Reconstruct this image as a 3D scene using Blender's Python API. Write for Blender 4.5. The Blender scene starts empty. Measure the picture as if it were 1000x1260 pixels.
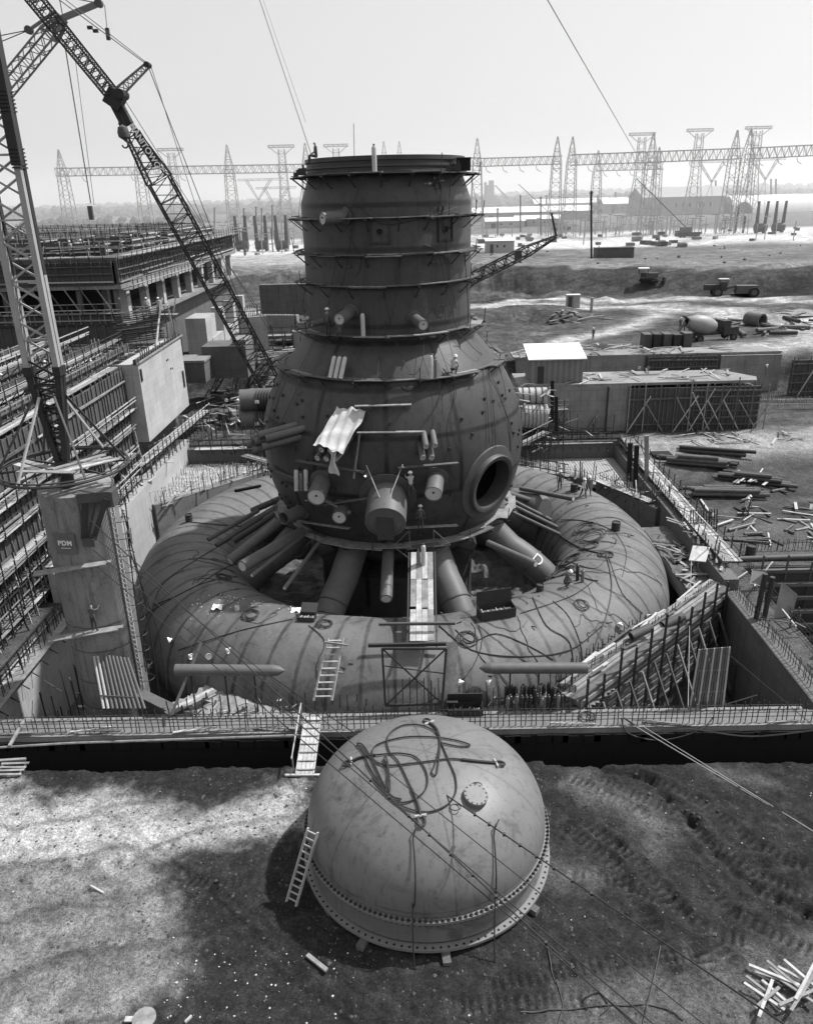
import bpy, bmesh, math, random
from mathutils import Vector, Matrix, noise
random.seed(7)
PI=math.pi; R=math.radians
sc=bpy.context.scene
col=sc.collection
U=random.uniform
# ------------------------------------------------------------------ survey: the camera station, used to measure positions on real surfaces
F0=952.2; PITCH=R(22.104); ROLL=R(1.453); YAW=R(-.817); CAM=Vector((1.717,-58.61,27.29))
cp,sp,cy,sy=math.cos(PITCH),math.sin(PITCH),math.cos(YAW),math.sin(YAW)
CF=Vector((sy*cp,cy*cp,-sp)); r0=Vector((cy,-sy,0)); u0=Vector((sy*sp,cy*sp,cp))
CR=r0*math.cos(ROLL)-u0*math.sin(ROLL); CU=r0*math.sin(ROLL)+u0*math.cos(ROLL)
def ray(px,py): return CF+CR*((px-500)/F0)-CU*((py-630)/F0)
def atz(px,py,z=0.):
    d=ray(px,py); return CAM+d*((z-CAM.z)/d.z)
def aty(px,py,y):
    d=ray(px,py); return CAM+d*((y-CAM.y)/d.y)
def atx(px,py,x):
    d=ray(px,py); return CAM+d*((x-CAM.x)/d.x)
def march(px,py,sdf,t0=15,t1=130):
    d=ray(px,py).normalized(); t=t0
    while t<t1:
        s=sdf(CAM+d*t)
        if s<.005: break
        t+=max(s*.9,.004)
    return CAM+d*t
TC=Vector((.25,0,-2.0)); TR=16.9; Tr=4.65
def sd_torus(p): return math.hypot(math.hypot(p.x-TC.x,p.y)-TR,p.z-TC.z)-Tr
def sd_sphere(p): return (p-Vector((0,0,10))).length-10
def sd_cyl(p): return max(math.hypot(p.x,p.y)-5.95,p.z-28)
def on_torus(px,py,off=0.):
    p=march(px,py,sd_torus); n=tn(p); return p+n*off
def tn(p):
    q=Vector((p.x-TC.x,p.y,0)); q=q.normalized()*TR+TC; return (p-q).normalized()
def on_sphere(px,py,off=0.):
    p=march(px,py,sd_sphere); return p+(p-Vector((0,0,10))).normalized()*off
def on_cyl(px,py,off=0.):
    p=march(px,py,sd_cyl); n=Vector((p.x,p.y,0)).normalized(); return p+n*off
# ------------------------------------------------------------------ node materials
class NT:
    def __init__(s,tree): s.t=tree; s.n=tree.nodes; s.l=tree.links
    def new(s,ty,**k):
        n=s.n.new(ty)
        for a,b in k.items(): setattr(n,a,b)
        return n
    def put(s,sock,v):
        if isinstance(v,bpy.types.NodeSocket): s.l.new(v,sock)
        else: sock.default_value=v
    def m(s,op,a,b=0.,c=0.,clamp=False):
        n=s.new('ShaderNodeMath',operation=op,use_clamp=clamp)
        s.put(n.inputs[0],a); s.put(n.inputs[1],b)
        if len(n.inputs)>2: s.put(n.inputs[2],c)
        return n.outputs[0]
    def noise(s,vec,scale,detail=4,rough=.6,dist=0):
        n=s.new('ShaderNodeTexNoise'); s.l.new(vec,n.inputs['Vector']); n.inputs['Scale'].default_value=scale
        n.inputs['Detail'].default_value=detail; n.inputs['Roughness'].default_value=rough; n.inputs['Distortion'].default_value=dist
        return n.outputs['Fac']
    def ramp(s,v,a,b,lo=0.,hi=1.):
        n=s.new('ShaderNodeMapRange'); s.put(n.inputs[0],v); n.inputs[1].default_value=a; n.inputs[2].default_value=b
        n.inputs[3].default_value=lo; n.inputs[4].default_value=hi; n.interpolation_type='SMOOTHSTEP'; return n.outputs[0]
    def scale(s,vec,x,y,z):
        n=s.new('ShaderNodeMapping'); s.l.new(vec,n.inputs['Vector']); n.inputs['Scale'].default_value=(x,y,z); return n.outputs[0]
MATS={}
def mat(name,base,rough=.8,var=.3,scale=.6,fine=9.,bump=.25,metal=0.,streak=0.,extra=None,spec=.4,stretch=None,wood=False):
    if name in MATS: return MATS[name]
    if base<.7: base*=.8
    M=bpy.data.materials.new(name); M.use_nodes=True; MATS[name]=M
    T=NT(M.node_tree); B=M.node_tree.nodes['Principled BSDF']
    tc=T.new('ShaderNodeTexCoord').outputs['Object']
    if stretch: tcn=T.scale(tc,*stretch)
    else: tcn=tc
    n1=T.noise(tcn,scale,5,.65); n2=T.noise(tcn,fine,4,.7)
    v=T.m('ADD',T.m('MULTIPLY',T.m('SUBTRACT',n1,.5),var*3.2),1.)
    v=T.m('ADD',v,T.m('MULTIPLY',T.m('SUBTRACT',n2,.5),var*1.4))
    if streak:
        st=T.noise(T.scale(tc,2.2,2.2,.12),1.6,5,.7)
        v=T.m('MULTIPLY',v,T.m('SUBTRACT',1.,T.m('MULTIPLY',T.ramp(st,.5,.72),streak)))
    h=n2
    if extra:
        v,h=extra(T,tc,v,h)
    v=T.m('MAXIMUM',T.m('MULTIPLY',v,base),base*.12)
    v=T.m('MINIMUM',v,.9)
    cb=T.new('ShaderNodeCombineColor'); 
    for i in range(3): T.l.new(v,cb.inputs[i])
    T.l.new(cb.outputs[0],B.inputs['Base Color'])
    B.inputs['Roughness'].default_value=rough; B.inputs['Metallic'].default_value=metal
    B.inputs['Specular IOR Level'].default_value=spec
    if bump:
        b=T.new('ShaderNodeBump'); b.inputs['Strength'].default_value=bump; b.inputs['Distance'].default_value=.03
        T.put(b.inputs['Height'],h); T.l.new(b.outputs[0],B.inputs['Normal'])
    return M
def seams(mer,zs,w=.16,dark=.5,spl=None,radial=0.):
    """dark weld bands: mer = list of (count, offset, zmin, zmax), zs = list of heights (local z)"""
    def f(T,tc,v,h):
        sx=T.new('ShaderNodeSeparateXYZ'); T.l.new(tc,sx.inputs[0]); X,Y,Z=sx.outputs
        wob=T.m('MULTIPLY',T.m('SUBTRACT',T.noise(tc,3.,3),.5),.12)
        tot=None
        def addm(m):
            nonlocal tot
            tot=m if tot is None else T.m('MAXIMUM',tot,m)
        for z0 in zs:
            d=T.m('ABSOLUTE',T.m('ADD',T.m('SUBTRACT',Z,z0),wob)); addm(T.ramp(d,w*.3,w*1.3,1.,0.))
        ang=T.m('ARCTAN2',Y,X); rad=T.m('SQRT',T.m('ADD',T.m('MULTIPLY',X,X),T.m('MULTIPLY',Y,Y)))
        for n,o,z0,z1 in mer:
            k=n/(2*PI); a=T.m('ADD',T.m('MULTIPLY',ang,k),o+100)
            fr=T.m('ABSOLUTE',T.m('SUBTRACT',T.m('FRACT',a),.5)); d=T.m('MULTIPLY',T.m('DIVIDE',T.m('SUBTRACT',.5,fr),k),rad)
            d=T.m('ADD',d,wob)
            mk=T.ramp(d,w*.3,w*1.3,1.,0.)
            mk=T.m('MULTIPLY',mk,T.m('MULTIPLY',T.m('GREATER_THAN',Z,z0),T.m('LESS_THAN',Z,z1))); addm(mk)
        pat=T.ramp(T.noise(tc,.8,3),.25,.6,.45,1.)
        v=T.m('MULTIPLY',v,T.m('SUBTRACT',1.,T.m('MULTIPLY',T.m('MULTIPLY',tot,pat),dark)))
        if radial:
            cc=T.new('ShaderNodeCombineXYZ'); T.l.new(T.m('MULTIPLY',ang,22.),cc.inputs[0]); T.l.new(T.m('MULTIPLY',rad,.35),cc.inputs[1]); T.l.new(T.m('MULTIPLY',Z,.5),cc.inputs[2])
            rs=T.ramp(T.noise(cc.outputs[0],1.1,6,.75,.8),.5,.68,0.,radial); patch=T.ramp(T.noise(tc,.22,3),.42,.6,.15,1.); v=T.m('MULTIPLY',v,T.m('SUBTRACT',1.,T.m('MULTIPLY',rs,patch)))
        core=T.m('MULTIPLY',tot,1.2)
        # scratches and chalk scuffs
        sc_=T.ramp(T.noise(T.scale(tc,1.,5.,.7),1.7,6,.75,1.5),.64,.72,0.,.35)
        v=T.m('ADD',v,sc_); gr=T.ramp(T.noise(T.scale(tc,1.,1.,1.),.55,7,.8,.6),.5,.68,0.,.45); v=T.m('MULTIPLY',v,T.m('SUBTRACT',1.,gr)); sp_=T.ramp(T.noise(tc,11.,3,.6),.66,.72,0.,.5); v=T.m('MULTIPLY',v,T.m('SUBTRACT',1.,sp_))
        return v,T.m('ADD',h,core)
    return f
def ribs(axis,freq,depth=.5,dark=.45):
    def f(T,tc,v,h):
        sx=T.new('ShaderNodeSeparateXYZ'); T.l.new(tc,sx.inputs[0]); q=sx.outputs[axis]
        s=T.m('SINE',T.m('MULTIPLY',q,2*PI*freq)); s=T.m('ADD',T.m('MULTIPLY',s,.5),.5)
        return T.m('MULTIPLY',v,T.m('SUBTRACT',1.,T.m('MULTIPLY',s,dark))),T.m('ADD',h,T.m('MULTIPLY',s,3*depth))
    return f
def formlines(sx_,sz_,dark=.35):
    def f(T,tc,v,h):
        s=T.new('ShaderNodeSeparateXYZ'); T.l.new(tc,s.inputs[0]); X,Y,Z=s.outputs
        q=T.m('ADD',X,Y)
        def ln(c,per):
            fr=T.m('ABSOLUTE',T.m('SUBTRACT',T.m('FRACT',T.m('ADD',T.m('DIVIDE',c,per),100.)),.5)); return T.ramp(fr,.5-.05/per,.5,0.,1.)
        m=T.m('MAXIMUM',ln(q,sx_),ln(Z,sz_))
        # panel to panel tone change
        cell=T.new('ShaderNodeTexWhiteNoise'); cb=T.new('ShaderNodeCombineXYZ')
        T.l.new(T.m('FLOOR',T.m('ADD',T.m('DIVIDE',q,sx_),.5)),cb.inputs[0]); T.l.new(T.m('FLOOR',T.m('ADD',T.m('DIVIDE',Z,sz_),.5)),cb.inputs[1]); T.l.new(cb.outputs[0],cell.inputs['Vector'])
        v=T.m('MULTIPLY',v,T.ramp(cell.outputs['Value'],0.,1.,.93,1.05))
        return T.m('MULTIPLY',v,T.m('SUBTRACT',1.,T.m('MULTIPLY',m,dark))),T.m('SUBTRACT',h,m)
    return f
def grain(T,tc,v,h):
    g=T.noise(T.scale(tc,1.,1.,1.),2.3,6,.8); 
    return T.m('MULTIPLY',v,T.ramp(g,.25,.75,.65,1.2)),h
STEEL=mat('primed_steel',.16,.62,.28,.35,6,.15,streak=.3)
PIPE=mat('pipe_steel',.14,.55,.25,.8,7,.15,streak=.2)
PIPEL=mat('bright_pipe_end',.62,.6,.15,1.5,9,.1)
CYLL=mat('pale_cylinder_paint',.6,.45,.2,2.,9,.05)
DARK=mat('dark_steel',.045,.6,.3,1.5,9,.1)
MIDS=mat('weathered_steel',.1,.65,.3,1.5,9,.15)
GAL=mat('pale_painted_steel',.5,.55,.2,1.,9,.05)
BLACK=mat('black_and_shade',.012,.85,.4,1.,5,.3)  # black for tar and dark gear, and painted-in shade inside openings
WOOD=mat('weathered_plank',.31,.85,.3,1.1,7,.2,extra=grain)
WOODD=mat('dark_timber',.14,.9,.35,1.,8,.3,extra=grain)
WOODL=mat('fresh_timber',.55,.85,.2,1.1,7,.2,extra=grain)
PLY=mat('plywood_sheet',.3,.8,.22,.8,8,.1,extra=formlines(1.2,2.4,.2))
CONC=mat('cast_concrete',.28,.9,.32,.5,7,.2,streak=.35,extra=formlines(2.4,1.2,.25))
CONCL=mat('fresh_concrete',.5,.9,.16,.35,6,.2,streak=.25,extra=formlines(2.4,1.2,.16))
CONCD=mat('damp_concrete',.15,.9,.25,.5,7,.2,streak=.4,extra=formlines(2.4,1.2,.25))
REBAR=mat('rusty_rebar',.06,.8,.3,3,9,.1)
REBARL=mat('pale_rebar',.42,.8,.3,3,9,.1)
ROPE=mat('greased_wire_rope',.03,.7,.3,4,20,.3)
HOSE=mat('rubber_hose',.035,.6,.2,4,20,.1)
WHITE=mat('white_enamel',.8,.4,.08,2,9,.0)
CLOTH=mat('canvas_tarpaulin',.6,.9,.22,2.2,10,.3)
CONCF=mat('formwork_panel',.09,.85,.3,.8,7,.3)
GALR=mat('ribbed_deck_sheet',.5,.6,.2,.8,8,.1,extra=ribs(0,3.2,1,.5))
SKIN=mat('skin',.28,.6,.1,3,9,0); SHIRT=mat('work_shirt',.12,.9,.3,3,9,.2); SHIRTL=mat('pale_work_shirt',.5,.9,.2,3,9,.2); TROUS=mat('work_trousers',.07,.9,.3,3,9,.2)
def emis(name,v,e):
    M=mat(name,v,.5,.02,1,1,0); b=M.node_tree.nodes['Principled BSDF']; b.inputs['Emission Color'].default_value=(1,1,1,1); b.inputs['Emission Strength'].default_value=e; return M
ARC=emis('welding_arc',.9,6.)
# ------------------------------------------------------------------ mesh builder
class MB:
    def __init__(s): s.v=[]; s.f=[]; s.s=[]; s.mi=[]; s.k=0
    def _f(s,f,sm=False): s.f.append(f); s.s.append(sm); s.mi.append(s.k)
    def box(s,c,d,M=None):
        c=Vector(c); b=len(s.v)
        for i in (-.5,.5):
            for j in (-.5,.5):
                for k in (-.5,.5):
                    q=Vector((i*d[0],j*d[1],k*d[2])); s.v.append(c+(M@q if M else q))
        for f in ((0,1,3,2),(4,6,7,5),(0,4,5,1),(2,3,7,6),(0,2,6,4),(1,5,7,3)): s._f(tuple(b+i for i in f))
        return s
    def bar(s,a,b,w,h=None,up=(0,0,1)):
        """rectangular bar, w across, h along 'up'"""
        a=Vector(a); b=Vector(b); h=h or w; d=b-a; L=d.length
        if L<1e-6: return s
        d/=L; up=Vector(up)
        if abs(d.dot(up))>.98: up=Vector((0,1,0)) if abs(d.y)<.9 else Vector((1,0,0))
        x=d.cross(up).normalized(); y=x.cross(d)
        M=Matrix((x,d,y)).transposed(); return s.box((a+b)/2,(w,L,h),M)
    def tube(s,pts,r,n=6,cap=True,sm=True):
        pts=[Vector(p) for p in pts]; N=len(pts); b=len(s.v); up=Vector((0,0,1)); rr=r if isinstance(r,(list,tuple)) else [r]*N
        prev=None
        for i,p in enumerate(pts):
            t=(pts[min(i+1,N-1)]-pts[max(i-1,0)])
            if t.length<1e-9: t=Vector((0,0,1))
            t.normalize()
            if prev is None:
                x=t.cross(up)
                if x.length<.05: x=t.cross(Vector((0,1,0)))
            else: x=prev-t*prev.dot(t)
            x.normalize(); prev=x; y=t.cross(x)
            for k in range(n):
                a=2*PI*k/n; s.v.append(p+x*(math.cos(a)*rr[i])+y*(math.sin(a)*rr[i]))
        for i in range(N-1):
            for k in range(n):
                k2=(k+1)%n; s._f((b+i*n+k,b+i*n+k2,b+(i+1)*n+k2,b+(i+1)*n+k),sm)
        if cap:
            s._f(tuple(b+k for k in range(n))[::-1]); s._f(tuple(b+(N-1)*n+k for k in range(n)))
        return s
    def lathe(s,prof,c=(0,0,0),n=32,a0=0,a1=2*PI,sm=True,ax=None):
        c=Vector(c); b=len(s.v); full=abs(a1-a0-2*PI)<1e-6; m=n if full else n+1
        Q=None
        if ax is not None: Q=Vector(ax).normalized().to_track_quat('Z','Y').to_matrix()
        for r,z in prof:
            for k in range(m):
                a=a0+(a1-a0)*k/n; q=Vector((r*math.cos(a),r*math.sin(a),z)); s.v.append(c+(Q@q if Q else q))
        for i in range(len(prof)-1):
            for k in range(n):
                k2=(k+1)%m; s._f((b+i*m+k,b+i*m+k2,b+(i+1)*m+k2,b+(i+1)*m+k),sm)
        return s
    def prism(s,poly,z0,z1):
        b=len(s.v); n=len(poly)
        for z in (z0,z1):
            for p in poly: s.v.append(Vector((p[0],p[1],z)))
        s._f(tuple(range(b+n-1,b-1,-1))); s._f(tuple(range(b+n,b+2*n)))
        for i in range(n):
            j=(i+1)%n; s._f((b+i,b+j,b+n+j,b+n+i))
        return s
    def poly(s,pts,sm=False):
        b=len(s.v); s.v+= [Vector(p) for p in pts]; s._f(tuple(range(b,b+len(pts))),sm); return s
    def grid(s,fn,nu,nv,sm=True):
        b=len(s.v)
        for i in range(nu+1):
            for j in range(nv+1): s.v.append(Vector(fn(i/nu,j/nv)))
        w=nv+1
        for i in range(nu):
            for j in range(nv): s._f((b+i*w+j,b+(i+1)*w+j,b+(i+1)*w+j+1,b+i*w+j+1),sm)
        return s
    def build(s,name,m,parent=None):
        L=Vector((0,0,0)); q=parent
        while q is not None: L=L+q.location; q=q.parent
        me=bpy.data.meshes.new(name); me.from_pydata([v-L for v in s.v],[],s.f)
        me.polygons.foreach_set('use_smooth',s.s)
        ms=m if isinstance(m,(list,tuple)) else [m]
        for x in ms: me.materials.append(x)
        if len(ms)>1: me.polygons.foreach_set('material_index',s.mi)
        me.update()
        if any(s.s): 
            try: me.set_sharp_from_angle(angle=R(40))
            except Exception: pass
        o=bpy.data.objects.new(name,me); col.objects.link(o)
        if parent is not None: o.parent=parent
        return o
def tag(o,label=None,cat=None,group=None,kind=None):
    if label: o['label']=label
    if cat: o['category']=cat
    if group: o['group']=group
    if kind: o['kind']=kind
    return o
def thing(name,loc,label,cat,group=None):
    o=bpy.data.objects.new(name,None); o.location=loc; o.empty_display_size=.3; col.objects.link(o); return tag(o,label,cat,group)
def kids(o): return [c for c in ALLCH.get(o.name,[])]
ALLCH={}
def dup(root,loc,rot=None,label=None,group=None,scale=None):
    def cpy(o,par):
        c=o.copy(); col.objects.link(c)
        if par is not None: c.parent=par
        for ch in list(o.children): cpy(ch,c)
        return c
    r=cpy(root,None); r.location=loc
    if rot is not None: r.rotation_euler=rot
    if scale: r.scale=scale
    if label: r['label']=label
    if group: r['group']=group
    return r
def struct(mb,name,m): return tag(mb.build(name,m),kind='structure')
def single(mb,name,m,label,cat,group=None,kind=None): return tag(mb.build(name,m),label,cat,group,kind)
def beam1(name,m,a,b,w,h,label,cat,group=None): return single(MB().bar(a,b,w,h),name,m,label,cat,group)
def fbm(x,y,s,o=4):
    v=0;a=1.;t=0
    for i in range(o): v+=a*noise.noise(Vector((x*s,y*s,i*7.3))); t+=a; a*=.5; s*=2.1
    return v/t
def lerp_tab(tab,x):
    if x<=tab[0][0]: return tab[0][1]
    for (a,b),(c,d) in zip(tab,tab[1:]):
        if x<=c:
            t=(x-a)/(c-a); t=t*t*(3-2*t); return b+(d-b)*t
    return tab[-1][1]
def sstep(a,b,x):
    t=max(0,min(1,(x-a)/(b-a))); return t*t*(3-2*t)
SKYS=.12; SKYK=4.1; SUNE=5.3; HAZE=.00078
# ------------------------------------------------------------------ ground
FRONT=-23.2
def seg_d(p,a,b):
    ax,ay=a;bx,by=b;dx,dy=bx-ax,by-ay;L=dx*dx+dy*dy;t=max(0,min(1,((p[0]-ax)*dx+(p[1]-ay)*dy)/L)); return math.hypot(p[0]-ax-t*dx,p[1]-ay-t*dy),t*math.sqrt(L)
def poly_sd(p,P):
    ins=False;d=1e9;n=len(P)
    for i in range(n):
        a=P[i];b=P[(i+1)%n]; d=min(d,seg_d(p,a,b)[0])
        if (a[1]>p[1])!=(b[1]>p[1]) and p[0]<(b[0]-a[0])*(p[1]-a[1])/(b[1]-a[1])+a[0]: ins=not ins
    return -d if ins else d
def wp(l,z=0): return [tuple(atz(x,y,z)[:2]) for x,y in l]
SAND=wp([(-200,945),(0,952),(60,985),(130,965),(230,1000),(300,985),(365,955),(385,1000),(375,1020),(300,1035),(235,1045),(185,1060),(215,1100),(215,1140),(225,1215),(180,1235),(110,1290),(-250,1300)])
SAND2=wp([(-200,1075),(40,1060),(150,1050),(215,1100),(215,1140),(225,1215),(180,1235),(110,1290),(-250,1300)])
PALE=[wp([(700,940),(800,985),(840,1020),(800,1050),(760,1000),(690,965)]),wp([(660,1060),(720,1050),(740,1080),(700,1090),(660,1080)]),wp([(690,1215),(820,1195),(1010,1150),(1100,1300),(640,1300)]),wp([(850,940),(930,955),(960,965),(900,962)])]
TRK=[wp(l) for l in ([(720,1010),(790,1065),(840,1130),(870,1190)],[(640,1000),(700,1020),(750,1060),(790,1120),(830,1190)],[(780,950),(860,985),(930,1040),(1010,1075)],[(230,1080),(260,1090),(310,1085)],[(560,1240),(640,1235),(720,1230)],[(700,955),(790,1000),(850,1070),(900,1120),(1010,1180)],[(740,960),(830,1000),(900,1060),(960,1110),(1040,1150)],[(690,1000),(760,1040),(830,1110),(900,1180)],[(880,1040),(930,1075),(1010,1110)],[(600,1215),(700,1195),(760,1185),(850,1175)],[(700,1075),(780,1090),(860,1140),(920,1160)])]
LIPS=[wp(l) for l in ([(740,945),(800,960),(850,1010),(880,1050),(930,1095),(1010,1130)],[(920,1065),(1010,1060)])]
BT=[(-60,0),(5,0),(27,2.),(44.6,2.),(46.5,6.2),(100,6.2)]
def gh(x,y):
    if y<=0: z=0
    else:
        z=lerp_tab(BT,y if x>8 else y*.92)
        yb=118-.33*(min(max(x,0),140)-45)
        z+=lerp_tab([(0,0),(10,5.2),(16,5.2),(100,3.8),(6000,3.8)],y-yb) if y>yb-2 else 0
        if y>60: z+=fbm(x,y,.03,3)*.8*min(1,(y-60)/30)*(1 if y<yb+60 else .3)
        if y>yb-8 and y<yb+16: z+=fbm(x,y,.16,4)*2.6
        if 47<y<yb: z+=fbm(x+3,y,.09,4)*.9+.6*abs(fbm(x,y,.3,3))
        # spoil ramp and hollow beyond the unfinished walls
        z-=2.2*math.exp(-((x-24)**2/60+(y-84)**2/14)); z+=1.1*math.exp(-((x-26)**2/90+(y-93)**2/20))
        if 6<y<45 and x>25.5: z+=(fbm(x,y,.3,3)*.5+abs(fbm(x,y,.9,2))*.3)*sstep(6,9,y)
        z+=1.6*math.exp(-((x-68)**2/60+(y-78)**2/30))-1.4*math.exp(-((x-60)**2/60+(y-84)**2/20))
    if y<1200: z+=fbm(x,y,.12,3)*.16*(1 if y<5 else 1.4)
    else: z+=(y-1200)*.004
    if y<-20:
        z+=fbm(x,y,.9,4)*.2+fbm(x+9,y,2.6,3)*.11
        if x<-2: z+=.1*fbm(x,y-x*.4,.35,2)
        for T in TRK:
            for a,b in zip(T,T[1:]):
                d,s=seg_d((x,y),a,b)
                if d<.42: z+=(-.08+.05*math.sin(2*PI*s/.33+2*fbm(x,y,.8)))*(1-sstep(.22,.36,d))*max(0,min(1,.7+1.6*fbm(x,y,.35,2)))
                elif d<.7: z+=.06*(1-abs(d-.5)/.2)*(.6+fbm(x,y,2.))
        for T in LIPS:
            for a,b in zip(T,T[1:]):
                d,s=seg_d((x,y),a,b)
                if d<.8: z+=(-.3*(1-sstep(0,.35,d))+.12*(1-abs(d-.55)/.25 if .3<d<.8 else 0))*(.6+fbm(x,y,1.3))
        e=(-26.5 if x>8 else -26.3)+.35*fbm(x,3,.5,3)
        if y>e: z-=min(3.2,(y-e)*5.)
    return z
def tone(x,y):
    n=fbm(x,y,.5,5) if y<46 else fbm(x,y,.16,5); n2=fbm(x+31,y-7,1.6,4)
    if y<-20:
        t=.034+.06*max(0,n2+.02)+.022*n
        if y>-29.5 and y<-26.2: t*=.8
        d=poly_sd((x,y),SAND)+n*1.1+n2*.9
        w=1-sstep(-1.3,.9,d+.5*n2); br=.52+.26*n+.2*n2
        d2=poly_sd((x,y),SAND2)+n*2.2+n2*.8; k=1-sstep(-1.5,1.2,d2); br=br*(1-k)+k*(.25+.14*n+.14*n2)
        # dark ruts through the sand
        q=abs(math.sin((y*1.1-x*.28)+n*1.2)); br*=.62+.45*sstep(.03,.4,q)
        t=t*(1-w)+max(.06,br)*w
        for P in PALE:
            d=poly_sd((x,y),P)+n*1.8+n2*.8; w=1-sstep(-1.,.8,d); t=t*(1-w)+w*(.14+.14*max(0,n2)+.04*n)
        for T in TRK:
            for a,b in zip(T,T[1:]):
                d,s=seg_d((x,y),a,b)
                if d<.36: t*=1+.55*math.sin(2*PI*s/.33+2*fbm(x,y,.8))*(1-sstep(.22,.36,d))*max(0,min(1,.7+1.6*fbm(x,y,.35,2)))
        return max(.02,t)
    if y<5: return .12+.08*n
    yb=118-.33*(min(max(x,0),140)-45)
    if y<46:
        # mud flat with pale puddled road behind the pipe racks
        d=abs(y-(21+.12*(x-30)+2*n)); w=1-sstep(1.,5.5,d+2.5*n2)
        return max(.04,(.08+.09*n+.1*n2)*(1-w)+w*(.36+.2*n+.16*n2))
    if y<yb-1:
        t=.085+.09*n+.06*n2
        # haul roads: a loop from left to right and a branch past the mixer truck
        for P,wd in (([(-40,104),(20,104),(50,98),(62,88),(66,70),(60,56),(48,50)],4.5),([(20,104),(26,112),(60,108),(110,84)],3.5),([(50,98),(46,84),(36,72),(24,60)],2.5)):
            for a,b in zip(P,P[1:]):
                dd=seg_d((x,y),a,b)[0]+n*2.; w=1-sstep(wd-2.5,wd+1.5,dd); t=t*(1-w)+w*(.42+.12*n2+.06*n)
        return max(.05,t)
    if y<yb+12: return max(.025,.06+.07*n+.04*n2+(.03 if x<20 else 0))
    if y<yb+30: return .2+.1*n
    if y<215: return max(.06,.17+.2*n+.06*n2) if (x>10) else .36+.1*n
    if y<345: return max(.12,.6+.2*fbm(x,y,.08,3)+.1*n2-(.3 if fbm(x+50,y*2,.05,3)>.22 else 0))
    if y<700: return .14+.06*fbm(x,y,.02,3)+.05*n
    return .1+.05*fbm(x,y*.3,.01,3)
def axis(fine0,fine1,step,lo,hi,g=1.13,mx=1e9):
    v=[fine0+i*step for i in range(int((fine1-fine0)/step)+1)]
    s=step; x=v[-1]
    while x<hi: s=min(s*g,max(mx,x*.12)); x+=s; v.append(x)
    s=step; x=v[0]
    while x>lo: s=min(s*g,max(mx,-x*.12)); x-=s; v.insert(0,x)
    return v
# near sheet + far sheet are one mesh built from a tensor grid
XS=axis(-24.,22.,.1,-5000,5000,1.14,2.2)
YS=[-47-i*4. for i in range(6,0,-1)]+[-47+i*.1 for i in range(int(24/.1)+1)]
YS=[y for y in YS if y<FRONT+.1]; YS.append(FRONT+.2)
y=YS[-1]; s=.4
while y<7000:
    s=s*1.12 if y>110 or s<1. else s
    y+=s; YS.append(y)
HOLES=[(-24.6,24.6,FRONT+.4,25.5),(27.4,46,-22,-4)]
gv=[];gt=[]
for yy in YS:
    for xx in XS:
        gv.append((xx,yy,gh(xx,yy))); gt.append(tone(xx,yy))
gf=[];nx=len(XS)
for j in range(len(YS)-1):
    for i in range(nx-1):
        cx=(XS[i]+XS[i+1])/2;cyy=(YS[j]+YS[j+1])/2
        if any(a<cx<b and c<cyy<d for a,b,c,d in HOLES): continue
        gf.append((j*nx+i,j*nx+i+1,(j+1)*nx+i+1,(j+1)*nx+i))
me=bpy.data.meshes.new('ground'); me.from_pydata(gv,[],gf); me.polygons.foreach_set('use_smooth',[True]*len(gf))
at=me.color_attributes.new('tone','FLOAT_COLOR','POINT')
buf=[]
for t in gt: t*=.84; buf+= [t,t,t,1]
at.data.foreach_set('color',buf)
GM=bpy.data.materials.new('site_dirt'); GM.use_nodes=True; T=NT(GM.node_tree); B=GM.node_tree.nodes['Principled BSDF']
a=T.new('ShaderNodeAttribute',attribute_name='tone'); pos=T.new('ShaderNodeTexCoord').outputs['Object']
n1=T.noise(pos,7.,6,.75); n2=T.noise(pos,26.,4,.7); n3=T.noise(pos,1.3,5,.7)
k=T.m('MULTIPLY',T.ramp(n1,.3,.72,.5,1.5),T.ramp(n2,.28,.72,.5,1.6)); k=T.m('MULTIPLY',k,T.ramp(n3,.3,.7,.75,1.25)); sy_=T.new('ShaderNodeSeparateXYZ'); T.l.new(pos,sy_.inputs[0]); far=T.ramp(sy_.outputs[1],5.,45.,0.,1.); n4=T.noise(pos,.3,7,.75,.5); n5=T.noise(T.scale(pos,.35,1.,1.),.9,6,.8)
k=T.m('MULTIPLY',k,T.m('ADD',1.,T.m('MULTIPLY',far,T.m('SUBTRACT',T.m('MULTIPLY',T.ramp(n4,.35,.65,.6,1.35),T.ramp(n5,.35,.65,.72,1.25)),1.))))
vo=T.new('ShaderNodeTexVoronoi'); T.l.new(pos,vo.inputs['Vector']); vo.inputs['Scale'].default_value=9.
wn=T.new('ShaderNodeTexWhiteNoise'); T.l.new(vo.outputs['Position'],wn.inputs['Vector'])
peb=T.m('MULTIPLY',T.m('LESS_THAN',vo.outputs['Distance'],.22),T.m('GREATER_THAN',wn.outputs['Value'],.965))
v=T.m('ADD',T.m('MULTIPLY',a.outputs['Fac'],k),T.m('MULTIPLY',peb,.16))
cb=T.new('ShaderNodeCombineColor')
for i in range(3): T.l.new(v,cb.inputs[i])
T.l.new(cb.outputs[0],B.inputs['Base Color']); B.inputs['Roughness'].default_value=.93; B.inputs['Specular IOR Level'].default_value=.25
bp=T.new('ShaderNodeBump'); bp.inputs['Strength'].default_value=1.; bp.inputs['Distance'].default_value=.14
T.l.new(T.m('ADD',n1,T.m('ADD',T.m('MULTIPLY',n2,.6),T.m('MULTIPLY',n3,.6))),bp.inputs['Height']); T.l.new(bp.outputs[0],B.inputs['Normal'])
me.materials.append(GM); o=bpy.data.objects.new('ground',me); col.objects.link(o); tag(o,kind='structure')
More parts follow.
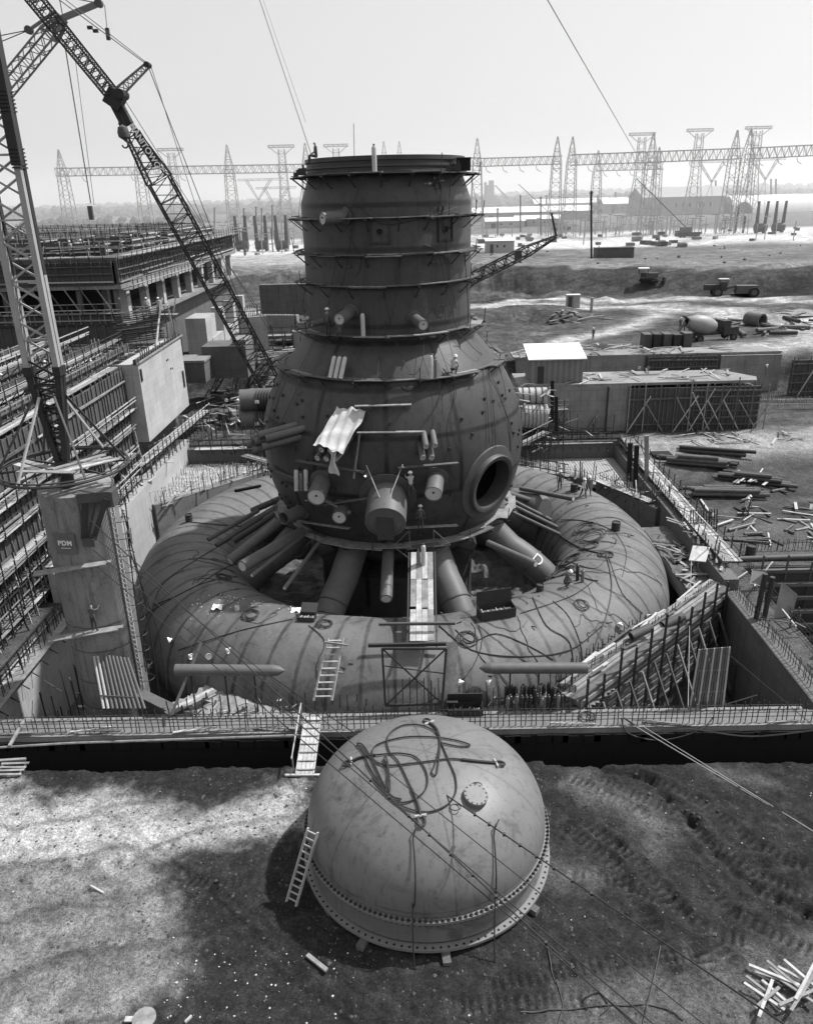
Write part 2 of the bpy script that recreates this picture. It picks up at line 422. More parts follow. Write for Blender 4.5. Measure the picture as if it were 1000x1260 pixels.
# loose stones and pale scraps in the foreground
mb=MB()
def stone(mb,p,r,fl=.6):
    b=len(mb.v); 
    for q in ((1,0,0),(-1,0,0),(0,1,0),(0,-1,0),(0,0,fl),(0,0,-fl)):
        mb.v.append(Vector(p)+Vector([c*r*U(.6,1.3) for c in q]))
    for f in ((0,2,4),(2,1,4),(1,3,4),(3,0,4),(2,0,5),(1,2,5),(3,1,5),(0,3,5)): mb._f(tuple(b+i for i in f))
for i in range(5200):
    x=U(-24,24); y=U(-46,-26.8)
    if math.hypot(x-1.9,y+31.85)<5.6: continue
    stone(mb,(x,y,gh(x,y)+.01),(random.choice([.02,.03,.03,.045,.07]) if i%14 else U(.06,.11))*U(.7,1.3))
STN=mat('field_stone',.095,.9,.5,.7,9,.3)
tag(mb.build('gravel',STN),'loose dark stones and clods scattered over the foreground dirt','gravel',kind='stuff')
mb=MB()
for i in range(380):
    x,y=random.choice([(U(-24,22),U(-46,-27)),(U(-6,2),U(-46,-41)),(U(-8,-1),U(-44,-37))])
    if math.hypot(x-1.9,y+31.85)<5.6: continue
    stone(mb,(x,y,gh(x,y)+.015),U(.02,.055),.4)
tag(mb.build('pebbles',mat('white_chips',.6,.9,.3,1,9,.1)),'small white chips scattered over the dark mud','chips',kind='stuff')
struct(MB().prism([(-25.1,-23),(25.1,-23),(25.1,26),(-25.1,26)],-7.2,-6.9),'pit_floor',mat('pit_mud',.08,.9,.5,.5,5,.6))
struct(MB().prism([(27.3,-22.2),(46,-22.2),(46,-3.8),(27.3,-3.8)],-6.6,-6.3),'side_pit_floor',mat('pit_mud',.1))
# ------------------------------------------------------------------ far hills, woods
mb=MB()
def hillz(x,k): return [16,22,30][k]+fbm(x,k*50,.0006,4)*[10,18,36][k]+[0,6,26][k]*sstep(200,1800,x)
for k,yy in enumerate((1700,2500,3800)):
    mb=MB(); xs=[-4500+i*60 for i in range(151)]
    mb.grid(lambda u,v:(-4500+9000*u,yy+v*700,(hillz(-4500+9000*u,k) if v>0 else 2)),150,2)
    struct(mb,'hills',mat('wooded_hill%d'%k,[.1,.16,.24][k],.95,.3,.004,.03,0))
def canopy(name,n,fn,label,base):
    mb=MB()
    for i in range(n):
        x,y,z,r=fn(); b=len(mb.v); m=6
        for (rr,h) in ((.5,0),(1,.35),(.85,.8),(.35,1.1)):
            for q in range(m):
                a=2*PI*q/m; f=r*rr*U(.75,1.2); mb.v.append(Vector((x+f*math.cos(a),y+f*math.sin(a),z+r*1.1*h*U(.85,1.15))))
        for l in range(3):
            for q in range(m): mb._f((b+l*m+q,b+l*m+(q+1)%m,b+(l+1)*m+(q+1)%m,b+(l+1)*m+q))
        mb._f(tuple(b+3*m+q for q in range(m)))
    tag(mb.build(name,mat(name+'_leaves',base,.95,.4,.05,.5,0)),label,'woodland',kind='stuff')
def f1():
    x=U(-1500,1900); y=1080+U(0,260)+.05*abs(x); return x,y,12+U(-2,5),U(3.5,9)
canopy('woodland',5200,f1,'hazy far-off belt of woodland along the horizon',.09)
def f2():
    x=random.choice([-330,-300,-210,-120,-60,190,260,380,520,700])+random.gauss(0,22); y=700+random.gauss(0,25); return x,y,9+U(-2,5),U(1.5,4.5)
canopy('hedgerow',700,f2,'scattered clumps of trees in the fields before the woodland belt',.08)
def f3():
    x=U(-2000,2600); return x,1750+U(0,300),hillz(x,0),U(9,15)
canopy('hill_forest',1500,f3,'pale distant forest on the hills',.12)
# ------------------------------------------------------------------ pit walls, ledges
def rebar_row(root,a,b,n,h,r=.028,m=None,jit=.05,lean=.04,maxparts=100,rails=(.3,.62),hj=.15):
    a=Vector(a);b=Vector(b); m=m or REBAR; pr=MB().tube([(0,0,0),(U(-.01,.01),0,h)],r,4,sm=False).build('rebar',m)
    me=pr.data; bpy.data.objects.remove(pr); rest=MB()
    order=sorted(range(n),key=lambda i:abs((a+(b-a)*((i+.5)/n)).x-1)); keep=set(order[:maxparts])
    for i in range(n):
        p=a+(b-a)*((i+.5+U(-.25,.25))/n)+Vector((U(-jit,jit),U(-jit,jit),0)); e=(U(-lean,lean),U(-lean,lean),0); sca=1+U(-hj,hj)
        if i in keep:
            o=bpy.data.objects.new('rebar',me); col.objects.link(o); o.parent=root; o.location=p-root.location; o.rotation_euler=e; o.scale=(1,1,sca)
        else:
            rest.tube([p,p+Vector((e[1]*h,-e[0]*h,h*sca))],r,4,sm=False)
    if rest.v: tag(rest.build('rebar_mat',m,root),kind='stuff')
    for k in rails:
        MB().tube([a+(b-a)*t+Vector((0,U(-.03,.03),h*k+U(-.03,.03))) for t in [i/12 for i in range(13)]],r,4,sm=False).build('tie_bar',m,root)
w=thing('concrete_wall',(0,FRONT,-.3),'long low concrete wall along the front of the pit bristling with rebar','wall')
m=MB()
m.box((0,-22.45,-3.6),(52,1.3,6.6)); m.box((16.5,-23.17,-.68),(22,.14,.9)); m.box((-15,-23.17,-.45),(26,.14,.42))
m.build('wall_body',CONC,w)
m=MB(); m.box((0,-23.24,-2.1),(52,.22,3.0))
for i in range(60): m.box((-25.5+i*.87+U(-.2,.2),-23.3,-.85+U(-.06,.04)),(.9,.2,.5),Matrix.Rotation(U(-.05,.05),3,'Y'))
m.build('tar_and_shade_face',BLACK,w)  # tar face; its black also paints in the trench shadow
rebar_row(w,(-25.5,-22.9,-.3),(25.5,-22.9,-.3),158,1.05,rails=(.35,.6))
w=thing('concrete_wall',(0,-22,-.3),'rear row of short rebar along the debris ledge behind the low front wall','wall')
MB().box((0,-21.68,-.36),(47,.25,.2)).build('wall_body',CONC,w)
rebar_row(w,(-23,-21.75,-.3),(23.5,-21.75,-.3),90,.62,rails=(.5,))
def rough(poly,z,amp,sx=.3,n=40):
    xs=[p[0] for p in poly];ys=[p[1] for p in poly];x0,x1,y0,y1=min(xs),max(xs),min(ys),max(ys)
    mb=MB(); b={} 
    nx_=int((x1-x0)/sx)+1; ny_=int((y1-y0)/sx)+1
    def vid(i,j):
        if (i,j) not in b:
            x=x0+i*sx;yy=y0+j*sx; b[(i,j)]=len(mb.v); mb.v.append(Vector((x,yy,z+amp*fbm(x,yy,.9,4)*1.6)))
        return b[(i,j)]
    for i in range(nx_):
        for j in range(ny_):
            c=(x0+(i+.5)*sx,y0+(j+.5)*sx)
            if poly_sd(c,poly)<0: mb._f((vid(i,j),vid(i+1,j),vid(i+1,j+1),vid(i,j+1)),False)
    return mb
# side and back walls
w=thing('concrete_wall',(24.6,0,0),'grey concrete pit wall on the right side of the ring','wall')
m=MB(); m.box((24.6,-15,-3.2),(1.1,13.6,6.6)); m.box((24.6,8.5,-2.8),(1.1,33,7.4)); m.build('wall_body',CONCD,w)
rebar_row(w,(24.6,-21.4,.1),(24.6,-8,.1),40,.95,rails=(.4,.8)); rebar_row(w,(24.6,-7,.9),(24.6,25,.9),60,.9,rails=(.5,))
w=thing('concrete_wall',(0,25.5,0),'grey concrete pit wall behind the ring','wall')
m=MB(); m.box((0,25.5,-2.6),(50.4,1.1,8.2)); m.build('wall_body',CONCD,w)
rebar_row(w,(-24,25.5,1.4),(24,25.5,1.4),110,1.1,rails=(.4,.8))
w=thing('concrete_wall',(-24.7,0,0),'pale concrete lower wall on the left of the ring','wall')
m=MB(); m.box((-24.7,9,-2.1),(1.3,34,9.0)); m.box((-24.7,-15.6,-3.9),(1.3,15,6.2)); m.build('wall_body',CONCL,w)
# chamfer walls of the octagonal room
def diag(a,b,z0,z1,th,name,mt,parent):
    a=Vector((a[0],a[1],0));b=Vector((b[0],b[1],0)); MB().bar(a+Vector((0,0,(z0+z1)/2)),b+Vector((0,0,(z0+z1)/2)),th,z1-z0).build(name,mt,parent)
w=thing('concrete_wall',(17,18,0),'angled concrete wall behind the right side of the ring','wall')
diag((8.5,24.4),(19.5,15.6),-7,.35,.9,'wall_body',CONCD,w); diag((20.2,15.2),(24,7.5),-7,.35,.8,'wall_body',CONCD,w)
rebar_row(w,(8.5,24.4,.35),(19.5,15.6,.35),45,.9,m=REBARL)
rebar_row(w,(20.2,15.2,.35),(24,7.5,.35),30,.9)
w=thing('concrete_wall',(-17,18,0),'angled pale concrete kerb behind the left side of the ring','wall')
diag((-12,24.2),(-24,11.5),-7,.15,1.0,'wall_body',CONC,w)
rebar_row(w,(-12,24.6,.15),(-24.4,12,.15),60,.9,m=REBARL,rails=(.5,))
w=thing('deck_slab',(-21,19,-.2),'pale rough slab in the corner between the left wall and the ring','slab')
MB().prism([(-24.05,12.8),(-13.2,24.8),(-24.05,24.8)],-.9,-.35).build('slab_body',CONCD,w); rough([(-24.0,13.2),(-13.8,24.6),(-24.0,24.6)],-.15,.22).build('rubble_surface',mat('pale_rubble',.42,.95,.5,1.2,6,.7),w)
for i_ in range(7): rebar_row(w,(-23.8,14.6+i_*1.4,0),(-23.8+1.0+i_*1.15,14.6+i_*1.4,0),5+i_*3,.8,m=REBARL if i_%2 else REBAR,rails=(),maxparts=8)
w=thing('concrete_wall',(-17,-14,0),'angled dark wall between the concrete column and the ring','wall')
diag((-11.8,-21.4),(-15.4,-19.),-7,-.35,.7,'wall_body',CONCD,w)
# pale rebar field right-back corner
w=thing('rebar_mat',(20,18,0),'pale mat of rebar and deck strips in the right rear corner of the pit','rebar')
MB().prism([(14.8,20.6),(20.2,16.2),(24,9.5),(24,24.9),(14.8,24.9)],-.9,-.5).build('slab_body',GALR,w)
# debris ledges in front of the ring
w=thing('debris_ledge',(-9,-21,-.4),'pale broken concrete ledge at the left foot of the ring','ledge')
rough([(-13.5,-21.9),(-13.6,-20),(-11.5,-17.6),(-9,-17.2),(0,-20.3),(0,-21.9)],-.75,.28).build('rubble_surface',mat('rubble',.3,.95,.55,1.6,6,.8),w)
MB().prism([(-13.5,-21.8),(-13.5,-20.2),(-11,-18),(-2,-21),(-2,-21.8)],-6.9,-1.3).build('footing',CONCD,w)
w=thing('debris_ledge',(7,-21,-.4),'grey concrete ledge at the right foot of the ring where gas bottles stand','ledge')
rough([(0,-21.9),(0,-20.3),(7,-18.8),(11.5,-17.6),(13.5,-19),(10.5,-21.9)],-.62,.12).build('rubble_surface',mat('rubble2',.2,.95,.4,1.6,6,.8),w)
MB().prism([(0,-21.8),(3,-21),(12.5,-18.2),(13,-19),(10.5,-21.8)],-6.9,-1.1).build('footing',CONCD,w)
# ------------------------------------------------------------------ the suppression ring (torus)
VST=mat('ring_plate_steel',.165,.62,.36,.3,6,.2,streak=.0,extra=seams([(64,0,-9,9),(16,.5,-9,9)],[],.15,.62,radial=.5),spec=.35)
t=thing('steel_ring',tuple(TC),'huge riveted-looking grey steel doughnut ring lying in the pit around the vessel','ring vessel')
mb=MB(); NU=192; NV=40
def tf(u,v):
    a=2*PI*u;b=2*PI*v; r=Tr+.012*math.sin(a*32)
    return TC+Vector(((TR+r*math.cos(b))*math.cos(a),(TR+r*math.cos(b))*math.sin(a),r*math.sin(b)))
mb.grid(tf,NU,NV); mb.build('ring_shell',VST,t)
def tor(a,b,o=0.): 
    a=R(a);b=R(b); r=Tr+o; return TC+Vector(((TR+r*math.cos(b))*math.cos(a),(TR+r*math.cos(b))*math.sin(a),r*math.sin(b)))
# saddle legs under the ring
for k in range(16):
    a=k*22.5+11
    p=TC+Vector((math.cos(R(a))*19.5,math.sin(R(a))*19.5,-3)); MB().bar(p,(p.x,p.y,-6.9),.4,.4).build('support_leg',DARK,t)
# rubble floor inside the ring
w=thing('pit_rubble',(0,-9,-5),'dark rubble and mud floor inside the ring under the vessel','rubble')
mbr=MB(); 
def rf(u,vv):
    a=2*PI*u; r=6.1+7.2*vv; x=r*math.cos(a);y=r*math.sin(a); return (x,y,-4.6+fbm(x,y,.7,4)*1.1+(.9 if 4<x<12 and y<0 else 0))
mbr.grid(rf,160,22,sm=False).build('rubble_surface',mat('inner_rubble',.13,.95,.5,1.2,5,.8),w)
# ------------------------------------------------------------------ the containment vessel
SPL=mat('vessel_plate_steel',.06,.5,.3,.4,5,.15,streak=.4,spec=.45,extra=seams([(12,.04,8.6,15.4),(8,.45,-2,3.),(9,.35,1.9,8.6),(6,.05,15.4,19.3)],[15.5,12.6,8.6,18.2,19.3,21.8,24.2,26.9,3.4],.2,.85))
v=thing('containment_vessel',(0,0,0),'towering dark steel bulb-shaped vessel rising through the ring','vessel')
prof=[(6.2,-6.9),(6.2,.6),(6.6,.9)]
for i in range(22):
    th=-62+i*(62+34)/21; prof.append((10*math.cos(R(th)),10+10*math.sin(R(th))))
prof+=[(8.1,15.9),(6.45,17.8),(6.05,18.3),(5.95,18.8),(5.95,27.05),(5.9,27.2),(5.42,28.5),(5.3,28.8)]
smb=MB().lathe(prof,n=160); hn=Vector((7.1,-6.9,-1.7)).normalized(); keep=[]
for i,f in enumerate(smb.f):
    c=sum((smb.v[k] for k in f),Vector())/len(f)-Vector((0,0,10)); ln=c.dot(hn)
    if not(ln>8.5 and (c-hn*ln).length<1.95): keep.append(i)
smb.f=[smb.f[i] for i in keep]; smb.s=[smb.s[i] for i in keep]; smb.mi=[smb.mi[i] for i in keep]
smb.build('shell',SPL,v)
fm=MB().lathe([(5.25,28.75),(5.62,28.75),(5.62,28.93),(5.4,28.98),(5.4,29.12),(5.52,29.16),(5.52,29.3),(5.38,29.34),(5.38,29.5),(5.5,29.54),(5.5,29.8),(5.2,29.8),(5.2,28.8)],n=96).build('top_flange',mat('flange_steel',.07,.5,.3,1,6,.1),v)
MB().lathe([(5.21,29.79),(5.21,20),(0.1,20)],n=64).build('inner_throat',BLACK,v)
SC=Vector((0,0,10))
def nozzle(p,ax,r,L,parent=v,m=PIPE,cap=True,collar=True,door=False,inset=.6,name='nozzle'):
    p=Vector(p);ax=Vector(ax).normalized(); a=p-ax*inset; mb=MB().lathe([(r,0),(r,L+inset),(r*.93,L+inset)]+([(r*.93,L+inset-.08)] if cap else [(r*.9,inset)]),a,24,ax=ax)
    o=mb.build(name,m,parent)
    if cap:
        MB().lathe([(0.001,L+inset-.07),(r*.93,L+inset-.07)],a,24,ax=ax).build('end_cap',PIPEL if not door else PIPE,o)
        if not door: MB().lathe([(r*.12,L+inset-.06),(r*.12,L+inset+.03),(.001,L+inset+.03)],a+Vector((0,0,r*.15)),8,ax=ax).build('plug',DARK,o)
    else: MB().lathe([(.001,inset*.3),(r*.9,inset*.3)],a,24,ax=ax).build('bore',BLACK,o)  # black disc paints in the dark down an open nozzle
    if collar: MB().lathe([(r*1.02,inset-.25),(r*1.45,inset-.05),(r*1.45,inset+.03),(r*1.02,inset+.1)],a,24,ax=ax).build('collar',MIDS,o)
    return o
def dirto(az,el=0): return Vector((math.cos(R(az))*math.cos(R(el)),math.sin(R(az))*math.cos(R(el)),math.sin(R(el))))
# nozzles on the sphere: start point on the shell and the point where the open end appears
def noz2(a,b,rpx,surf=on_sphere,ydep=None,**k):
    p=surf(*a); e=aty(b[0],b[1],p.y-ydep); d=(e-p); r=rpx/F0*((e-CAM).dot(CF)); return nozzle(p,d,r,d.length,**k)
o=noz2((477,610),(474,643),25.5,ydep=2.3,door=True,name='personnel_airlock')
c=aty(474,645,on_sphere(477,610).y-2.32)
MB().box(c+Vector((0,-.02,-.12)),(1.05,.12,1.95)).build('airlock_door',DARK,o); MB().box(c+Vector((.0,.0,.95)),(1.5,.15,.16)).build('lintel_bar',PIPE,o)
for k in (-1,1): MB().tube([c+Vector((k*.1,.1,1.25)),c+Vector((k*1.2,2.0,3.4))],.035,5).build('stay_cable',GAL,o)
noz2((397,592),(389,612),11.5,ydep=2.1); noz2((422,625),(417,637),9,ydep=1.3); noz2((536,588),(533,608),11,ydep=1.8)
noz2((372,628),(349,638),8,ydep=1.6,cap=False)
for (px,py) in ((395,551),(406,552),(417,551),(390,561),(401,562),(412,562)): noz2((px+14,py-12),(px,py+3),4.1,ydep=1.6,collar=False)
for (px,py) in ((524,548),(535,547),(520,562),(531,562)): noz2((px-3,py-14),(px,py+2),3.9,ydep=1.5,collar=False)
for (px,py) in ((309,537),(318,533),(323,547),(311,551),(303,545),(327,537),(313,541)): noz2((px+44,py-9),(px,py+3),4.6,ydep=.9,collar=False,surf=on_sphere)
noz2((425,266),(396,269),7.6,surf=on_cyl,ydep=1.2); noz2((432,384),(417,393),7.2,surf=on_cyl,ydep=2.); noz2((509,391),(521,400),6.6,surf=on_cyl,ydep=2.)
noz2((402,394),(383,399),4.,surf=on_cyl,ydep=.5)
# hand-hole openings
def opening(p,n_,r,name='port'):
    p=Vector(p);n_=Vector(n_).normalized(); o=MB().lathe([(r*1.18,-.1),(r*1.18,.05),(r,.06),(r,-.3)],p,24,ax=n_).build(name,MIDS,v)
    MB().lathe([(.001,.02),(r*1.0,.02)],p,24,ax=n_).build('bore',BLACK,o); return o  # flat black disc paints in the dark inside the port
q=on_cyl(541,382,-.04); opening(q,(q.x,q.y,0),.38)
for px,py in ((467,285),(548,282)):
    q=on_cyl(px,py,.0); o=opening(q,(q.x,q.y,0),.2,'gauge_port'); nn=Vector((q.x,q.y,0)).normalized(); tt=Vector((-nn.y,nn.x,0))
    for s in (-1,1):
        MB().bar(q+tt*s*.62+Vector((0,0,-.8)),q+tt*s*.62+Vector((0,0,.8)),.1,.14).build('bracket',DARK,o)
        MB().bar(q+tt*.7+Vector((0,0,s*.7)),q-tt*.7+Vector((0,0,s*.7)),.1,.14).build('bracket',DARK,o)
# equipment hatch
hn=Vector((7.1,-6.9,-1.7)).normalized(); hp=SC+hn*9.25
o=MB().lathe([(2.2,-.3),(2.2,.84),(2.16,.92),(1.9,.92),(1.82,.86),(1.8,-.3)],hp,48,ax=hn).build('equipment_hatch',mat('hatch_steel',.075,.5,.3,1,6,.1),v)
MB().lathe([(.001,-1.6),(2.3,-1.6),(2.3,-.2),(1.8,.1)],hp,40,ax=hn).build('hatch_opening',BLACK,o)  # black liner paints in the dark interior behind the hatch
MB().lathe([(2.2,.58),(2.75,.46),(2.78,.36),(2.2,.3)],hp,48,ax=hn).build('reinforcing_ring',MIDS,o)
# vents down to the ring
for k in range(8):
    a=22.5+45*k-90
    d=dirto(a); p0=d*7.0+Vector((0,0,4.2)); p1=d*9.6+Vector((0,0,1.9)); p2=d*13.4+Vector((0,0,-.9)); 
    pts=[p0.lerp(p1,i/4) for i in range(4)]+[p1.lerp(p2,i/6)+Vector((0,0,.25*math.sin(PI*i/6))) for i in range(7)]
    o=MB().tube(pts,1.05,28).build('vent_pipe',PIPE,v)
    MB().tube([p1.lerp(p2,.45)+Vector((0,0,.25)),p1.lerp(p2,.47)+Vector((0,0,.25))],1.12,28).build('girth_weld',MIDS,o)
# ------------------------------------------------------------------ scaffold platforms ringing the vessel
def platform(z,ri,ro,a0,a1,label,n=None,drop=.8,posts=(),mt=WOODD):
    ro-=.22 if z>10 else 0
    t=thing('scaffold_platform',(0,-ri,z),label,'scaffold','plank walkways bracketed round the vessel')
    n=n or max(3,int((a1-a0)/15))
    for i in range(n):
        A=R(a0+(a1-a0)*i/n-U(0,1.5));Bq=R(a0+(a1-a0)*(i+1)/n+U(0,3)); 
        for j in range(2):
            r=ri+(ro-ri)*(.27+.48*j)+U(-.09,.12); dz=U(-.06,.09)+.05*j
            if j==1 and random.random()<.22 and z<28: continue
            MB().bar((math.cos(A)*r,math.sin(A)*r,z+dz),(math.cos(Bq)*r,math.sin(Bq)*r,z+dz+U(-.03,.03)),(ro-ri)*.42,.06).build('plank',random.choice([mt,mt,WOODD,WOOD]),t)
        mb=MB(); c,s=math.cos(A),math.sin(A)
        mb.bar((c*(ri-.1),s*(ri-.1),z-.07),(c*(ro+.15),s*(ro+.15),z-.05),.07,.07); mb.bar((c*(ri-.05),s*(ri-.05),z-drop),(c*ro,s*ro,z-.08),.06,.06)
        mb.build('bracket',DARK,t)
        if a0+(a1-a0)*i/n in posts or random.random()<.35:
            mb=MB().tube([(c*ro,s*ro,z-.1),(c*(ro+.1),s*(ro+.1),z+U(.7,1.2))],.03,5); mb.build('guard_post',DARK,t)
    return t
platform(28.72,5.62,6.7,0,360,'top dark plank walkway just under the rim of the vessel',n=20)
platform(26.1,5.95,7.0,170,370,'plank walkway on the vessel neck just below the upper weld seam',n=11)
platform(23.85,5.95,6.9,165,375,'middle plank walkway on the vessel neck',n=11)
platform(21.9,5.95,6.9,168,370,'lowest thin plank walkway on the straight vessel neck',n=10)
platform(18.7,5.97,7.2,0,360,'plank walkway round the foot of the vessel neck where welders work',n=20)
platform(16.15,7.9,8.9,0,360,'plank walkway around the shoulder of the vessel',n=24)
platform(4.5,8.3,9.7,0,360,'broad plank walkway around the underside of the bulb',n=26,mt=WOOD)
def plank_on(a,b,w=.32,name='scaffold_plank',lab='',m=WOOD,out=.6,surf=on_sphere,br=True):
    p=surf(*a)+Vector((0,-out,0)); q=surf(*b)+Vector((0,-out,0)); t=thing(name,tuple((p+q)/2),lab,'plank','loose planks on brackets across the bulb')
    MB().bar(p,q,w,.07).build('plank',m,t)
    for s_ in (.12,.5,.88):
        c=p.lerp(q,s_); 
        if br: MB().bar(c+Vector((0,-.1,-.06)),c+Vector((0,out+.3,-.35)),.06,.06).build('bracket',DARK,t)
    return t
for a,b,l in (((365,563),(448,577),'dark plank below the six-pipe cluster on the bulb'),((490,572),(563,566),'plank below the four-pipe cluster on the bulb'),((437,497),(506,495),'long thin plank high on the bulb above the tarpaulin'),((440,529),(520,528),'thin dark rail plank right of the tarpaulin'),((333,572),(383,592),'dark sloping plank left of the pale cylinders'),((340,605),(380,612),'short dark plank at the lower left of the bulb'),((400,617),(470,606),'plank running up to the left of the big airlock'),((368,637),(430,646),'plank under the small left nozzle'),((498,645),(562,642),'plank right of the airlock under a worker'),((402,612),(432,627),'crooked pale board by the left nozzles')):
    plank_on(a,b,lab=l,m=random.choice([WOOD,WOODD,WOODD]))
plank_on((443,530),(436,585),w=.14,lab='thin upright board hanging right of the tarpaulin',m=WOOD,br=False)
# tarpaulin
ta=[on_sphere(415,498),on_sphere(450,503),on_sphere(390,530)+Vector((0,-2.2,0)),on_sphere(425,545)+Vector((0,-2.0,0))]
def tarp(u,v):
    p=ta[0].lerp(ta[1],u).lerp(ta[2].lerp(ta[3],u),v); s=math.sin(PI*v)*.3+.16*math.sin(9*u+2*v)+.1*math.sin(14*v+5*u)+.12*math.sin(21*u-6*v); return p+Vector((.05*math.sin(8*v),-.35-.2*v,-s*.55))
single(MB().grid(tarp,28,28),'tarpaulin',CLOTH,'pale crumpled canvas tarpaulin draped over pipe stubs on the bulb','tarpaulin')
def strip(u,v):
    p=ta[2].lerp(ta[3],.55+.25*u)+Vector((0,-.45,-v*1.6)); return p+Vector((.12*math.sin(5*v+3*u),-.08*math.sin(9*u),0))
single(MB().grid(strip,6,10),'canvas_strip',CLOTH,'torn pale canvas strip hanging below the tarpaulin','canvas')
# ------------------------------------------------------------------ the drywell head (dome) in the foreground
DC=Vector((1.86,-31.85,0)); 
DM=mat('dome_steel',.205,.45,.16,.3,8,.08,spec=.35,streak=.35,extra=seams([(6,.3,1.5,7)],[2.0],.05,.3))
d=thing('steel_dome',tuple(DC),'big smooth grey steel dome cap sitting on timber blocks in the mud','dome')
DZ=.34
dp=[(5.2,0),(5.2,1.6)]
def domez(r): 
    # torispherical head
    t=min(1,r/5.2); return 1.6+DH*(1-t**2.25)**.5
DH=3.32
for i in range(1,33):
    r=5.2*math.cos(PI/2*i/32); dp.append((max(r,.001),domez(r)))
MB().lathe([(r,z+DZ+.12) for r,z in dp],DC,128).build('dome_shell',DM,d)
FL=mat('dome_flange_steel',.24,.45,.2,.8,8,.06)
MB().lathe([(5.0,DZ-.12),(5.47,DZ-.12),(5.47,DZ),(5.15,DZ+.02)],DC,128).build('lower_flange',FL,d)
MB().lathe([(5.1,DZ+1.25),(5.4,DZ+1.25),(5.4,DZ+1.37),(5.1,DZ+1.39)],DC,128).build('upper_flange',FL,d)
bm_=MB().lathe([(.045,-.17),(.045,.17),(.001,.17)],(0,0,0),6); bm_.lathe([(.075,.05),(.075,.11),(.001,.11)],(0,0,0),6); bo=bm_.build('flange_bolt',DARK); bme=bo.data; bpy.data.objects.remove(bo)
for k in range(150):
    a=2*PI*k/150
    if k/150>.04 and k/150<.46: continue
    o=bpy.data.objects.new('flange_bolt',bme); col.objects.link(o); o.parent=d; o.location=(5.32*math.cos(a),5.32*math.sin(a),DZ+1.31)
mb=MB()
for k in range(110):
    a=2*PI*k/110; c=DC+Vector((5.35*math.cos(a),5.35*math.sin(a),DZ+.012)); mb.lathe([(.055,0),(.05,.004),(.001,.004)],c,8,sm=False)
tag(mb.build('bolt_hole',BLACK,d),kind='stuff')
def dz(x,y): 
    r=math.hypot(x-DC.x,y-DC.y); return domez(min(r,5.19))+DZ+.12
def sd_dome(p):
    r=math.hypot(p.x-DC.x,p.y-DC.y)
    if r>5.2: return max(r-5.2,.05)*.8
    return (p.z-dz(p.x,p.y))*.45
def on_dome(px,py): 
    p=march(px,py,sd_dome,12,60); p.z=dz(p.x,p.y); return p
p=on_dome(584,981); nn=Vector(((p.x-DC.x)*.1,(p.y-DC.y)*.1,1)).normalized()
o=MB().lathe([(.5,-.3),(.5,.2),(.48,.22),(.001,.22)],p,32,ax=nn).build('hatch_cover',DM,d)
for k in range(14):
    a=2*PI*k/14; c=p+nn.to_track_quat('Z','Y')@Vector((.44*math.cos(a),.44*math.sin(a),.21)); MB().lathe([(.035,0),(.035,.03),(.001,.03)],c,6,ax=nn).build('stud',DARK,o)
for px,py in ((586,968),(560,995)):
    p=on_dome(px,py); MB().tube([p+Vector((.22*math.cos(a),.22*math.sin(a)*.8,.08)) for a in [i*.5 for i in range(13)]],.02,5).build('lifting_eye',DARK,d)
# slings
def smooth(pts,n=6):
    pts=[Vector(p) for p in pts]; out=[]
    for i in range(len(pts)-1):
        p0=pts[max(i-1,0)];p1=pts[i];p2=pts[i+1];p3=pts[min(i+2,len(pts)-1)]
        for k in range(n):
            t=k/n; out.append(.5*((2*p1)+(p2-p0)*t+(2*p0-5*p1+4*p2-p3)*t*t+(3*p1-p0-3*p2+p3)*t**3))
    out.append(pts[-1]); return out
def ondome_path(l,off=.06,n=8):
    p=smooth([(x,y,0) for x,y in l],n); out=[]
    for q in p:
        w=on_dome(q.x,q.y); w.z+=off; out.append(w)
    return out
def zc(l): return [(330+x/2.564,860+y/2.564) for x,y in l]
slings=[('heavy wire rope sling looping out to the left shackle on the dome',[(262,200),(300,185),(360,178),(420,175),(470,190),(500,240),(495,290),(450,325),(400,325),(360,280),(320,220),(300,170),(280,145),(300,150),(330,200),(380,300),(420,320)],(262,200)),
('heavy wire rope sling running to the right shackle on the dome',[(718,205),(660,200),(580,192),(520,198),(440,208),(370,212),(330,190),(340,150),(420,125),(500,122),(560,128),(610,138),(636,150),(600,153),(540,140)],(718,205)),
('heavy wire rope sling from the top shackle curling over the crown of the dome',[(508,78),(530,98),(545,140),(570,200),(590,250),(590,300),(560,340),(500,360),(430,345),(380,310),(330,250)],(508,78)),
('heavy wire rope sling from the front shackle up over the dome crown',[(480,372),(470,330),(440,260),(410,200),(380,165),(378,120),(420,88),(480,86),(530,110),(540,150),(525,210),(515,235),(530,240),(540,170),(540,120)],(480,372)),
('short doubled wire rope loop lying on the left of the dome crown',[(368,300),(378,270),(376,220),(366,195),(372,190),(380,230),(384,290),(378,310)],None)]
for lab,pl,sh in slings:
    P=ondome_path(zc(pl),.07 if sh else .11); t=thing('wire_sling',tuple(P[0]),lab,'rope sling','wire rope slings coiled on the dome')
    MB().tube(P,.034,6).build('rope',ROPE,t)
    if sh:
        k0=min(8,len(P)-1); MB().tube(P[:14],.06,7).build('splice',ROPE,t)
        c=P[0]; dr=(P[0]-P[6]).normalized(); sd=dr.cross(Vector((0,0,1))).normalized()
        s=MB().tube([c+sd*.14*math.cos(a)+dr*(.2+.22*math.sin(a)) for a in [i*PI/6 for i in range(13)]],.05,6).build('shackle',DARK,t)
        MB().tube([c-sd*.24,c+sd*.24],.055,6).build('pin',GAL,s)
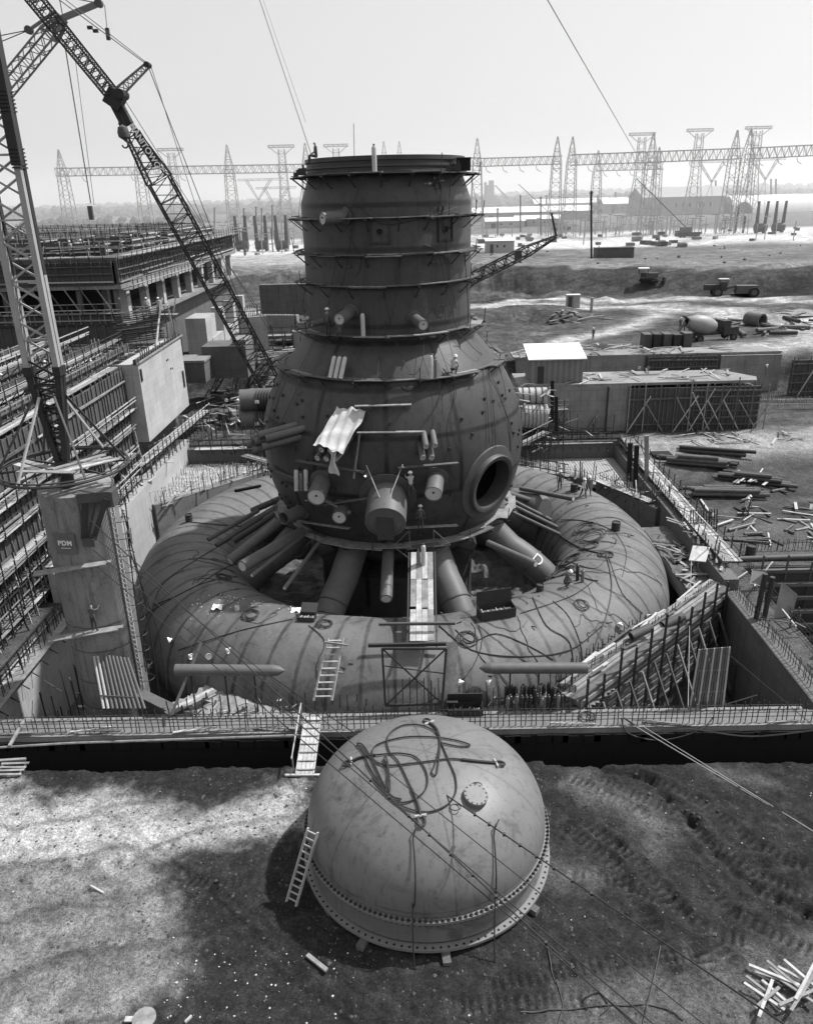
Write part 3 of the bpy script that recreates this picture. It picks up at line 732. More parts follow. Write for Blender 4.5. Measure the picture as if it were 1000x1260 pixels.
# blocks below the dome
for (px,py,s,lab) in ((446,1161,1,'small timber block poking out under the front left of the dome'),(549,1180,1,'stacked timber block under the front of the dome'),(655,1118,1,'dark timber cribbing stack under the right front of the dome'),(404,1122,.8,'timber block half hidden under the left of the dome')):
    p=atz(px,py,.1); dr=Vector((p.x-DC.x,p.y-DC.y,0)).normalized(); t=thing('timber_block',(p.x,p.y,0),lab,'timber block')
    a=R(90)*0+math.atan2(dr.y,dr.x)
    MB().box((p.x-dr.x*.5,p.y-dr.y*.5,.08),(1.5*s,.32,.26),Matrix.Rotation(a,3,'Z')).build('lower_block',WOODD,t)
    if s==1: MB().box((p.x-dr.x*.65,p.y-dr.y*.65,.16),(1.1,.26,.12),Matrix.Rotation(a+.1,3,'Z')).build('upper_block',WOODD,t)
for a in (40,100,150,200): 
    p=DC+Vector((math.cos(R(a))*4.9,math.sin(R(a))*4.9,.1)); single(MB().box(p,(1.2,.3,.26),Matrix.Rotation(R(a),3,'Z')),'timber_block',WOODD,'timber block hidden behind under the rim of the dome','timber block','hidden dome blocks')
# ------------------------------------------------------------------ people
def skeleton(pose):
    V={};E=[]
    def P(n,x,y,z,r): V[n]=(x,y,z,r)
    H=dict(stand=.93,walk=.91,sit=.12,crouch=.42,bend=.9,reach=.92)[pose]
    P('pel',0,0,H,.15)
    if pose=='bend': sp_=[(0,-.16,H+.2,.14),(0,-.38,H+.36,.17),(0,-.5,H+.42,.06),(0,-.64,H+.44,.1),(0,-.72,H+.4,.085)]
    elif pose=='crouch': sp_=[(0,-.08,H+.22,.14),(0,-.2,H+.44,.17),(0,-.26,H+.56,.06),(0,-.33,H+.68,.1),(0,-.36,H+.75,.085)]
    else: sp_=[(0,.0,H+.24,.135),(0,-.01,H+.47,.17),(0,-.01,H+.6,.06),(0,-.03,H+.72,.1),(0,-.03,H+.8,.09)]
    for n,p in zip(('waist','chest','neck','head','crown'),sp_): P(n,*p)
    E+=[('pel','waist'),('waist','chest'),('chest','neck'),('neck','head'),('head','crown')]
    hx,hy,hz,_=V['head']; P('nose',hx,hy-.115,hz-.0,.02); E.append(('head','nose'))
    cx,cyy,cz,_=V['chest']
    for s,n in ((-1,'l'),(1,'r')):
        P(n+'sh',s*.19,cyy,cz+.04,.075); E.append(('chest',n+'sh'))
        if pose in('stand','walk'): k=.12*s if pose=='walk' else 0; el=(s*.27,cyy+.03+k,cz-.26,.05); ha=(s*.27,cyy-.1+k*2,cz-.5,.035)
        elif pose=='reach': el=(s*.25,cyy-.22,cz-.02,.05); ha=(s*.2,cyy-.46,cz+.06,.035)
        elif pose=='sit': el=(s*.27,cyy-.02,cz-.24,.05); ha=(s*.2,cyy-.24,cz-.34,.035)
        else: el=(s*.24,cyy-.12,cz-.22,.05); ha=(s*.15,cyy-.3,cz-.36,.035)
        P(n+'el',*el);P(n+'wr',*ha); E+=[(n+'sh',n+'el'),(n+'el',n+'wr')]
        d=(Vector(ha[:3])-Vector(el[:3])).normalized(); h=Vector(ha[:3])+d*.08; P(n+'palm',h.x,h.y,h.z,.032); E.append((n+'wr',n+'palm'))
        for f in range(4):
            q=h+d*(.075-.008*abs(f-1.4))+Vector(((f-1.5)*.021,0,0)); P(n+'f%d'%f,q.x,q.y,q.z,.009); E.append((n+'palm',n+'f%d'%f))
        q=h+d*.01+Vector((-s*.05,-.02,0)); P(n+'th',q.x,q.y,q.z,.011); E.append((n+'palm',n+'th'))
        if pose=='sit': kn=(s*.13,-.42,H+.04,.075); an=(s*.13,-.46,H-.4,.05); to=(s*.14,-.62,H-.46,.045)
        elif pose=='crouch': kn=(s*.17,-.36,.5,.075); an=(s*.15,-.08,.1,.05); to=(s*.16,-.26,.04,.045)
        elif pose=='walk': kn=(s*.11,-.14*s-.04,.5,.075); an=(s*.11,-.26*s+.06,.09,.05); to=(s*.12,-.26*s-.12,.04,.045)
        else: kn=(s*.12,-.02,.49,.075); an=(s*.13,.02,.09,.05); to=(s*.15,-.14,.04,.045)
        P(n+'hip',s*.1,0,H-.05,.1);P(n+'kn',*kn);P(n+'an',*an);P(n+'to',*to)
        E+=[('pel',n+'hip'),(n+'hip',n+'kn'),(n+'kn',n+'an'),(n+'an',n+'to')]
    return V,E
BODY={}
def person_mesh(pose,shirt):
    if (pose,shirt) in BODY: return BODY[(pose,shirt)]
    V,E=skeleton(pose); names=list(V); me=bpy.data.meshes.new('person_body')
    me.from_pydata([V[n][:3] for n in names],[(names.index(a),names.index(b)) for a,b in E],[])
    o=bpy.data.objects.new('person_body',me); col.objects.link(o); md=o.modifiers.new('s','SKIN'); md.use_smooth_shade=True
    for i,n in enumerate(names): me.skin_vertices[0].data[i].radius=(V[n][3],V[n][3]*(.75 if n in('chest','waist','pel') else 1)); me.skin_vertices[0].data[i].use_root=(n=='pel')
    o.modifiers.new('b','SUBSURF').levels=1
    bpy.context.view_layer.update()
    ev=bpy.data.meshes.new_from_object(o.evaluated_get(bpy.context.evaluated_depsgraph_get())); bpy.data.objects.remove(o)
    for m_ in (SKIN,SHIRTL if shirt else SHIRT,TROUS): ev.materials.append(m_)
    seg=[(Vector(V[a][:3]),Vector(V[b][:3]),a,b) for a,b in E]
    def cls(a,b):
        if b in('head','crown','nose') or 'palm' in b or 'palm' in a or b=='neck': return 0
        if b[1:] in('hip','kn','an','to'): return 2
        return 1
    for p in ev.polygons:
        c=p.center; best=min(seg,key=lambda s:((c-s[0]-(s[1]-s[0])*max(0,min(1,(c-s[0]).dot(s[1]-s[0])/max(1e-9,(s[1]-s[0]).length_squared)))).length_squared)); p.material_index=cls(best[2],best[3])
    h=Vector(V['crown'][:3]); BODY[(pose,shirt)]=(ev,h); return ev,h
def person(loc,rz,pose,label,shirt=0,hat=True,group='construction workers'):
    ev,h=person_mesh(pose,shirt); t=thing('person',loc,label,'person',None); t.rotation_euler=(0,0,rz)
    o=bpy.data.objects.new('body',ev); col.objects.link(o); o.parent=t
    if hat:
        if 'hat' not in BODY:
            q=MB().lathe([(.165,0),(.16,.015),(.125,.02),(.118,.07),(.08,.12),(.001,.135)],(0,0,0),14).build('hard_hat',WHITE); BODY['hat']=q.data; bpy.data.objects.remove(q)
        o=bpy.data.objects.new('hard_hat',BODY['hat']); col.objects.link(o); o.parent=t; o.location=h+Vector((0,0,.01))
    return t
# ------------------------------------------------------------------ gas cylinders, drums, lamps, boxes
def gas_cyl(m,h=1.35,r=.12):
    t=thing('gas_cylinder',(0,0,0),'x','gas cylinder')
    MB().lathe([(.001,0),(r,0),(r,h*.84),(r*.8,h*.91),(r*.3,h*.94)],(0,0,0),16).build('cylinder_body',m,t); MB().lathe([(r*.42,h*.93),(r*.42,h),(.001,h)],(0,0,0),10).build('valve_cap',MIDS,t); return t
GC=gas_cyl(CYLL); GD=gas_cyl(mat('dark_cylinder_paint',.045,.35,.3,2,9,.05)); GW=gas_cyl(mat('grey_cylinder_paint',.2,.4,.3,2,9,.05))
used={}
def place(proto,loc,lab,rot=None,group=None,scale=None):
    if proto.name not in used:
        used[proto.name]=1; proto.location=loc
        if rot is not None: proto.rotation_euler=rot
        if scale: proto.scale=scale
        proto['label']=lab
        if group: proto['group']=group
        return proto
    return dup(proto,loc,rot,lab,group,scale)
def onv(px,py,off,zz):   # a spot on a plank ring at height zz, ring radius off
    best=None; d=ray(px,py)
    p=atz(px,py,zz); return p
def ringspot(px,r,z):
    # front point of ring radius r at height z that is seen in column px
    lo,hi=-PI,0
    for _ in range(40):
        m_=(lo+hi)/2; q=Vector((math.cos(m_)*r,math.sin(m_)*r,z))-CAM; x=500+F0*q.dot(CR)/q.dot(CF)
        if x<px: lo=m_
        else: hi=m_
    return Vector((math.cos(m_)*r,math.sin(m_)*r,z))
place(GC,ringspot(461,5.98,28.78),'pale gas cylinder strapped upright against the vessel rim',scale=(1.25,1.25,1.2))
place(GC,ringspot(447,6.5,18.76),'pale gas cylinder standing alone on the walkway by the vessel neck')
for i,(px,l) in enumerate(((406,'leftmost'),(412.5,'middle'),(419,'rightmost'))):
    place(GC,ringspot(px,8.35,16.25),l+' of three pale gas cylinders leaning on the vessel shoulder',(R(-24),R(14),R(0)),'three pale cylinders on the shoulder')
for i,(px,l) in enumerate(((530,'pale gas cylinder left of the welder on the shoulder walkway'),(536,'second pale gas cylinder close to the welder on the shoulder walkway'))): place(GW if i else GC,ringspot(px,8.4,16.2),l)
q=on_sphere(372,582)+Vector((0,-.9,0))
for i in range(3): place(GC if i!=1 else GW,(q.x-.35+.33*i,q.y,q.z-.95),('leftmost','middle','rightmost')[i]+' of three gas cylinders on the dark plank left of the bulb',(0,R(3),0),'three cylinders on the left plank')
base=[]
for i in range(26):
    px=623+ (i%13)*5.6+U(-1.5,1.5); py=838 if i<13 else 846
    p=atz(px,py+28,-.5); base.append((p.x,p.y-.1+(.3 if i<13 else -.05)))
for i,(x,y) in enumerate(base): place(random.choice([GD,GD,GD,GW]),(x,y-.1,-.55),'dark gas cylinder standing in the crowded row under the right pipe',(R(U(-5,5)),R(U(-5,5)),U(0,6)),'gas cylinders crowded under the right pipe',scale=(1,1,U(.9,1.05)))
def drum(label,loc,m=DARK,h=.85,r=.3,rot=None,group=None):
    t=thing('steel_drum',loc,label,'drum',group)
    MB().lathe([(.001,0),(r,0),(r,h*.33),(r+.015,h*.34),(r,h*.36),(r,h*.66),(r+.015,h*.67),(r,h*.69),(r,h),(r-.02,h+.01),(r-.03,h-.06),(.001,h-.06)],loc,20).build('drum_body',m,t)
    if rot: t.rotation_euler=rot
    return t
def on_t(px,py): return on_torus(px,py)
for px,py,lab,m,r in ((233,641,'dark drum standing on top of the left of the ring',DARK,.3),(757,652,'dark drum on the crown of the right of the ring',DARK,.34),(292,750,'small pale can on the left front of the ring',PIPEL,.16),(172,664,'black barrel beside the railing on the far left of the ring',DARK,.42),(706,604,'dark barrel near the two walking men on the ring',DARK,.34),(664,727,'dark bucket beside the hose pile on the ring',DARK,.26)):
    p=on_t(px,py); p.z-=.1; drum(lab,tuple(p),m,r=r,h=r*2.3)
for i,(px,py) in enumerate(((710,714),(716,716))):
    p=on_t(px,py); place(GD if i==0 else GW,(p.x,p.y,p.z-.05),'dark pair cylinder on the right of the ring, '+('taller left one' if i==0 else 'smaller right one'),scale=(1,1,1 if i==0 else .75))
for i,(px,py) in enumerate(((515,699),(521,697))):
    p=aty(px,py,-13.6); place(GC if i else GW,tuple(p),('left','right')[i]+' gas cylinder at the inner end of the plank gangway')
# hooded work lamps
def lamp(p,lab,s=1.,pole=0.,tilt=.5):
    p=Vector(p); t=thing('work_lamp',tuple(p),lab,'lamp','white hooded work lamps')
    ax=Vector((U(-1.4,1.4),-tilt*U(.2,2),U(-.7,.1))).normalized(); c=p+Vector((0,0,pole+.3))
    MB().lathe([(.03,.0),(.07,.02),(.09,.1),(.15,.14),(.2,.2),(.215,.27),(.2,.26),(.15,.19),(.06,.14)],c-ax*.15,16,ax=ax).build('lamp_shade',WHITE,t)
    MB().lathe([(.03,.16),(.08,.2),(.09,.26),(.06,.31),(.001,.33)],c-ax*.2,10,ax=ax).build('bulb',WHITE,t)
    MB().tube([p-Vector((0,0,.1)),c-ax*.15],.025,5).build('lamp_post',DARK,t); return t
for px,py,lab in ((210,788,'white work lamp at the lower left of the ring'),(235,808,'white work lamp above the left end of the capped pipe'),(257,808,'white work lamp on the ring above the capped pipe'),(281,801,'white work lamp to the right of the others on the left of the ring'),(186,820,'white work lamp lowest on the left of the ring')): lamp(on_t(px,py+4),lab)
for px,py,z,lab in ((566,822,-.5,'white work lamp over the open tool chest'),(600,822,-.5,'white work lamp above the left end of the right pipe')): lamp(atz(px,py+45,z),lab,pole=1.3)
for px,py,lab in ((762,770,'white work lamp beside the dark pipe stubs on the right of the ring'),(797,760,'larger white work lamp at the right foot of the ring')): lamp(on_t(px,py+3),lab,1.2)
# boxes on the ring
def tbox(loc,rz,d,lab,m=DARK,lidang=60,name='tool_box',tr=(0,0)):
    t=thing(name,tuple(loc),lab,'tool box'); x,y,z=d; X,Y,Z=loc
    mb=MB(); 
    for c,s in (((0,-y/2,z/2),(x,.03,z)),((0,y/2,z/2),(x,.03,z)),((-x/2,0,z/2),(.03,y,z)),((x/2,0,z/2),(.03,y,z)),((0,0,.02),(x,y,.03))): mb.box((X+c[0],Y+c[1],Z+c[2]),s)
    mb.build('box_body',m,t)
    a=R(lidang); MB().box((X,Y+y/2+.02-math.cos(a)*y/2,Z+z+math.sin(a)*y/2),(x+.02,y,.04),Matrix.Rotation(-a,3,'X')).build('lid',m,t)
    o=MB().box((X,Y,Z+z*.6),(x*.9,y*.35,.05)).build('tray',PIPE,t)
    for i in range(7): MB().bar((X-x*.4+x*.13*i,Y-y*.3,Z+z*.66),(X-x*.4+x*.13*i+U(0,.1),Y+y*.3*U(.2,1),Z+z*.7),.05,.04).build('tool',random.choice([GAL,PIPE,WOODL]),t)
    t.rotation_euler=(tr[0],tr[1],rz); return t
p=on_t(610,757); tbox((p.x,p.y,p.z-.1),R(14),(2.3,.9,.75),'large dark open box on top of the ring right of the gangway',DARK,95,name='job_box',tr=(.05,0))
p=on_t(378,762); tbox((p.x,p.y,p.z-.08),R(-8),(1.05,.7,.4),'small dark case on the ring left of the gangway',DARK,150)
p=atz(572,880,-.45); tbox((p.x,p.y+.1,-.6),0,(2.0,.8,.72),'open steel tool chest full of tools on the front ledge',DARK,70,name='tool_chest')
t=thing('small_crate',tuple(atz(441,865,-.4)),'small rusty crate with a rag on the front ledge','crate'); p=atz(441,866,-.45)
MB().box((p.x,p.y,-.1),(.8,.5,.55)).build('crate_body',MIDS,t); MB().grid(lambda u,v:(p.x-.35+.7*u,p.y-.3+.5*v,.2+.05*math.sin(9*u)+.04*math.cos(7*v)),8,6).build('rag',CLOTH,t)
# rags and papers on the ring
mb=None
for i,(px,py,lab) in enumerate(((365,752,'crumpled white rag beside the small dark case on the ring'),(268,748,'white scrap of paper on the left shoulder of the ring'))):
    p=on_t(px,py); single(MB().grid(lambda u,v:p+Vector(((u-.5)*.7,(v-.5)*.6,.1+.1*math.sin(9*u+3)*math.cos(8*v))),9,9),'rag',WHITE,lab,'rag')
mb=MB()
for i in range(75):
    px=U(235,300) if i<45 else U(270,395); py=(745+abs(px-270)*.1+U(-14,14)) if i<45 else 735+(px-270)*.16+U(-4,4)
    p=on_t(px,py); n_=tn(p); stone(mb,p+n_*.03,U(.02,.06),.4)
tag(mb.build('litter',WHITE),'white paper scraps and electrode stubs littering the left of the ring','litter',kind='stuff')
# ------------------------------------------------------------------ hoses and cables draped over the ring
def drape(l,r,lab,m=HOSE,surf=on_torus,name='welding_hose',off=.03,cat='hose',group=None,n=5):
    P=[]
    for q in smooth([(x,y,0) for x,y in l],n):
        P.append(surf(q.x,q.y,off))
    for i in range(1,len(P)):
        if (P[i]-P[i-1]).length>6: P[i]=P[i-1]
    return single(MB().tube(P,r,5),name,m,lab,cat,group)
H=[([(610,660),(635,680),(670,690),(700,700),(720,712),(735,715)],.05,'thick black hose from the bulb to the hose knot on the ring'),
([(640,615),(665,640),(690,660),(715,675),(742,682)],.05,'thick cable from the far side to the hose knot on the ring'),
([(745,682),(752,720),(745,760),(730,800),(725,850)],.05,'thick cable dropping down the right front of the ring'),
([(748,685),(765,730),(790,755)],.03,'thin hose curving to the lamps at the right of the ring'),
([(540,770),(580,800),(640,808),(700,800),(740,770)],.035,'long hose looping along the front of the ring below the job box'),
([(560,775),(580,790),(610,780),(650,795),(680,812)],.03,'wandering thin lead below the job box'),
([(290,660),(240,690),(200,720),(185,760)],.03,'thin cable running down the left of the ring'),
([(175,760),(215,735),(260,715),(330,705)],.035,'long cable across the left of the ring toward the vessel'),
([(190,745),(235,725),(275,700),(300,690)],.03,'second cable across the left of the ring'),
([(230,642),(260,645),(300,648)],.035,'cable from the drum on the left of the ring'),
([(220,800),(250,790),(300,775),(360,762)],.03,'lead lying along the left front of the ring to the small case'),
([(380,770),(400,790),(390,820),(398,850)],.03,'lead dropping beside the small ladder'),
([(680,740),(700,760),(715,800),(712,840)],.03,'thin hose down the ring above the gas cylinders'),
([(655,735),(672,770),(700,790),(705,830)],.035,'hose from the bucket down over the ring'),
([(650,700),(690,690),(730,700),(748,684)],.03,'slack hose between the bulb and the hose knot'),
([(690,640),(710,640),(735,645),(757,655)],.03,'lead running to the drum on the right crown of the ring'),
([(757,655),(770,680),(765,710)],.02,'thin lead hanging from the right crown drum'),
([(640,755),(700,735),(730,715)],.03,'hose from the job box to the right'),]
for l,r,lab in H: drape(l,r,lab)
def coil(px,py,n,rad,lab,surf=on_t,m=HOSE,flat=.5,z=None):
    c=surf(px,py) if z is None else atz(px,py,z); nn=tn(c) if z is None else Vector((0,0,1)); Q=nn.to_track_quat('Z','Y').to_matrix(); P=[]
    for i in range(n*14):
        a=2*PI*i/14; rr=rad*(1+.3*math.sin(a*.37+i*.05)); w=Q@Vector((rr*math.cos(a)+.2*rad*math.sin(i*.11),rr*math.sin(a),.04+.02*math.sin(i))); P.append(c+w)
    return single(MB().tube(P,.028,4),'hose_coil',m,lab,'hose','coiled hoses and leads')
for px,py,n,rd,lab in ((720,650,5,.7,'loose tangle of leads on the right of the ring near the crown drum'),(727,660,4,1.0,'wide tangle of hoses left of the crown drum'),(700,690,6,.8,'hose tangle beside the slanting vent on the right of the ring'),(745,683,5,.45,'tight knot where the hoses meet on the right of the ring'),(309,757,5,.45,'coil of dark cable on the left front of the ring'),(275,710,4,.45,'loops of cable on the left shoulder of the ring'),(725,672,5,.6,'small hose loops beside the hose knot'),(715,744,3,.4,'hose loop next to the cylinder pair on the ring'),(575,786,4,.5,'loops of lead between the gangway and the job box'),(400,768,4,.4,'tangled leads right of the small case'),(690,705,4,.9,'big slack hose loops in front of the slanting vent')):
    coil(px,py,n,rd,lab)
coil(722,882,3,.35,'small ring of hose hanging on the front wall',z=-.2); coil(473,860,4,.4,'coiled rope behind the low front wall',z=-.5)
# many thin leads wandering over the ring
for i in range(34):
    a=U(-75,35) if i<24 else U(-165,-100); b=U(40,120); L=U(2,5); P=[]; da=U(-1,1); db=U(-1,1)
    for k in range(28):
        P.append(tor(a,b,.025)); da+=U(-.35,.35); db+=U(-.6,.6); da=max(-.9,min(.9,da)); db=max(-1.6,min(1.6,db)); a+=da*.55; b=max(25,min(150,b+db*1.8))
    single(MB().tube(smooth(P,2),U(.014,.024),4),'welding_lead',HOSE,'thin black welding lead wandering over the steel ring','hose','thin leads on the ring')
for i in range(30):
    a=U(-150,-30) if i<22 else U(-30,20); p_=tor(a,U(35,130),.03); q_=p_+Vector((U(-.35,.35),U(-.35,.35),0)); q_.z=p_.z+U(.0,.06); single(MB().bar(p_,q_,.06,.05),'steel_offcut',random.choice([DARK,MIDS]),'small dark steel offcut lying on the ring','offcut','offcuts on the ring')
# long pipes on the ledges
def cpipe(a,b,r,lab,cone=True,m=PIPE):
    a=Vector(a);b=Vector(b);d=(b-a).normalized(); t=thing('capped_pipe',tuple(a),lab,'pipe')
    MB().tube([a,b],r,20).build('pipe_body',m,t)
    if cone: MB().tube([b,b+d*r*1.0,b+d*r*2.1],[r,r*.86,r*.1],20).build('end_cone',m,t)
    for k in (.15,.5,.8):
        c=a.lerp(b,k); MB().bar(c+Vector((0,0,-.3)),(c.x,c.y,-.8 if c.z>-.4 else c.z-2),.09,.09).build('prop',DARK,t)
    return t
cpipe(aty(216,824,-20.6),aty(336,825,-20.6),.33,'large capped pipe lying on props at the left foot of the ring')
cpipe(aty(722,822,-20.2),aty(604,822,-20.2),.33,'large capped pipe lying on props above the gas bottles at the right')
# pipe stubs (dark) at right foot of the ring, pipes hanging under the bulb
def rod(a,b,r,lab,name='steel_pipe',m=PIPE,cat='pipe',grp=None,hollow=True):
    t=thing(name,tuple(Vector(a)),lab,cat,grp); MB().tube([a,b],r,14).build('pipe_body',m,t)
    if hollow:
        d=(Vector(b)-Vector(a)).normalized(); MB().lathe([(r*.78,.0),(.001,.0)],Vector(b)+d*.006,14,ax=d).build('bore',BLACK if m is not PIPE else PIPEL,t)
    return t
rod(aty(560+240,772,-15),aty(776,783,-15.6),.3,'short dark pipe stub at the right foot of the ring, upper one',m=MIDS)
rod(aty(840,758,-13),aty(815,770,-13.6),.3,'short dark pipe stub nearest the right wall',m=MIDS)
rod(aty(478,668,-8),aty(475,737,-13),.42,'straight hanging pipe under the middle of the bulb')
rod(aty(600,668,-8.2),aty(659,694,-11.6),.24,'slanting thin pipe under the right of the bulb')
rod(aty(372,655,-6.5),aty(298,697,-12.),.42,'thick slanting pipe under the left of the bulb')
rod(aty(342,643,-5.5),aty(283,690,-9.),.38,'second thick slanting pipe left under the bulb')
rod(aty(372,660,-7),aty(310,708,-12.4),.15,'thin slanting pipe under the left of the bulb')
rod(aty(392,668,-8),aty(350,724,-12.8),.14,'thin steep pipe under the left of the bulb')
rod(aty(318,628,-4),aty(256,664,-7.),.17,'thin dark bar pipe at the left of the bulb resting over the ring',m=MIDS)
rod(aty(322,636,-4),aty(266,671,-7.),.17,'second dark bar pipe at the left of the bulb',m=MIDS)
rod(aty(640,601,5),aty(705,614,1),.2,'grey pipe pointing right from behind the bulb')
rod(aty(320,598,3),aty(290,604,0),.14,'short black pipe stub high at the left of the bulb',m=DARK)
# big outer nozzle on the right behind hatch
t=thing('short_vessel_pipe',(9,3,3),'fat short round-ended pipe between the bulb and the ring on the right','pipe')
a=aty(632,618,6);b=aty(664,626,3.5); MB().tube([a,b,b+(b-a).normalized()*.5],[1.3,1.3,1.0],24).build('pipe_body',PIPE,t)
# painted letter D on the slanted vent
cu=bpy.data.curves.new('painted_letter','FONT'); cu.body='D'; cu.size=1.1; cu.extrude=.004
def text(name,body,size,M4,m,parent=None,lab=None,cat=None,spacing=1.,bold=0.):
    cu=bpy.data.curves.new(name,'FONT'); cu.body=body; cu.size=size; cu.extrude=.006; cu.align_x='CENTER'; cu.align_y='CENTER'; cu.space_character=spacing; cu.offset=bold
    o=bpy.data.objects.new(name,cu); col.objects.link(o); bpy.context.view_layer.update()
    me=bpy.data.meshes.new_from_object(o.evaluated_get(bpy.context.evaluated_depsgraph_get())); bpy.data.objects.remove(o)
    me.transform(M4); me.materials.append(m); o=bpy.data.objects.new(name,me); col.objects.link(o)
    if parent is not None:
        L=Vector((0,0,0)); q=parent
        while q is not None: L=L+q.location; q=q.parent
        o.parent=parent; me.transform(Matrix.Translation(-L))
    return o
ad=R(22.5-45+0); d_=Vector((math.cos(ad),math.sin(ad),0)); 
p1=d_*9.6+Vector((0,0,1.9)); p2=d_*13.4+Vector((0,0,-.9)); c_=p1.lerp(p2,.5); ax=(p2-p1).normalized(); sd=ax.cross(Vector((0,0,1))).normalized(); up=sd.cross(ax)
nn=(up*.8+sd*.6).normalized() if sd.y<0 else (up*.8-sd*.6).normalized(); yy=nn.cross(ax)
M4=Matrix((( ax.x,yy.x,nn.x,0),(ax.y,yy.y,nn.y,0),(ax.z,yy.z,nn.z,0),(0,0,0,1))); M4.translation=c_+Vector((0,0,.22))+nn*1.09
text('painted_letter','D',1.2,M4,WHITE,v)
# ------------------------------------------------------------------ gangway of planks, its frames and ladders
t=thing('plank_gangway',tuple(aty(519,735,-17)),'narrow gangway of worn boards from the ring up to the bulb','gangway')
A=aty(519,789,-19.3);Bq=aty(519,680,-12.6)
for i in range(4):
    for j in range(3):
        o_=Vector(((i-1.5)*.36,0,0)); f0=j/3+U(-.05,.05)*(j>0);f1=(j+1)/3
        MB().bar(A.lerp(Bq,f0)+o_+Vector((0,0,U(0,.03))),A.lerp(Bq,f1)+o_+Vector((0,0,U(0,.03))),.34,.05).build('plank',random.choice([WOODL,WOOD,WOODL]),t)
for s in (-.85,.85): MB().bar(A+Vector((s,-.4,-.1)),Bq+Vector((s,.2,-.1)),.09,.16).build('side_beam',DARK,t)
for s in (-1,1):
    c=Bq+Vector((s*.8,.9,0))
    mb=MB(); mb.bar(c,c+Vector((s*1.1,0,.1)),.05); mb.bar(c+Vector((0,0,-.1)),c+Vector((0,0,1.2)),.05); mb.bar(c+Vector((s*1.1,0,.1)),c+Vector((0,0,1.2)),.05); mb.bar(c+Vector((s*1.1,0,.1)),c+Vector((0,0,-.9)),.05); mb.build('bracket',PIPE,t)
beam1('steel_beam',DARK,aty(453,789,-19.5)+Vector((0,-.3,-.1)),aty(550,787,-19.5)+Vector((0,-.3,-.1)),.16,.2,'dark steel beam lying crosswise under the outer end of the gangway','beam')
beam1('steel_beam',MIDS,aty(466,768,-18.6),aty(560,767,-18.6),.14,.16,'dark beam lying across the ring behind the gangway end','beam')
t=thing('braced_frame',tuple(aty(508,865,-21.3)),'dark square steel frame with crossed braces below the gangway','frame')
c=[aty(470,798,-20.9),aty(549,798,-20.9),aty(544,866,-21.6),aty(474,868,-21.6)]
for i in range(4): MB().bar(c[i],c[(i+1)%4],.12,.12).build('frame_member',DARK,t)
MB().bar(c[0],c[2],.07,.07).build('cross_brace',DARK,t);MB().bar(c[1],c[3],.07,.07).build('cross_brace',DARK,t); MB().bar(c[0].lerp(c[3],.3),c[1].lerp(c[2],.45),.05).build('cross_brace',DARK,t)
for k in range(8):
    q=c[3].lerp(c[2],(k+.5)/8); MB().tube([q,q+Vector((0,.2,1.2+U(0,.7)))],.03,4).build('rebar',REBAR,t)
single(MB().grid(lambda u,v:aty(548+u*14,790+v*75,-20.7-.5*v)+Vector((.08*math.sin(9*v),.05*math.sin(13*v),0)),2,14),'plank_strip',WOODL,'ragged pale strip of wood beside the steel frame','strip')
def ladder(a,b,w,n,lab,m=GAL,r=.035,cleats=False,wide=None,side=None):
    a=Vector(a);b=Vector(b); t=thing('ladder',tuple(a),lab,'ladder'); s=side or Vector((1,0,0)); s=Vector(s).normalized()
    for k in (-1,1): MB().bar(a+s*w*k/2,b+s*w*k/2*(wide or 1),.06+(.05 if m is WOODL else 0),.1).build('rail',m,t)
    for i in range(n):
        c=a.lerp(b,(i+.6)/n); ww=w*(1+((wide or 1)-1)*(i+.6)/n)
        (MB().bar(c-s*ww/2,c+s*ww/2,.18 if cleats else (.1 if m is WOODL else .04),.06)).build('rung',m,t)
    return t
ladder(aty(397,862,-21.3),aty(413,785,-19.6),1.05,9,'wide homemade wooden ladder climbing the front of the ring',m=WOODL,wide=.85,r=.06)
mb_a=aty(393,812,-20.4);
for k,(x0,y0,x1,y1) in enumerate(((399,790,428,794),(390,824,422,828))): beam1('cross_plank',WOOD,aty(x0,y0,-19.9-.5*k),aty(x1,y1,-19.9-.5*k),.08,.1,('upper','lower')[k]+' cross batten nailed over the ladder on the ring','batten')
a_=atz(362,1112,.12); b_=on_dome(391,1022)+Vector((-.18,-.12,.15))
ladder(a_+Vector((-.12,0,0)),b_,.5,11,'aluminium ladder leaning against the left of the dome',m=GAL,side=(.85,-.5,0))
# gangplank over the trench
t=thing('cleated_ramp',tuple(atz(375,955,0)),'cleated wooden ramp with a handrail crossing the trench left of the dome','ramp')
a=atz(375,953,.1);b=atz(385,884,.15)+Vector((0,.1,0))
for s in (-.45,.45): MB().bar(a+Vector((s,0,0)),b+Vector((s,0,0)),.07,.16).build('side_rail',WOODL,t)
for i in range(4): MB().bar(a+Vector(((i-1.5)*.22,0,.02)),b+Vector(((i-1.5)*.22,0,.02)),.2,.04).build('board',WOODL,t)
for i in range(7):
    c=a.lerp(b,(i+.4)/7); MB().bar(c+Vector((-.5,0,.09)),c+Vector((.5,0,.09)),.07,.05).build('cleat',WOOD,t)
MB().bar(a+Vector((-1.0,-.05,.02)),a+Vector((.9,-.05,.0)),.12,.08).build('foot_board',WOODL,t)
for f in (.05,.95): MB().bar(a.lerp(b,f)+Vector((-.6,0,0)),a.lerp(b,f)+Vector((-.6,0,1.0)),.07).build('handrail_post',WOOD,t)
MB().bar(a+Vector((-.6,0,1.0)),b+Vector((-.6,0,1.0)),.05,.07).build('handrail',WOODL,t)
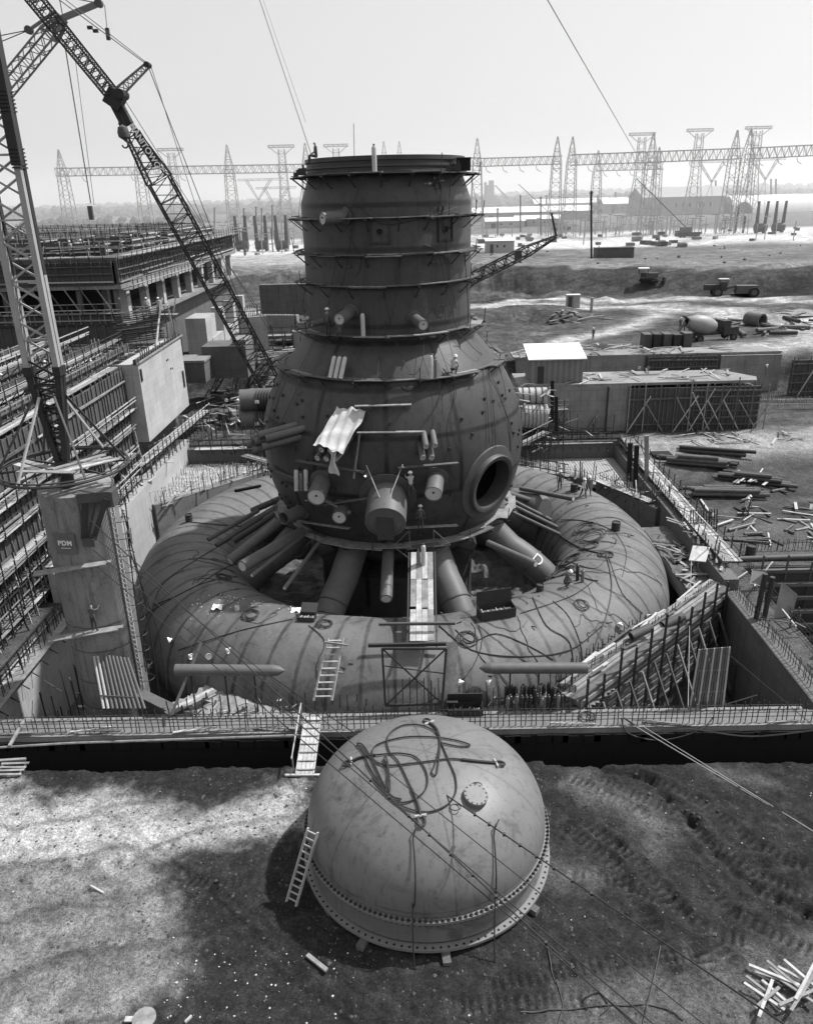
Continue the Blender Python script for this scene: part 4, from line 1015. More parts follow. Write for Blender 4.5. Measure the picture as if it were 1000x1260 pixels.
# ------------------------------------------------------------------ workers on and around the vessel
q=ringspot(389,5.45,29.8); person((q.x,q.y,29.84),R(-70),'sit','person in dark clothes seated on the vessel rim against the sky',0,False)
person(ringspot(455,7.0,18.76)+Vector((-2.0,0,0)),R(180),'crouch','crouching person welding beside the left neck nozzle',0)
person(ringspot(404,6.9,18.76),R(150),'stand','person in dark clothes standing at the left of the neck walkway',0)
person(ringspot(557,8.2,16.2),R(150),'crouch','crouching person in a pale hard hat on the shoulder walkway',1)
q=on_sphere(505,590)+Vector((0,-.75,-1.0)); person(tuple(q),R(200),'reach','person in a white shirt working right of the airlock',1)
q=on_sphere(517,630)+Vector((0,-.8,-1.0)); person(tuple(q),R(180),'stand','person in dark clothes below the right nozzle with arms down',0)
for px,py,pose,lab,rz in ((717,612,'walk','person on the ring carrying a bucket, nearer of two walking men',R(30)),(723,609,'walk','person behind his mate walking on the ring',R(20)),(688,602,'stand','person in dark clothes at the far edge of the ring by the bulb',R(0)),(694,742-20,'crouch','crouching person beside the pipes right of the job box',R(90)),(186,664,'stand','person beside the black barrel at the left of the ring',R(200))):
    p=on_t(px,py); person((p.x,p.y,p.z-.03),rz,pose,lab,1 if '717' in str(px) else 0)
p=on_t(712,606); t=thing('bucket',tuple(p+Vector((-.05,-.1,.25))),'small dark bucket in the hand of the nearer walking man','bucket'); MB().lathe([(.1,0),(.14,.3),(.13,.3),(.1,.02),(.001,.02)],p+Vector((-.05,-.1,.25)),14).build('pail',DARK,t); MB().tube([p+Vector((-.05+.14*math.cos(a),-.1,.55+.18*math.sin(a))) for a in [i*PI/8 for i in range(9)]],.01,4).build('handle',GAL,t)
single(MB().lathe([(.001,-.06),(.045,-.03),(.06,0),(.045,.03),(.001,.06)],on_sphere(450,585,.15),8),'welding_arc',ARC,'bright white welding spark on the bulb above the airlock','welding spark')
for i in range(26):
    a=R(U(-165,-15)); z0=random.choice([28.7,26.1,23.85,21.9,18.7,16.1]); L=U(1.5,6); a1=a+R(U(-22,22)); P=[]
    def vr(z):
        if z>18.8: return 6.0
        if z>15.7: return 6.05+(18.8-z)*.75
        return math.sqrt(max(4,101-(z-10)**2))
    for k in range(13):
        f=k/12; z=z0-L*math.sin(PI*f*.62)*1.0-.2*f; aa=a+(a1-a)*f; r=vr(z)+.12+.25*math.sin(PI*f)*(z0>18); P.append((r*math.cos(aa),r*math.sin(aa),max(4.6,z)))
    single(MB().tube(P,U(.015,.03),4),'hanging_lead',HOSE,'thin dark lead drooping across the vessel plates','cable','drooping leads on the vessel')
lg=MB(); lroot=v
for i in range(90):
    a=R(U(-175,-5)); z=U(5,15.2); r=math.sqrt(100-(z-10)**2); p=Vector((r*math.cos(a),r*math.sin(a),z)); n_=(p-SC).normalized()
    if n_.dot(hn)>.94: continue
    MB().box(p+n_*.05,(.1,.16,.2),Matrix.Rotation(a,3,'Z')).build('lug',DARK,v)
t=thing('ladder',(4,-4,27.5),'short steel ladder against the slope below the vessel rim','ladder'); a=R(-52)
for s in (-.22,.22):
    q0=Vector((6.05*math.cos(a),6.05*math.sin(a),26.3)); q1=Vector((5.5*math.cos(a),5.5*math.sin(a),28.6)); tt=Vector((-math.sin(a),math.cos(a),0)); MB().bar(q0+tt*s,q1+tt*s,.06,.06).build('rail',DARK,t)
for k in range(7):
    c=q0.lerp(q1,(k+.5)/7); MB().bar(c-tt*.22,c+tt*.22,.05,.05).build('rung',DARK,t)
for px,py,s_ in ((562,205,1),(552,210,.7),(372,212,1),(360,214,.6)):
    q=ringspot(px,6.2,28.8); single(MB().box(q+Vector((0,0,.22*s_)),(.5*s_,.4,.42*s_)).box(q+Vector((.1,0,.5*s_)),(.12,.12,.3)),'tool_bag',DARK,'small dark tool bag on the top walkway','bag','tool bags on the top walkway')
for z,a0,l in ((23.0,-150,'left'),(23.3,-60,'right')):
    A_=R(a0); B_=R(a0+38); single(MB().bar((6.1*math.cos(A_),6.1*math.sin(A_),z),(6.1*math.cos(B_),6.1*math.sin(B_),z+.2),.07,.1),'steel_strip',MIDS,l+' thin strip tacked across the middle of the vessel neck','strip')
# wires over the vessel, box and rails on top
for i,(l,lab) in enumerate((([(545,455),(560,480),(553,520),(566,560)],'cable hanging from the shoulder walkway to the right'),([(600,455),(605,500),(608,550)],'cable hanging straight at the right of the bulb'),([(593,452),(598,500),(600,545)],'second cable hanging at the right of the bulb'),([(548,462),(536,500),(520,520)],'cable slanting left below the shoulder'),([(428,548),(455,600)],'thin line by the torn canvas'),([(540,520),(545,560),(560,590)],'lead passing behind the four-pipe cluster'))):
    drape(l,.025,lab,surf=lambda a,b,o:on_sphere(a,b,.12),name='hanging_cable',cat='cable')
for i,(l,lab) in enumerate((([(540,240),(548,300),(552,340),(560,380)],'cable hanging down the right of the vessel neck'),([(440,250),(470,275),(520,268),(560,255)],'slack wire looped over the upper neck'),([(430,290),(445,320),(438,340)],'lead looped beside the left gauge port'),([(520,300),(540,310),(556,330)],'lead curling under the right gauge port'))):
    drape(l,.02,lab,surf=on_cyl,name='hanging_cable',cat='cable',off=.1)
t=thing('control_box',tuple(ringspot(572,6.2,28.8)),'black box on the right end of the top walkway','box'); q=ringspot(570,6.1,28.8); MB().box(q+Vector((0,0,.4)),(.9,.6,.75)).build('box_body',BLACK,t); MB().box(q+Vector((0,0,.8)),(.98,.66,.05)).build('lid',DARK,t)
# ------------------------------------------------------------------ generic site builders
def formwork(a,b,z0,z1,ns,nw,lab,side,m=None,mw=WOOD,sd=.12,th=.25,sheet=CONCF,cat='formwork',skip=0.):
    a=Vector((a[0],a[1],0));b=Vector((b[0],b[1],0)); d=(b-a).normalized(); n_=Vector((d.y,-d.x,0))*side
    t=thing('formwork_wall',((a.x+b.x)/2,(a.y+b.y)/2,z0),lab,cat); zm=(z0+z1)/2
    MB().bar(a+Vector((0,0,zm)),b+Vector((0,0,zm)),th,z1-z0).build('sheet',sheet,t)
    for i in range(ns+1):
        if random.random()<skip: continue
        p=a.lerp(b,min(1,max(0,(i+U(-.3,.3))/ns)))+n_*(th/2+sd/2); MB().bar(p+Vector((0,0,z0+U(0,.15))),p+Vector((0,0,z1+U(0,.6))),.1,sd,up=d).build('stud',m or WOODD,t)
    for k in range(nw):
        z=z0+(z1-z0)*(k+.5)/nw; p=a+n_*(th/2+sd+.07);q=b+n_*(th/2+sd+.07)
        sg=max(1,min(6,int((q-p).length/5))) if nw>2 else 1
        for e in range(sg):
            if sg>1 and random.random()<.12: continue
            f0=max(0,e/sg-U(0,.06));f1=min(1,(e+1)/sg+U(-.05,.06)); MB().bar(p.lerp(q,f0)+n_*U(0,.12)+Vector((0,0,z+U(-.12,.12))),p.lerp(q,f1)+n_*U(0,.12)+Vector((0,0,z+U(-.12,.12))),.12,U(.1,.2)).build('waler',random.choice([mw,mw,WOODD,WOODL] if mw is WOOD else [mw]),t)
    return t
def walkway(a,b,z,lab,w=.9,n=8,h=1.1,side=1,legs=0.,m=WOOD,pm=None,rails=2,boards=3,over=.0):
    a=Vector((a[0],a[1],z));b=Vector((b[0],b[1],z)) if len(b)<3 else Vector(b)
    d=(b-a).normalized(); n_=Vector((d.y,-d.x,0)).normalized()*side; t=thing('scaffold_walkway',tuple((a+b)/2),lab,'walkway','timber walkways on posts')
    L=(b-a).length; k=max(1,int(L/4.5))
    for i in range(boards):
        for j in range(k):
            p=a.lerp(b,max(0,j/k-U(0,.02)))+n_*(w*(i+.5)/boards)+Vector((0,0,.03+U(-.01,.04)));q=a.lerp(b,min(1,(j+1)/k+U(0,.02)))+n_*(w*(i+.5)/boards+U(-.04,.04))+Vector((0,0,.03+U(-.01,.04)))
            MB().bar(p,q,w/boards*.92,.05).build('plank',random.choice([m,WOOD,WOODL] if m is not WOODD else [WOODD,WOOD]),t)
    for i in range(n):
        p=a.lerp(b,(i+.5)/n)+n_*(w+.05); MB().bar(p+Vector((0,0,-legs)),p+Vector((U(-.05,.05),U(-.05,.05),h)),.08,.08).build('post',pm or DARK,t)
        if legs==0 or over: MB().bar(p+Vector((0,0,-.08)),p-n_*(w+.1)+Vector((0,0,-.9)),.06,.06).build('bracket',DARK,t)
    for r_ in range(rails):
        zz=h*(r_+1)/rails-.1
        if random.random()<.9: MB().bar(a+n_*(w+.05)+Vector((0,0,zz)),b+n_*(w+.05)+Vector((0,0,zz+U(-.1,.1))),.05,.09).build('rail',random.choice([WOOD,WOODL,DARK]),t)
    return t
def boards(n,cx,cy,rx,ry,zf,lab,grp,L=(1.2,3.6),m=(WOOD,WOODD,WOODL),w=.18,name='loose_board',cat='board',ang=None,dz=.0):
    for i in range(n):
        x=cx+U(-rx,rx);y=cy+U(-ry,ry);a=(ang+U(-.25,.25)) if ang is not None else U(0,PI); l=U(*L)/2; z=zf(x,y) if callable(zf) else zf
        d=Vector((math.cos(a)*l,math.sin(a)*l,U(-.12,.12))); z+=.06+U(0,.2)+dz*i
        single(MB().bar(Vector((x,y,z))-d,Vector((x,y,z))+d,w*U(.6,1.4),.06),name,random.choice(m),lab,cat,grp)
def pipes(n,cx,cy,rx,ry,zf,lab,grp,L=(1.5,4.),m=(MIDS,PIPE,DARK),r=(.06,.2),ang=None):
    for i in range(n):
        x=cx+U(-rx,rx);y=cy+U(-ry,ry);a=(ang+U(-.12,.12)) if ang is not None else U(0,PI); l=U(*L)/2; z=zf(x,y) if callable(zf) else zf; rr=U(*r)
        d=Vector((math.cos(a)*l,math.sin(a)*l,0)); c=Vector((x,y,z+rr)); single(MB().tube([c-d,c+d],rr,8),'loose_pipe',random.choice(m),lab,'pipe',grp)
def posts(pts,h,r,m,name,lab,cat,grp): 
    for p in pts: single(MB().tube([p,Vector(p)+Vector((U(-.1,.1),U(-.1,.1),h*U(.85,1.1)))],r,6),name,m,lab,cat,grp)
def lattice(mb,a,b,w0,w1,n,rc,rd=None,wh=1.,up=(0,0,1)):
    a=Vector(a);b=Vector(b);d=(b-a).normalized();up=Vector(up); x=d.cross(up).normalized(); y=x.cross(d); rd=rd or rc*.55
    def cn(i,t):
        w=w0+(w1-w0)*t; s=((-1,-1),(1,-1),(1,1),(-1,1))[i]; return a.lerp(b,t)+x*s[0]*w/2+y*s[1]*w/2*wh
    for i in range(4): mb.bar(cn(i,0),cn(i,1),rc*2,rc*2,up=y)
    for k in range(n):
        t0=k/n;t1=(k+1)/n
        for i in range(4):
            j=(i+1)%4; p,q=(i,j) if k%2 else (j,i); mb.bar(cn(p,t0),cn(q,t1),rd*2,rd*2)
            if k%2==0: mb.bar(cn(i,t0),cn(j,t0),rd*2,rd*2)
    return mb
# ------------------------------------------------------------------ concrete column carrying the derrick mast
cx,cyy=-17.95,-16.6
t=thing('concrete_column',(cx,cyy,-6.9),'tall round concrete column at the left corner of the pit','column')
MB().lathe([(2.02,-6.9),(2.02,-1.2),(2.04,-1.15),(2.04,3.0),(2.06,3.05),(2.06,7.0),(2.08,7.05),(2.08,12.3),(2.0,12.35),(.01,12.35)],(cx,cyy,0),56).build('shaft',mat('column_concrete',.3,.88,.28,.5,6,.2,streak=.6,extra=seams([(3,.2,-9,13)],[-3,-1.2,.9,3.0,5.1,7.0,9.2,10.9],.06,.5)),t)
sa=R(-97); nrm=Vector((math.cos(sa),math.sin(sa),0)); tx=Vector((-nrm.y,nrm.x,0)); c0=Vector((cx,cyy,9.55))+nrm*2.14
o=MB().bar(c0-tx*.62,c0+tx*.62,.06,1.25).build('sign_board',mat('dark_sign_paint',.16,.6,.1,2,9,0),t)
M4=Matrix(((tx.x,0,nrm.x,0),(tx.y,0,nrm.y,0),(0,1,0,0),(0,0,0,1))); M4.translation=c0+nrm*.045+Vector((0,0,.05))
MB().tube([c0+nrm*.036+tx*(.46*math.cos(a))+Vector((0,0,.05+.46*math.sin(a))) for a in [i*PI/14 for i in range(29)]],.014,4).build('sign_ring',PIPE,o)
text('sign_lettering','PDM',.4,M4,WHITE,o,bold=.012,spacing=1.1)
MB().bar(c0+nrm*.04-tx*.3+Vector((0,0,-.25)),c0+nrm*.04+tx*.3+Vector((0,0,-.25)),.01,.03).build('underline',WHITE,o)
for z,aa in ((8.2,-18),(3.9,-16)):
    c=Vector((cx,cyy-2.35,z)); d_=Vector((math.cos(R(12)),math.sin(R(12)),.05)); l=thing('scaffold_plank',tuple(c),('upper' if z>6 else 'lower')+' plank bracketed across the front of the concrete column','plank'); MB().bar(c-d_*2.1,c+d_*2.1,.36,.07).build('plank',WOOD,l)
    MB().bar(c-d_*2.0+Vector((0,-.3,-.03)),c+d_*1.9+Vector((0,-.3,.02)),.24,.06).build('plank',WOOD,l)
    for s in (-1.2,1.1): MB().bar(c+d_*s+Vector((0,0,-.06)),c+d_*s+Vector((0,.9,-.5)),.08,.08).build('bracket',DARK,l)
# ladder with cage up the right side
la=Vector((cx+2.1,cyy-.9,-1.0)); lb=Vector((cx+2.2,cyy-.9,12.0))
l=ladder(la,lb,.42,40,'steel ladder with safety hoops up the right side of the concrete column',m=GAL,side=(.75,-.65,0))
for k in range(12):
    c=la.lerp(lb,(k+.5)/12)+Vector((.35,.25,0)); MB().tube([c+Vector((.42*math.cos(a),.42*math.sin(a),0)) for a in [R(-120)+i*R(24) for i in range(11)]],.025,4).build('hoop',DARK,l)
for s in (-.3,.35): MB().tube([la+Vector((.6,.2+s,1)),lb+Vector((.6,.2+s,0))],.02,4).build('hoop_stay',DARK,l)
for s in range(9):
    p=Vector((cx+2.6+U(-.3,.4),cyy+.6+U(-.4,.8),-5+s*1.6)); 
for i,(x0,z0,x1,z1) in enumerate(((2.3,-.2,3.5,11.6),(2.9,-2,3.2,10.6),(3.4,-3,3.2,8.))): single(MB().tube([(cx+x0,cyy-.4,z0),(cx+x0+.1,cyy-.3,(z0+z1)/2),(cx+x1*.8,cyy-.2,z1)],.04,5),'hanging_cable',ROPE,('first','second','third')[i]+' slack cable hanging beside the column ladder','cable')
person((cx+.55,cyy-2.35,3.98),R(170),'reach','person in dark clothes working on the lower plank of the concrete column',0,False)
# boom foot: bracket with struts
t=thing('strut_bracket',(cx+1.2,cyy-2.2,11.5),'heavy steel bracket with twin struts on the upper right of the column','bracket')
MB().box((cx+1.7,cyy-1.7,12.3),(1.7,.8,.55),Matrix.Rotation(.2,3,'Z')).build('bracket_head',MIDS,t); MB().box((cx+2.4,cyy-1.5,12.1),(.8,.9,.9)).build('gusset',MIDS,t)
for x0,x1 in ((1.3,.9),(2.5,1.45)): MB().bar((cx+x0,cyy-2.0,12.2),(cx+x1,cyy-2.25,9.9),.22,.3).build('strut',DARK,t)
MB().bar((cx+1.9,cyy-2.0,12.2),(cx+1.2,cyy-2.3,10.),.1,.1).build('strut',DARK,t)
MB().box((cx+1.25,cyy-2.35,9.75),(.7,.4,.45)).build('foot_block',MIDS,t)
# the big horizontal bull wheel
wz=13.55; wc=Vector((-18.3,-16.9,wz)); t=thing('bull_wheel',tuple(wc),'large horizontal steel bull wheel at the foot of the lattice mast','wheel')
MB().tube([wc+Vector((3.5*math.cos(a),3.5*math.sin(a),0)) for a in [i*PI/40 for i in range(81)]],.085,6).build('rim',DARK,t)
MB().tube([wc+Vector((3.42*math.cos(a),3.42*math.sin(a),.15)) for a in [i*PI/40 for i in range(81)]],.05,6).build('upper_rim',DARK,t)
for k in range(8):
    a=k*PI/4+.3; MB().bar(wc+Vector((3.45*math.cos(a),3.45*math.sin(a),0)),wc+Vector((.3*math.cos(a),.3*math.sin(a),.1)),.1,.1).build('spoke',DARK,t)
for k in range(6):
    a=k*PI/3+.2; MB().bar(wc+Vector((3.42*math.cos(a),3.42*math.sin(a),.1)),wc+Vector((.75*math.cos(a),.75*math.sin(a),4.2)),.1,.12).build('brace',random.choice([MIDS,GAL,DARK]),t)
for i,(x0,y0,x1,y1) in enumerate(((-2.9,.3,-.3,-1.4),(-2.6,.7,-.1,-.9),(.2,-1.5,2.4,1.0),(.5,-1.7,2.9,.6),(-.1,-1.2,1.9,1.3),(-1.9,-1.5,1.4,-1.9))):
    single(MB().bar(wc+Vector((x0,y0,.14+.03*i)),wc+Vector((x1,y1,.14+.03*i)),.38,.06),'deck_board',WOOD if i%3 else WOODL,'weathered board lying across the spokes of the bull wheel','board','boards on the bull wheel')
# lattice mast
mc=Vector((-18.3,-16.9,0)); t=thing('lattice_mast',(mc.x,mc.y,12.4),'tall lattice derrick mast rising out of the picture at the left edge','mast')
MB().lathe([(.42,12.35),(.42,13.9),(.001,13.9)],mc,20).build('pivot',DARK,t)
def cor(i,z):
    w=lerp_tab([(13.8,.42),(18.6,1.85),(60,1.95)],z) if z<18.6 else 1.6
    if z<18.6: w=.42+(1.6-.42)*(z-13.8)/4.8
    s=((-1,-1),(1,-1),(1,1),(-1,1))[i]; return mc+Vector((s[0]*w/2,s[1]*w*.13,z))
PAL=mat('pale_mast_paint',.42,.55,.2,.8,7,.08); MDK=mat('mast_dark_paint',.035,.6,.3,1,7,.08)
for i in range(4):
    MB().bar(cor(i,13.8),cor(i,18.8),.3,.3,up=(0,1,0)).build('tapered_leg',MDK,t); MB().bar(cor(i,18.8),cor(i,19.3),.4,.4,up=(0,1,0)).build('splice_plate',MDK,t)
    MB().bar(cor(i,18.8),cor(i,29.2 if i<2 else 24),.3,.3,up=(0,1,0)).build('pale_leg',PAL,t); MB().bar(cor(i,29.2 if i<2 else 24),cor(i,44),.5 if i<2 else .3,.32,up=(0,1,0)).build('upper_leg',MDK,t)
    for z in (29.1,31.6):
        for dz_ in range(6): MB().box(cor(i,z+dz_*.17),(.42,.42,.07)).build('bolt_row',MDK,t)
zz=14.2;k=0
while zz<43:
    st=.45 if zz<18.5 else 1.0
    for i in range(4):
        j=(i+1)%4; p,q=(i,j) if k%2 else (j,i); mk=MDK if zz<18.7 else (PAL if (zz<36 or i in(0,1)) else MDK)
        MB().bar(cor(p,zz),cor(q,zz+st),.1,.1).build('lacing',mk,t)
        if k%3==0: MB().bar(cor(i,zz),cor(j,zz),.08,.08).build('lacing',mk,t)
    zz+=st;k+=1
# upright pipe rack in front of the column
t=thing('pipe_bundle',(-17.5,-19.6,-.3),'row of slim grey pipes standing side by side in front of the column','pipes')
for i in range(10):
    q=aty(116+i*4.6,806+abs(i-3)*.6,-19.0); w_=aty(128+i*5.6,872,-21.0); MB().tube([q,w_],.075,8).build('pipe',GAL if i<2 else PIPE,t)
MB().bar(aty(124,856,-20.6),aty(165,858,-20.6),.05,.08).build('tie_bar',MIDS,t)
# front-left clutter in corner pit
walkway((-23.6,-21.5),(-23.6,-8.8),-.75,'long board walkway on the low left wall leading away from the camera',w=1.0,n=9,h=1.2,side=-1,boards=3,rails=2)
walkway((-26.6,-16),(-26.6,6),1.1,'lower timber walkway on the far left wall',w=1.1,n=14,h=2.2,side=1,boards=3,legs=.6,rails=3,over=1)
walkway((-26.6,-16),(-26.6,14),4.6,'middle timber walkway on the far left wall',w=1.2,n=18,h=1.4,side=1,boards=4,legs=3.0,rails=3,over=1)
formwork((-27,-22),(-27,17),-7,12.3,48,9,'tall ribbed timber formwork wall on the left behind the column',1,m=WOODD)
walkway((-26.9,-14),(-26.9,17),8.4,'upper timber walkway hanging on the left formwork wall',w=.9,n=20,h=1.3,side=1,boards=3,rails=3)
walkway((-27.3,-20),(-27.3,17),12.5,'top timber walkway along the crest of the left formwork wall',w=1.0,n=20,h=1.2,side=-1,boards=4,rails=3)
t=thing('concrete_wall',(-26.3,24.5,5),'bright smooth concrete wall panel catching the sun on the left','wall')
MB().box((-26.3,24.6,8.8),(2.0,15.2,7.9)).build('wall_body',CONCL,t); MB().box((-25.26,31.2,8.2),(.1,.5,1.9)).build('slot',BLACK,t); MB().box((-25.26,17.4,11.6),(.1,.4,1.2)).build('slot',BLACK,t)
for y,z in ((26,11.4),(26.5,11.4),(27,10.3),(27.6,10.2)): MB().box((-25.27,y,z),(.06,.18,.18)).build('tie_hole',BLACK,t)
formwork((-25.6,16.9),(-25.6,32.6),12.7,13.2,22,1,'low timber edge form along the crest of the bright wall',1)
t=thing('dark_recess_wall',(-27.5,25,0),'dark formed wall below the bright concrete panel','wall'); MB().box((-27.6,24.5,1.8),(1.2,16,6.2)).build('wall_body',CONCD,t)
walkway((-25.6,12),(-24.2,33),3.9,'steel post walkway below the bright concrete panel',w=1.1,n=18,h=1.6,side=1,boards=4,legs=1.4,rails=3,over=1)
walkway((-25.6,-8),(-25.6,12),2.9,'steel post walkway on the pale lower left wall',w=1.0,n=14,h=1.6,side=1,boards=3,legs=.4,rails=3,over=1)
walkway((-23,25.2),(-13,25.2),1.6,'short walkway over the back left pit wall',w=1.,n=8,h=1.3,side=1,boards=3,rails=2)
for k,(xx,zz,l) in enumerate(((-29.5,12.1,'first low formwork row along the left deck'),(-32.5,12.1,'second low formwork row along the left deck'),(-36,12.1,'third low formwork row along the left deck'),(-40,12.1,'fourth low formwork row along the left deck'))):
    formwork((xx,-18+3*k),(xx,26),zz,zz+1.1+.4*(k%2),34,2,l,1,m=WOOD,mw=WOODL if k%2 else WOOD,skip=.2)
for k,(xx,zz) in enumerate(((-31,13.6),(-34.5,14.2),(-38,13.8))): walkway((xx,-16),(xx,27),zz,('nearest','middle','farthest')[k]+' raised walkway over the left deck',w=.8,n=22,h=1.0,side=1,boards=2,legs=1.6,rails=2,over=1)
for k,zz in enumerate((0.2,2.9,6.6)): walkway((-26.75,-20),(-26.75,-2 if k<2 else 16),zz,('lowest','low','high')[k]+' narrow catwalk on the tall left formwork wall',w=.7,n=14,h=1.2,side=1,boards=2,rails=2,m=WOODL)
for i in range(46):
    y=-20+i*.9; single(MB().bar((-26.2+U(-.2,.9),y,U(-2,2)),(-26.3+U(-.2,.3),y+U(-1.6,1.6),U(4,7)),.09,.09),'raking_prop',random.choice([WOOD,WOODD,WOODL,DARK]),'slanting prop against the tall left formwork wall','prop','props on the tall left wall')
posts([(-24.2+U(-.3,.3),-20+i*.42,-1) for i in range(60)],1.6,.035,REBAR,'rebar_post','bare rebar beside the long board walkway at the lower left','rebar','rebars at the lower left')
# concrete deck left above the formwork wall
t=thing('concrete_deck',(-45,5,11),'broad unfinished concrete deck behind the left formwork wall','deck')
MB().box((-45,6,11.6),(34,55,.8)).build('deck_body',mat('muddy_deck',.06,.9,.4,.6,5,.5),t)
for i in range(10): MB().tube([(-28.5-i*.7,-20,12.2),(-28.5-i*.7,33,12.2)],.04,4).build('tie_bar',REBARL if i%2 else REBAR,t)
for i in range(70): MB().tube([(-28,-16+i*.7,12.24),(-38,-16+i*.7,12.24)],.035,4).build('tie_bar',REBARL if i%3==0 else REBAR,t)
boards(75,-33,4,5,22,12.2,'loose timber lying on the rebar of the left deck','timber on the left deck',L=(1.5,4.5),name='deck_timber')
posts([(-28.3+U(-.3,.3),-14+i*1.1,12) for i in range(40)],1.7,.035,REBAR,'rebar_post','upright rebar post at the edge of the left deck','rebar','edge rebars on the left deck')
for k,(x,y,p_,l_) in enumerate(((-31,6,'crouch','crouching person in a white hat on the left deck beside the mast'),(-36,10,'bend','person bending over rebar on the left deck far from the edge'),(-29.5,17,'crouch','crouching person near the top left end of the bright wall'),(-33,14,'stand','person standing among rebar behind the bright wall'))): person((x,y,12.05),U(0,6),p_,l_,k%2)
t=thing('rebar_stack',(-29,31,13),'dense dark stack of reinforcing mats on the corner above the bright wall','rebar')
for k in range(16):
    MB().bar((-31.5+U(-.3,.3),29+U(-.3,.3),12.8+k*.22),(-27.2+U(-.3,.3),32.5+U(-.4,.4),12.9+k*.22),.5,.07).build('rebar_layer',random.choice([REBAR,WOODD,MIDS]),t)
for (x0,y0,z0,x1,y1,z1,l) in ((-27.5,30,12.8,-26.4,31,17.5,'first'),(-26.5,27,12.8,-27.2,33,17,'second'),(-26.2,33,12.8,-25.6,30,16.8,'third'),(-27,34,12.8,-25.9,34.5,17.2,'fourth')):
    beam1('raking_prop',WOODL,(x0,y0,z0),(x1,y1,z1),.14,.14,l+' slanting pale prop above the bright wall','prop')
walkway((-30.5,33.5),(-25.5,33.5),15.4,'small lookout platform of boards above the bright wall',w=1.2,n=6,h=1.1,legs=2.6,boards=4,over=1)
person((-29,33.2,15.5),R(200),'stand','person in a white hard hat on the lookout platform above the bright wall',1); person((-27.6,33.1,15.5),R(150),'reach','person reaching from the lookout platform above the bright wall',1)
# big unfinished block at the left
t=thing('unfinished_building',(-60,60,2),'huge unfinished concrete block with formwork storeys at the left','building')
MB().box((-62,66,7),(56,60,13.6)).build('lower_storeys',CONCD,t); MB().box((-64,66,15.9),(50,56,3.6)).build('shade_core',BLACK,t)  # black core puts the shade of the open storeys into its colour
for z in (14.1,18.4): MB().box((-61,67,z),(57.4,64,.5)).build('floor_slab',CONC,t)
MB().box((-62,67,19.8),(50,58,2.4)).build('shade_core',BLACK,t); MB().box((-61,67,21.4),(57,63,.5)).build('floor_slab',CONCD,t)
for i in range(9): MB().box((-33.1,38+i*7.2,16.3),(.9,1.1,3.8)).build('column',CONCL,t)
for i in range(9): MB().box((-36.5,41+i*7.2,16.3),(.7,.9,3.8)).build('column',CONC,t)
for i in range(13): MB().box((-86+i*4.4,35.6,16.3),(.5,.5,3.8)).build('column',CONCD,t)
formwork((-88,34.4),(-32.4,34.4),3,14,50,7,'dark gridded formwork on the lower front of the unfinished block',1,m=WOODD,mw=MIDS)
formwork((-88,34.2),(-32.4,34.2),14.3,15.4,60,1,'pale comb-like edge form of the first floor of the unfinished block',1,m=WOOD)
formwork((-88,35),(-33,35),18.6,21.2,44,3,'formwork band under the top deck of the unfinished block, front side',1)
formwork((-32.6,35),(-32.6,98),18.7,21.4,60,4,'long formwork band over the pale columns of the unfinished block',1,m=WOOD,mw=WOOD)
walkway((-60,34.8),(-32.4,34.8),15.5,'front walkway on the first floor of the unfinished block',w=1.2,n=16,h=1.2,side=1)
walkway((-32.2,35),(-32.2,98),21.8,'long walkway on the top right edge of the unfinished block',w=1.4,n=34,h=1.2,side=1,legs=2,over=1)
walkway((-80,34.6),(-32.4,34.6),21.8,'front walkway on the top edge of the unfinished block',w=1.4,n=30,h=1.2,side=1,legs=1,over=1)
walkway((-32.2,35),(-32.2,70),18.0,'hanging walkway below the formwork band of the unfinished block',w=1.,n=20,h=1.2,side=1)
for k,(yy,zz) in enumerate(((37.5,21.8),(42,21.8),(47,21.8),(54,21.8),(62,21.8),(72,21.8))):
    formwork((-66,yy),(-34-U(0,2),yy),zz,zz+1.4+.5*(k%2),40,2,('first','second','third','fourth','fifth','sixth')[k]+' row of upright forms across the top deck of the unfinished block',1,m=WOOD,mw=WOODL if k%2 else WOOD,skip=.3,th=.1)
    walkway((-66,yy+1),(-34,yy+1),zz+1.9,('first','second','third','fourth','fifth','sixth')[k]+' raised plank run over the top deck of the unfinished block',w=.7,n=26,h=.9,side=1,boards=2,legs=2,rails=1,over=1)
for k,xx in enumerate((-35.5,-38.5,-42)): formwork((xx,37),(xx,96),21.8,23.2+.4*k,50,2,('nearest','middle','farthest')[k]+' long row of forms along the right edge of the top deck',1,m=WOOD,mw=WOODL,skip=.3,th=.1)
for i in range(110):
    x,y=(U(-60,-33),U(35,60)) if i<75 else (U(-50,-33),U(60,97)); h=U(.8,2.)
    a_=(x,y,21.7); single(MB().bar(a_,(x+U(-.4,.4),y,21.7+h),.09,.09),'shore_post',random.choice([WOOD,WOODL,DARK]),'short upright post on the top deck of the unfinished block','post','posts on the top deck')
    if i%2==0: single(MB().bar((x-U(1,3),y,21.9+h*.5),(x+U(1,3),y+U(-2,2),22+h*.5),.1,.12),'deck_rail',random.choice([WOOD,WOODL]),'horizontal rail among the posts of the top deck','rail','rails on the top deck')
for i in range(12):
    x0=-56+i*1.9; MB().bar((x0,34.3,18.6),(x0+1.7,34.3,15.6),.12,.12).build('diagonal_brace',random.choice([WOOD,WOODD]),t)
boards(90,-45,48,13,13,21.7,'timber stacked loosely on the top deck of the unfinished block','timber on the top deck',L=(2,6),name='roof_timber',dz=.01,w=.25)
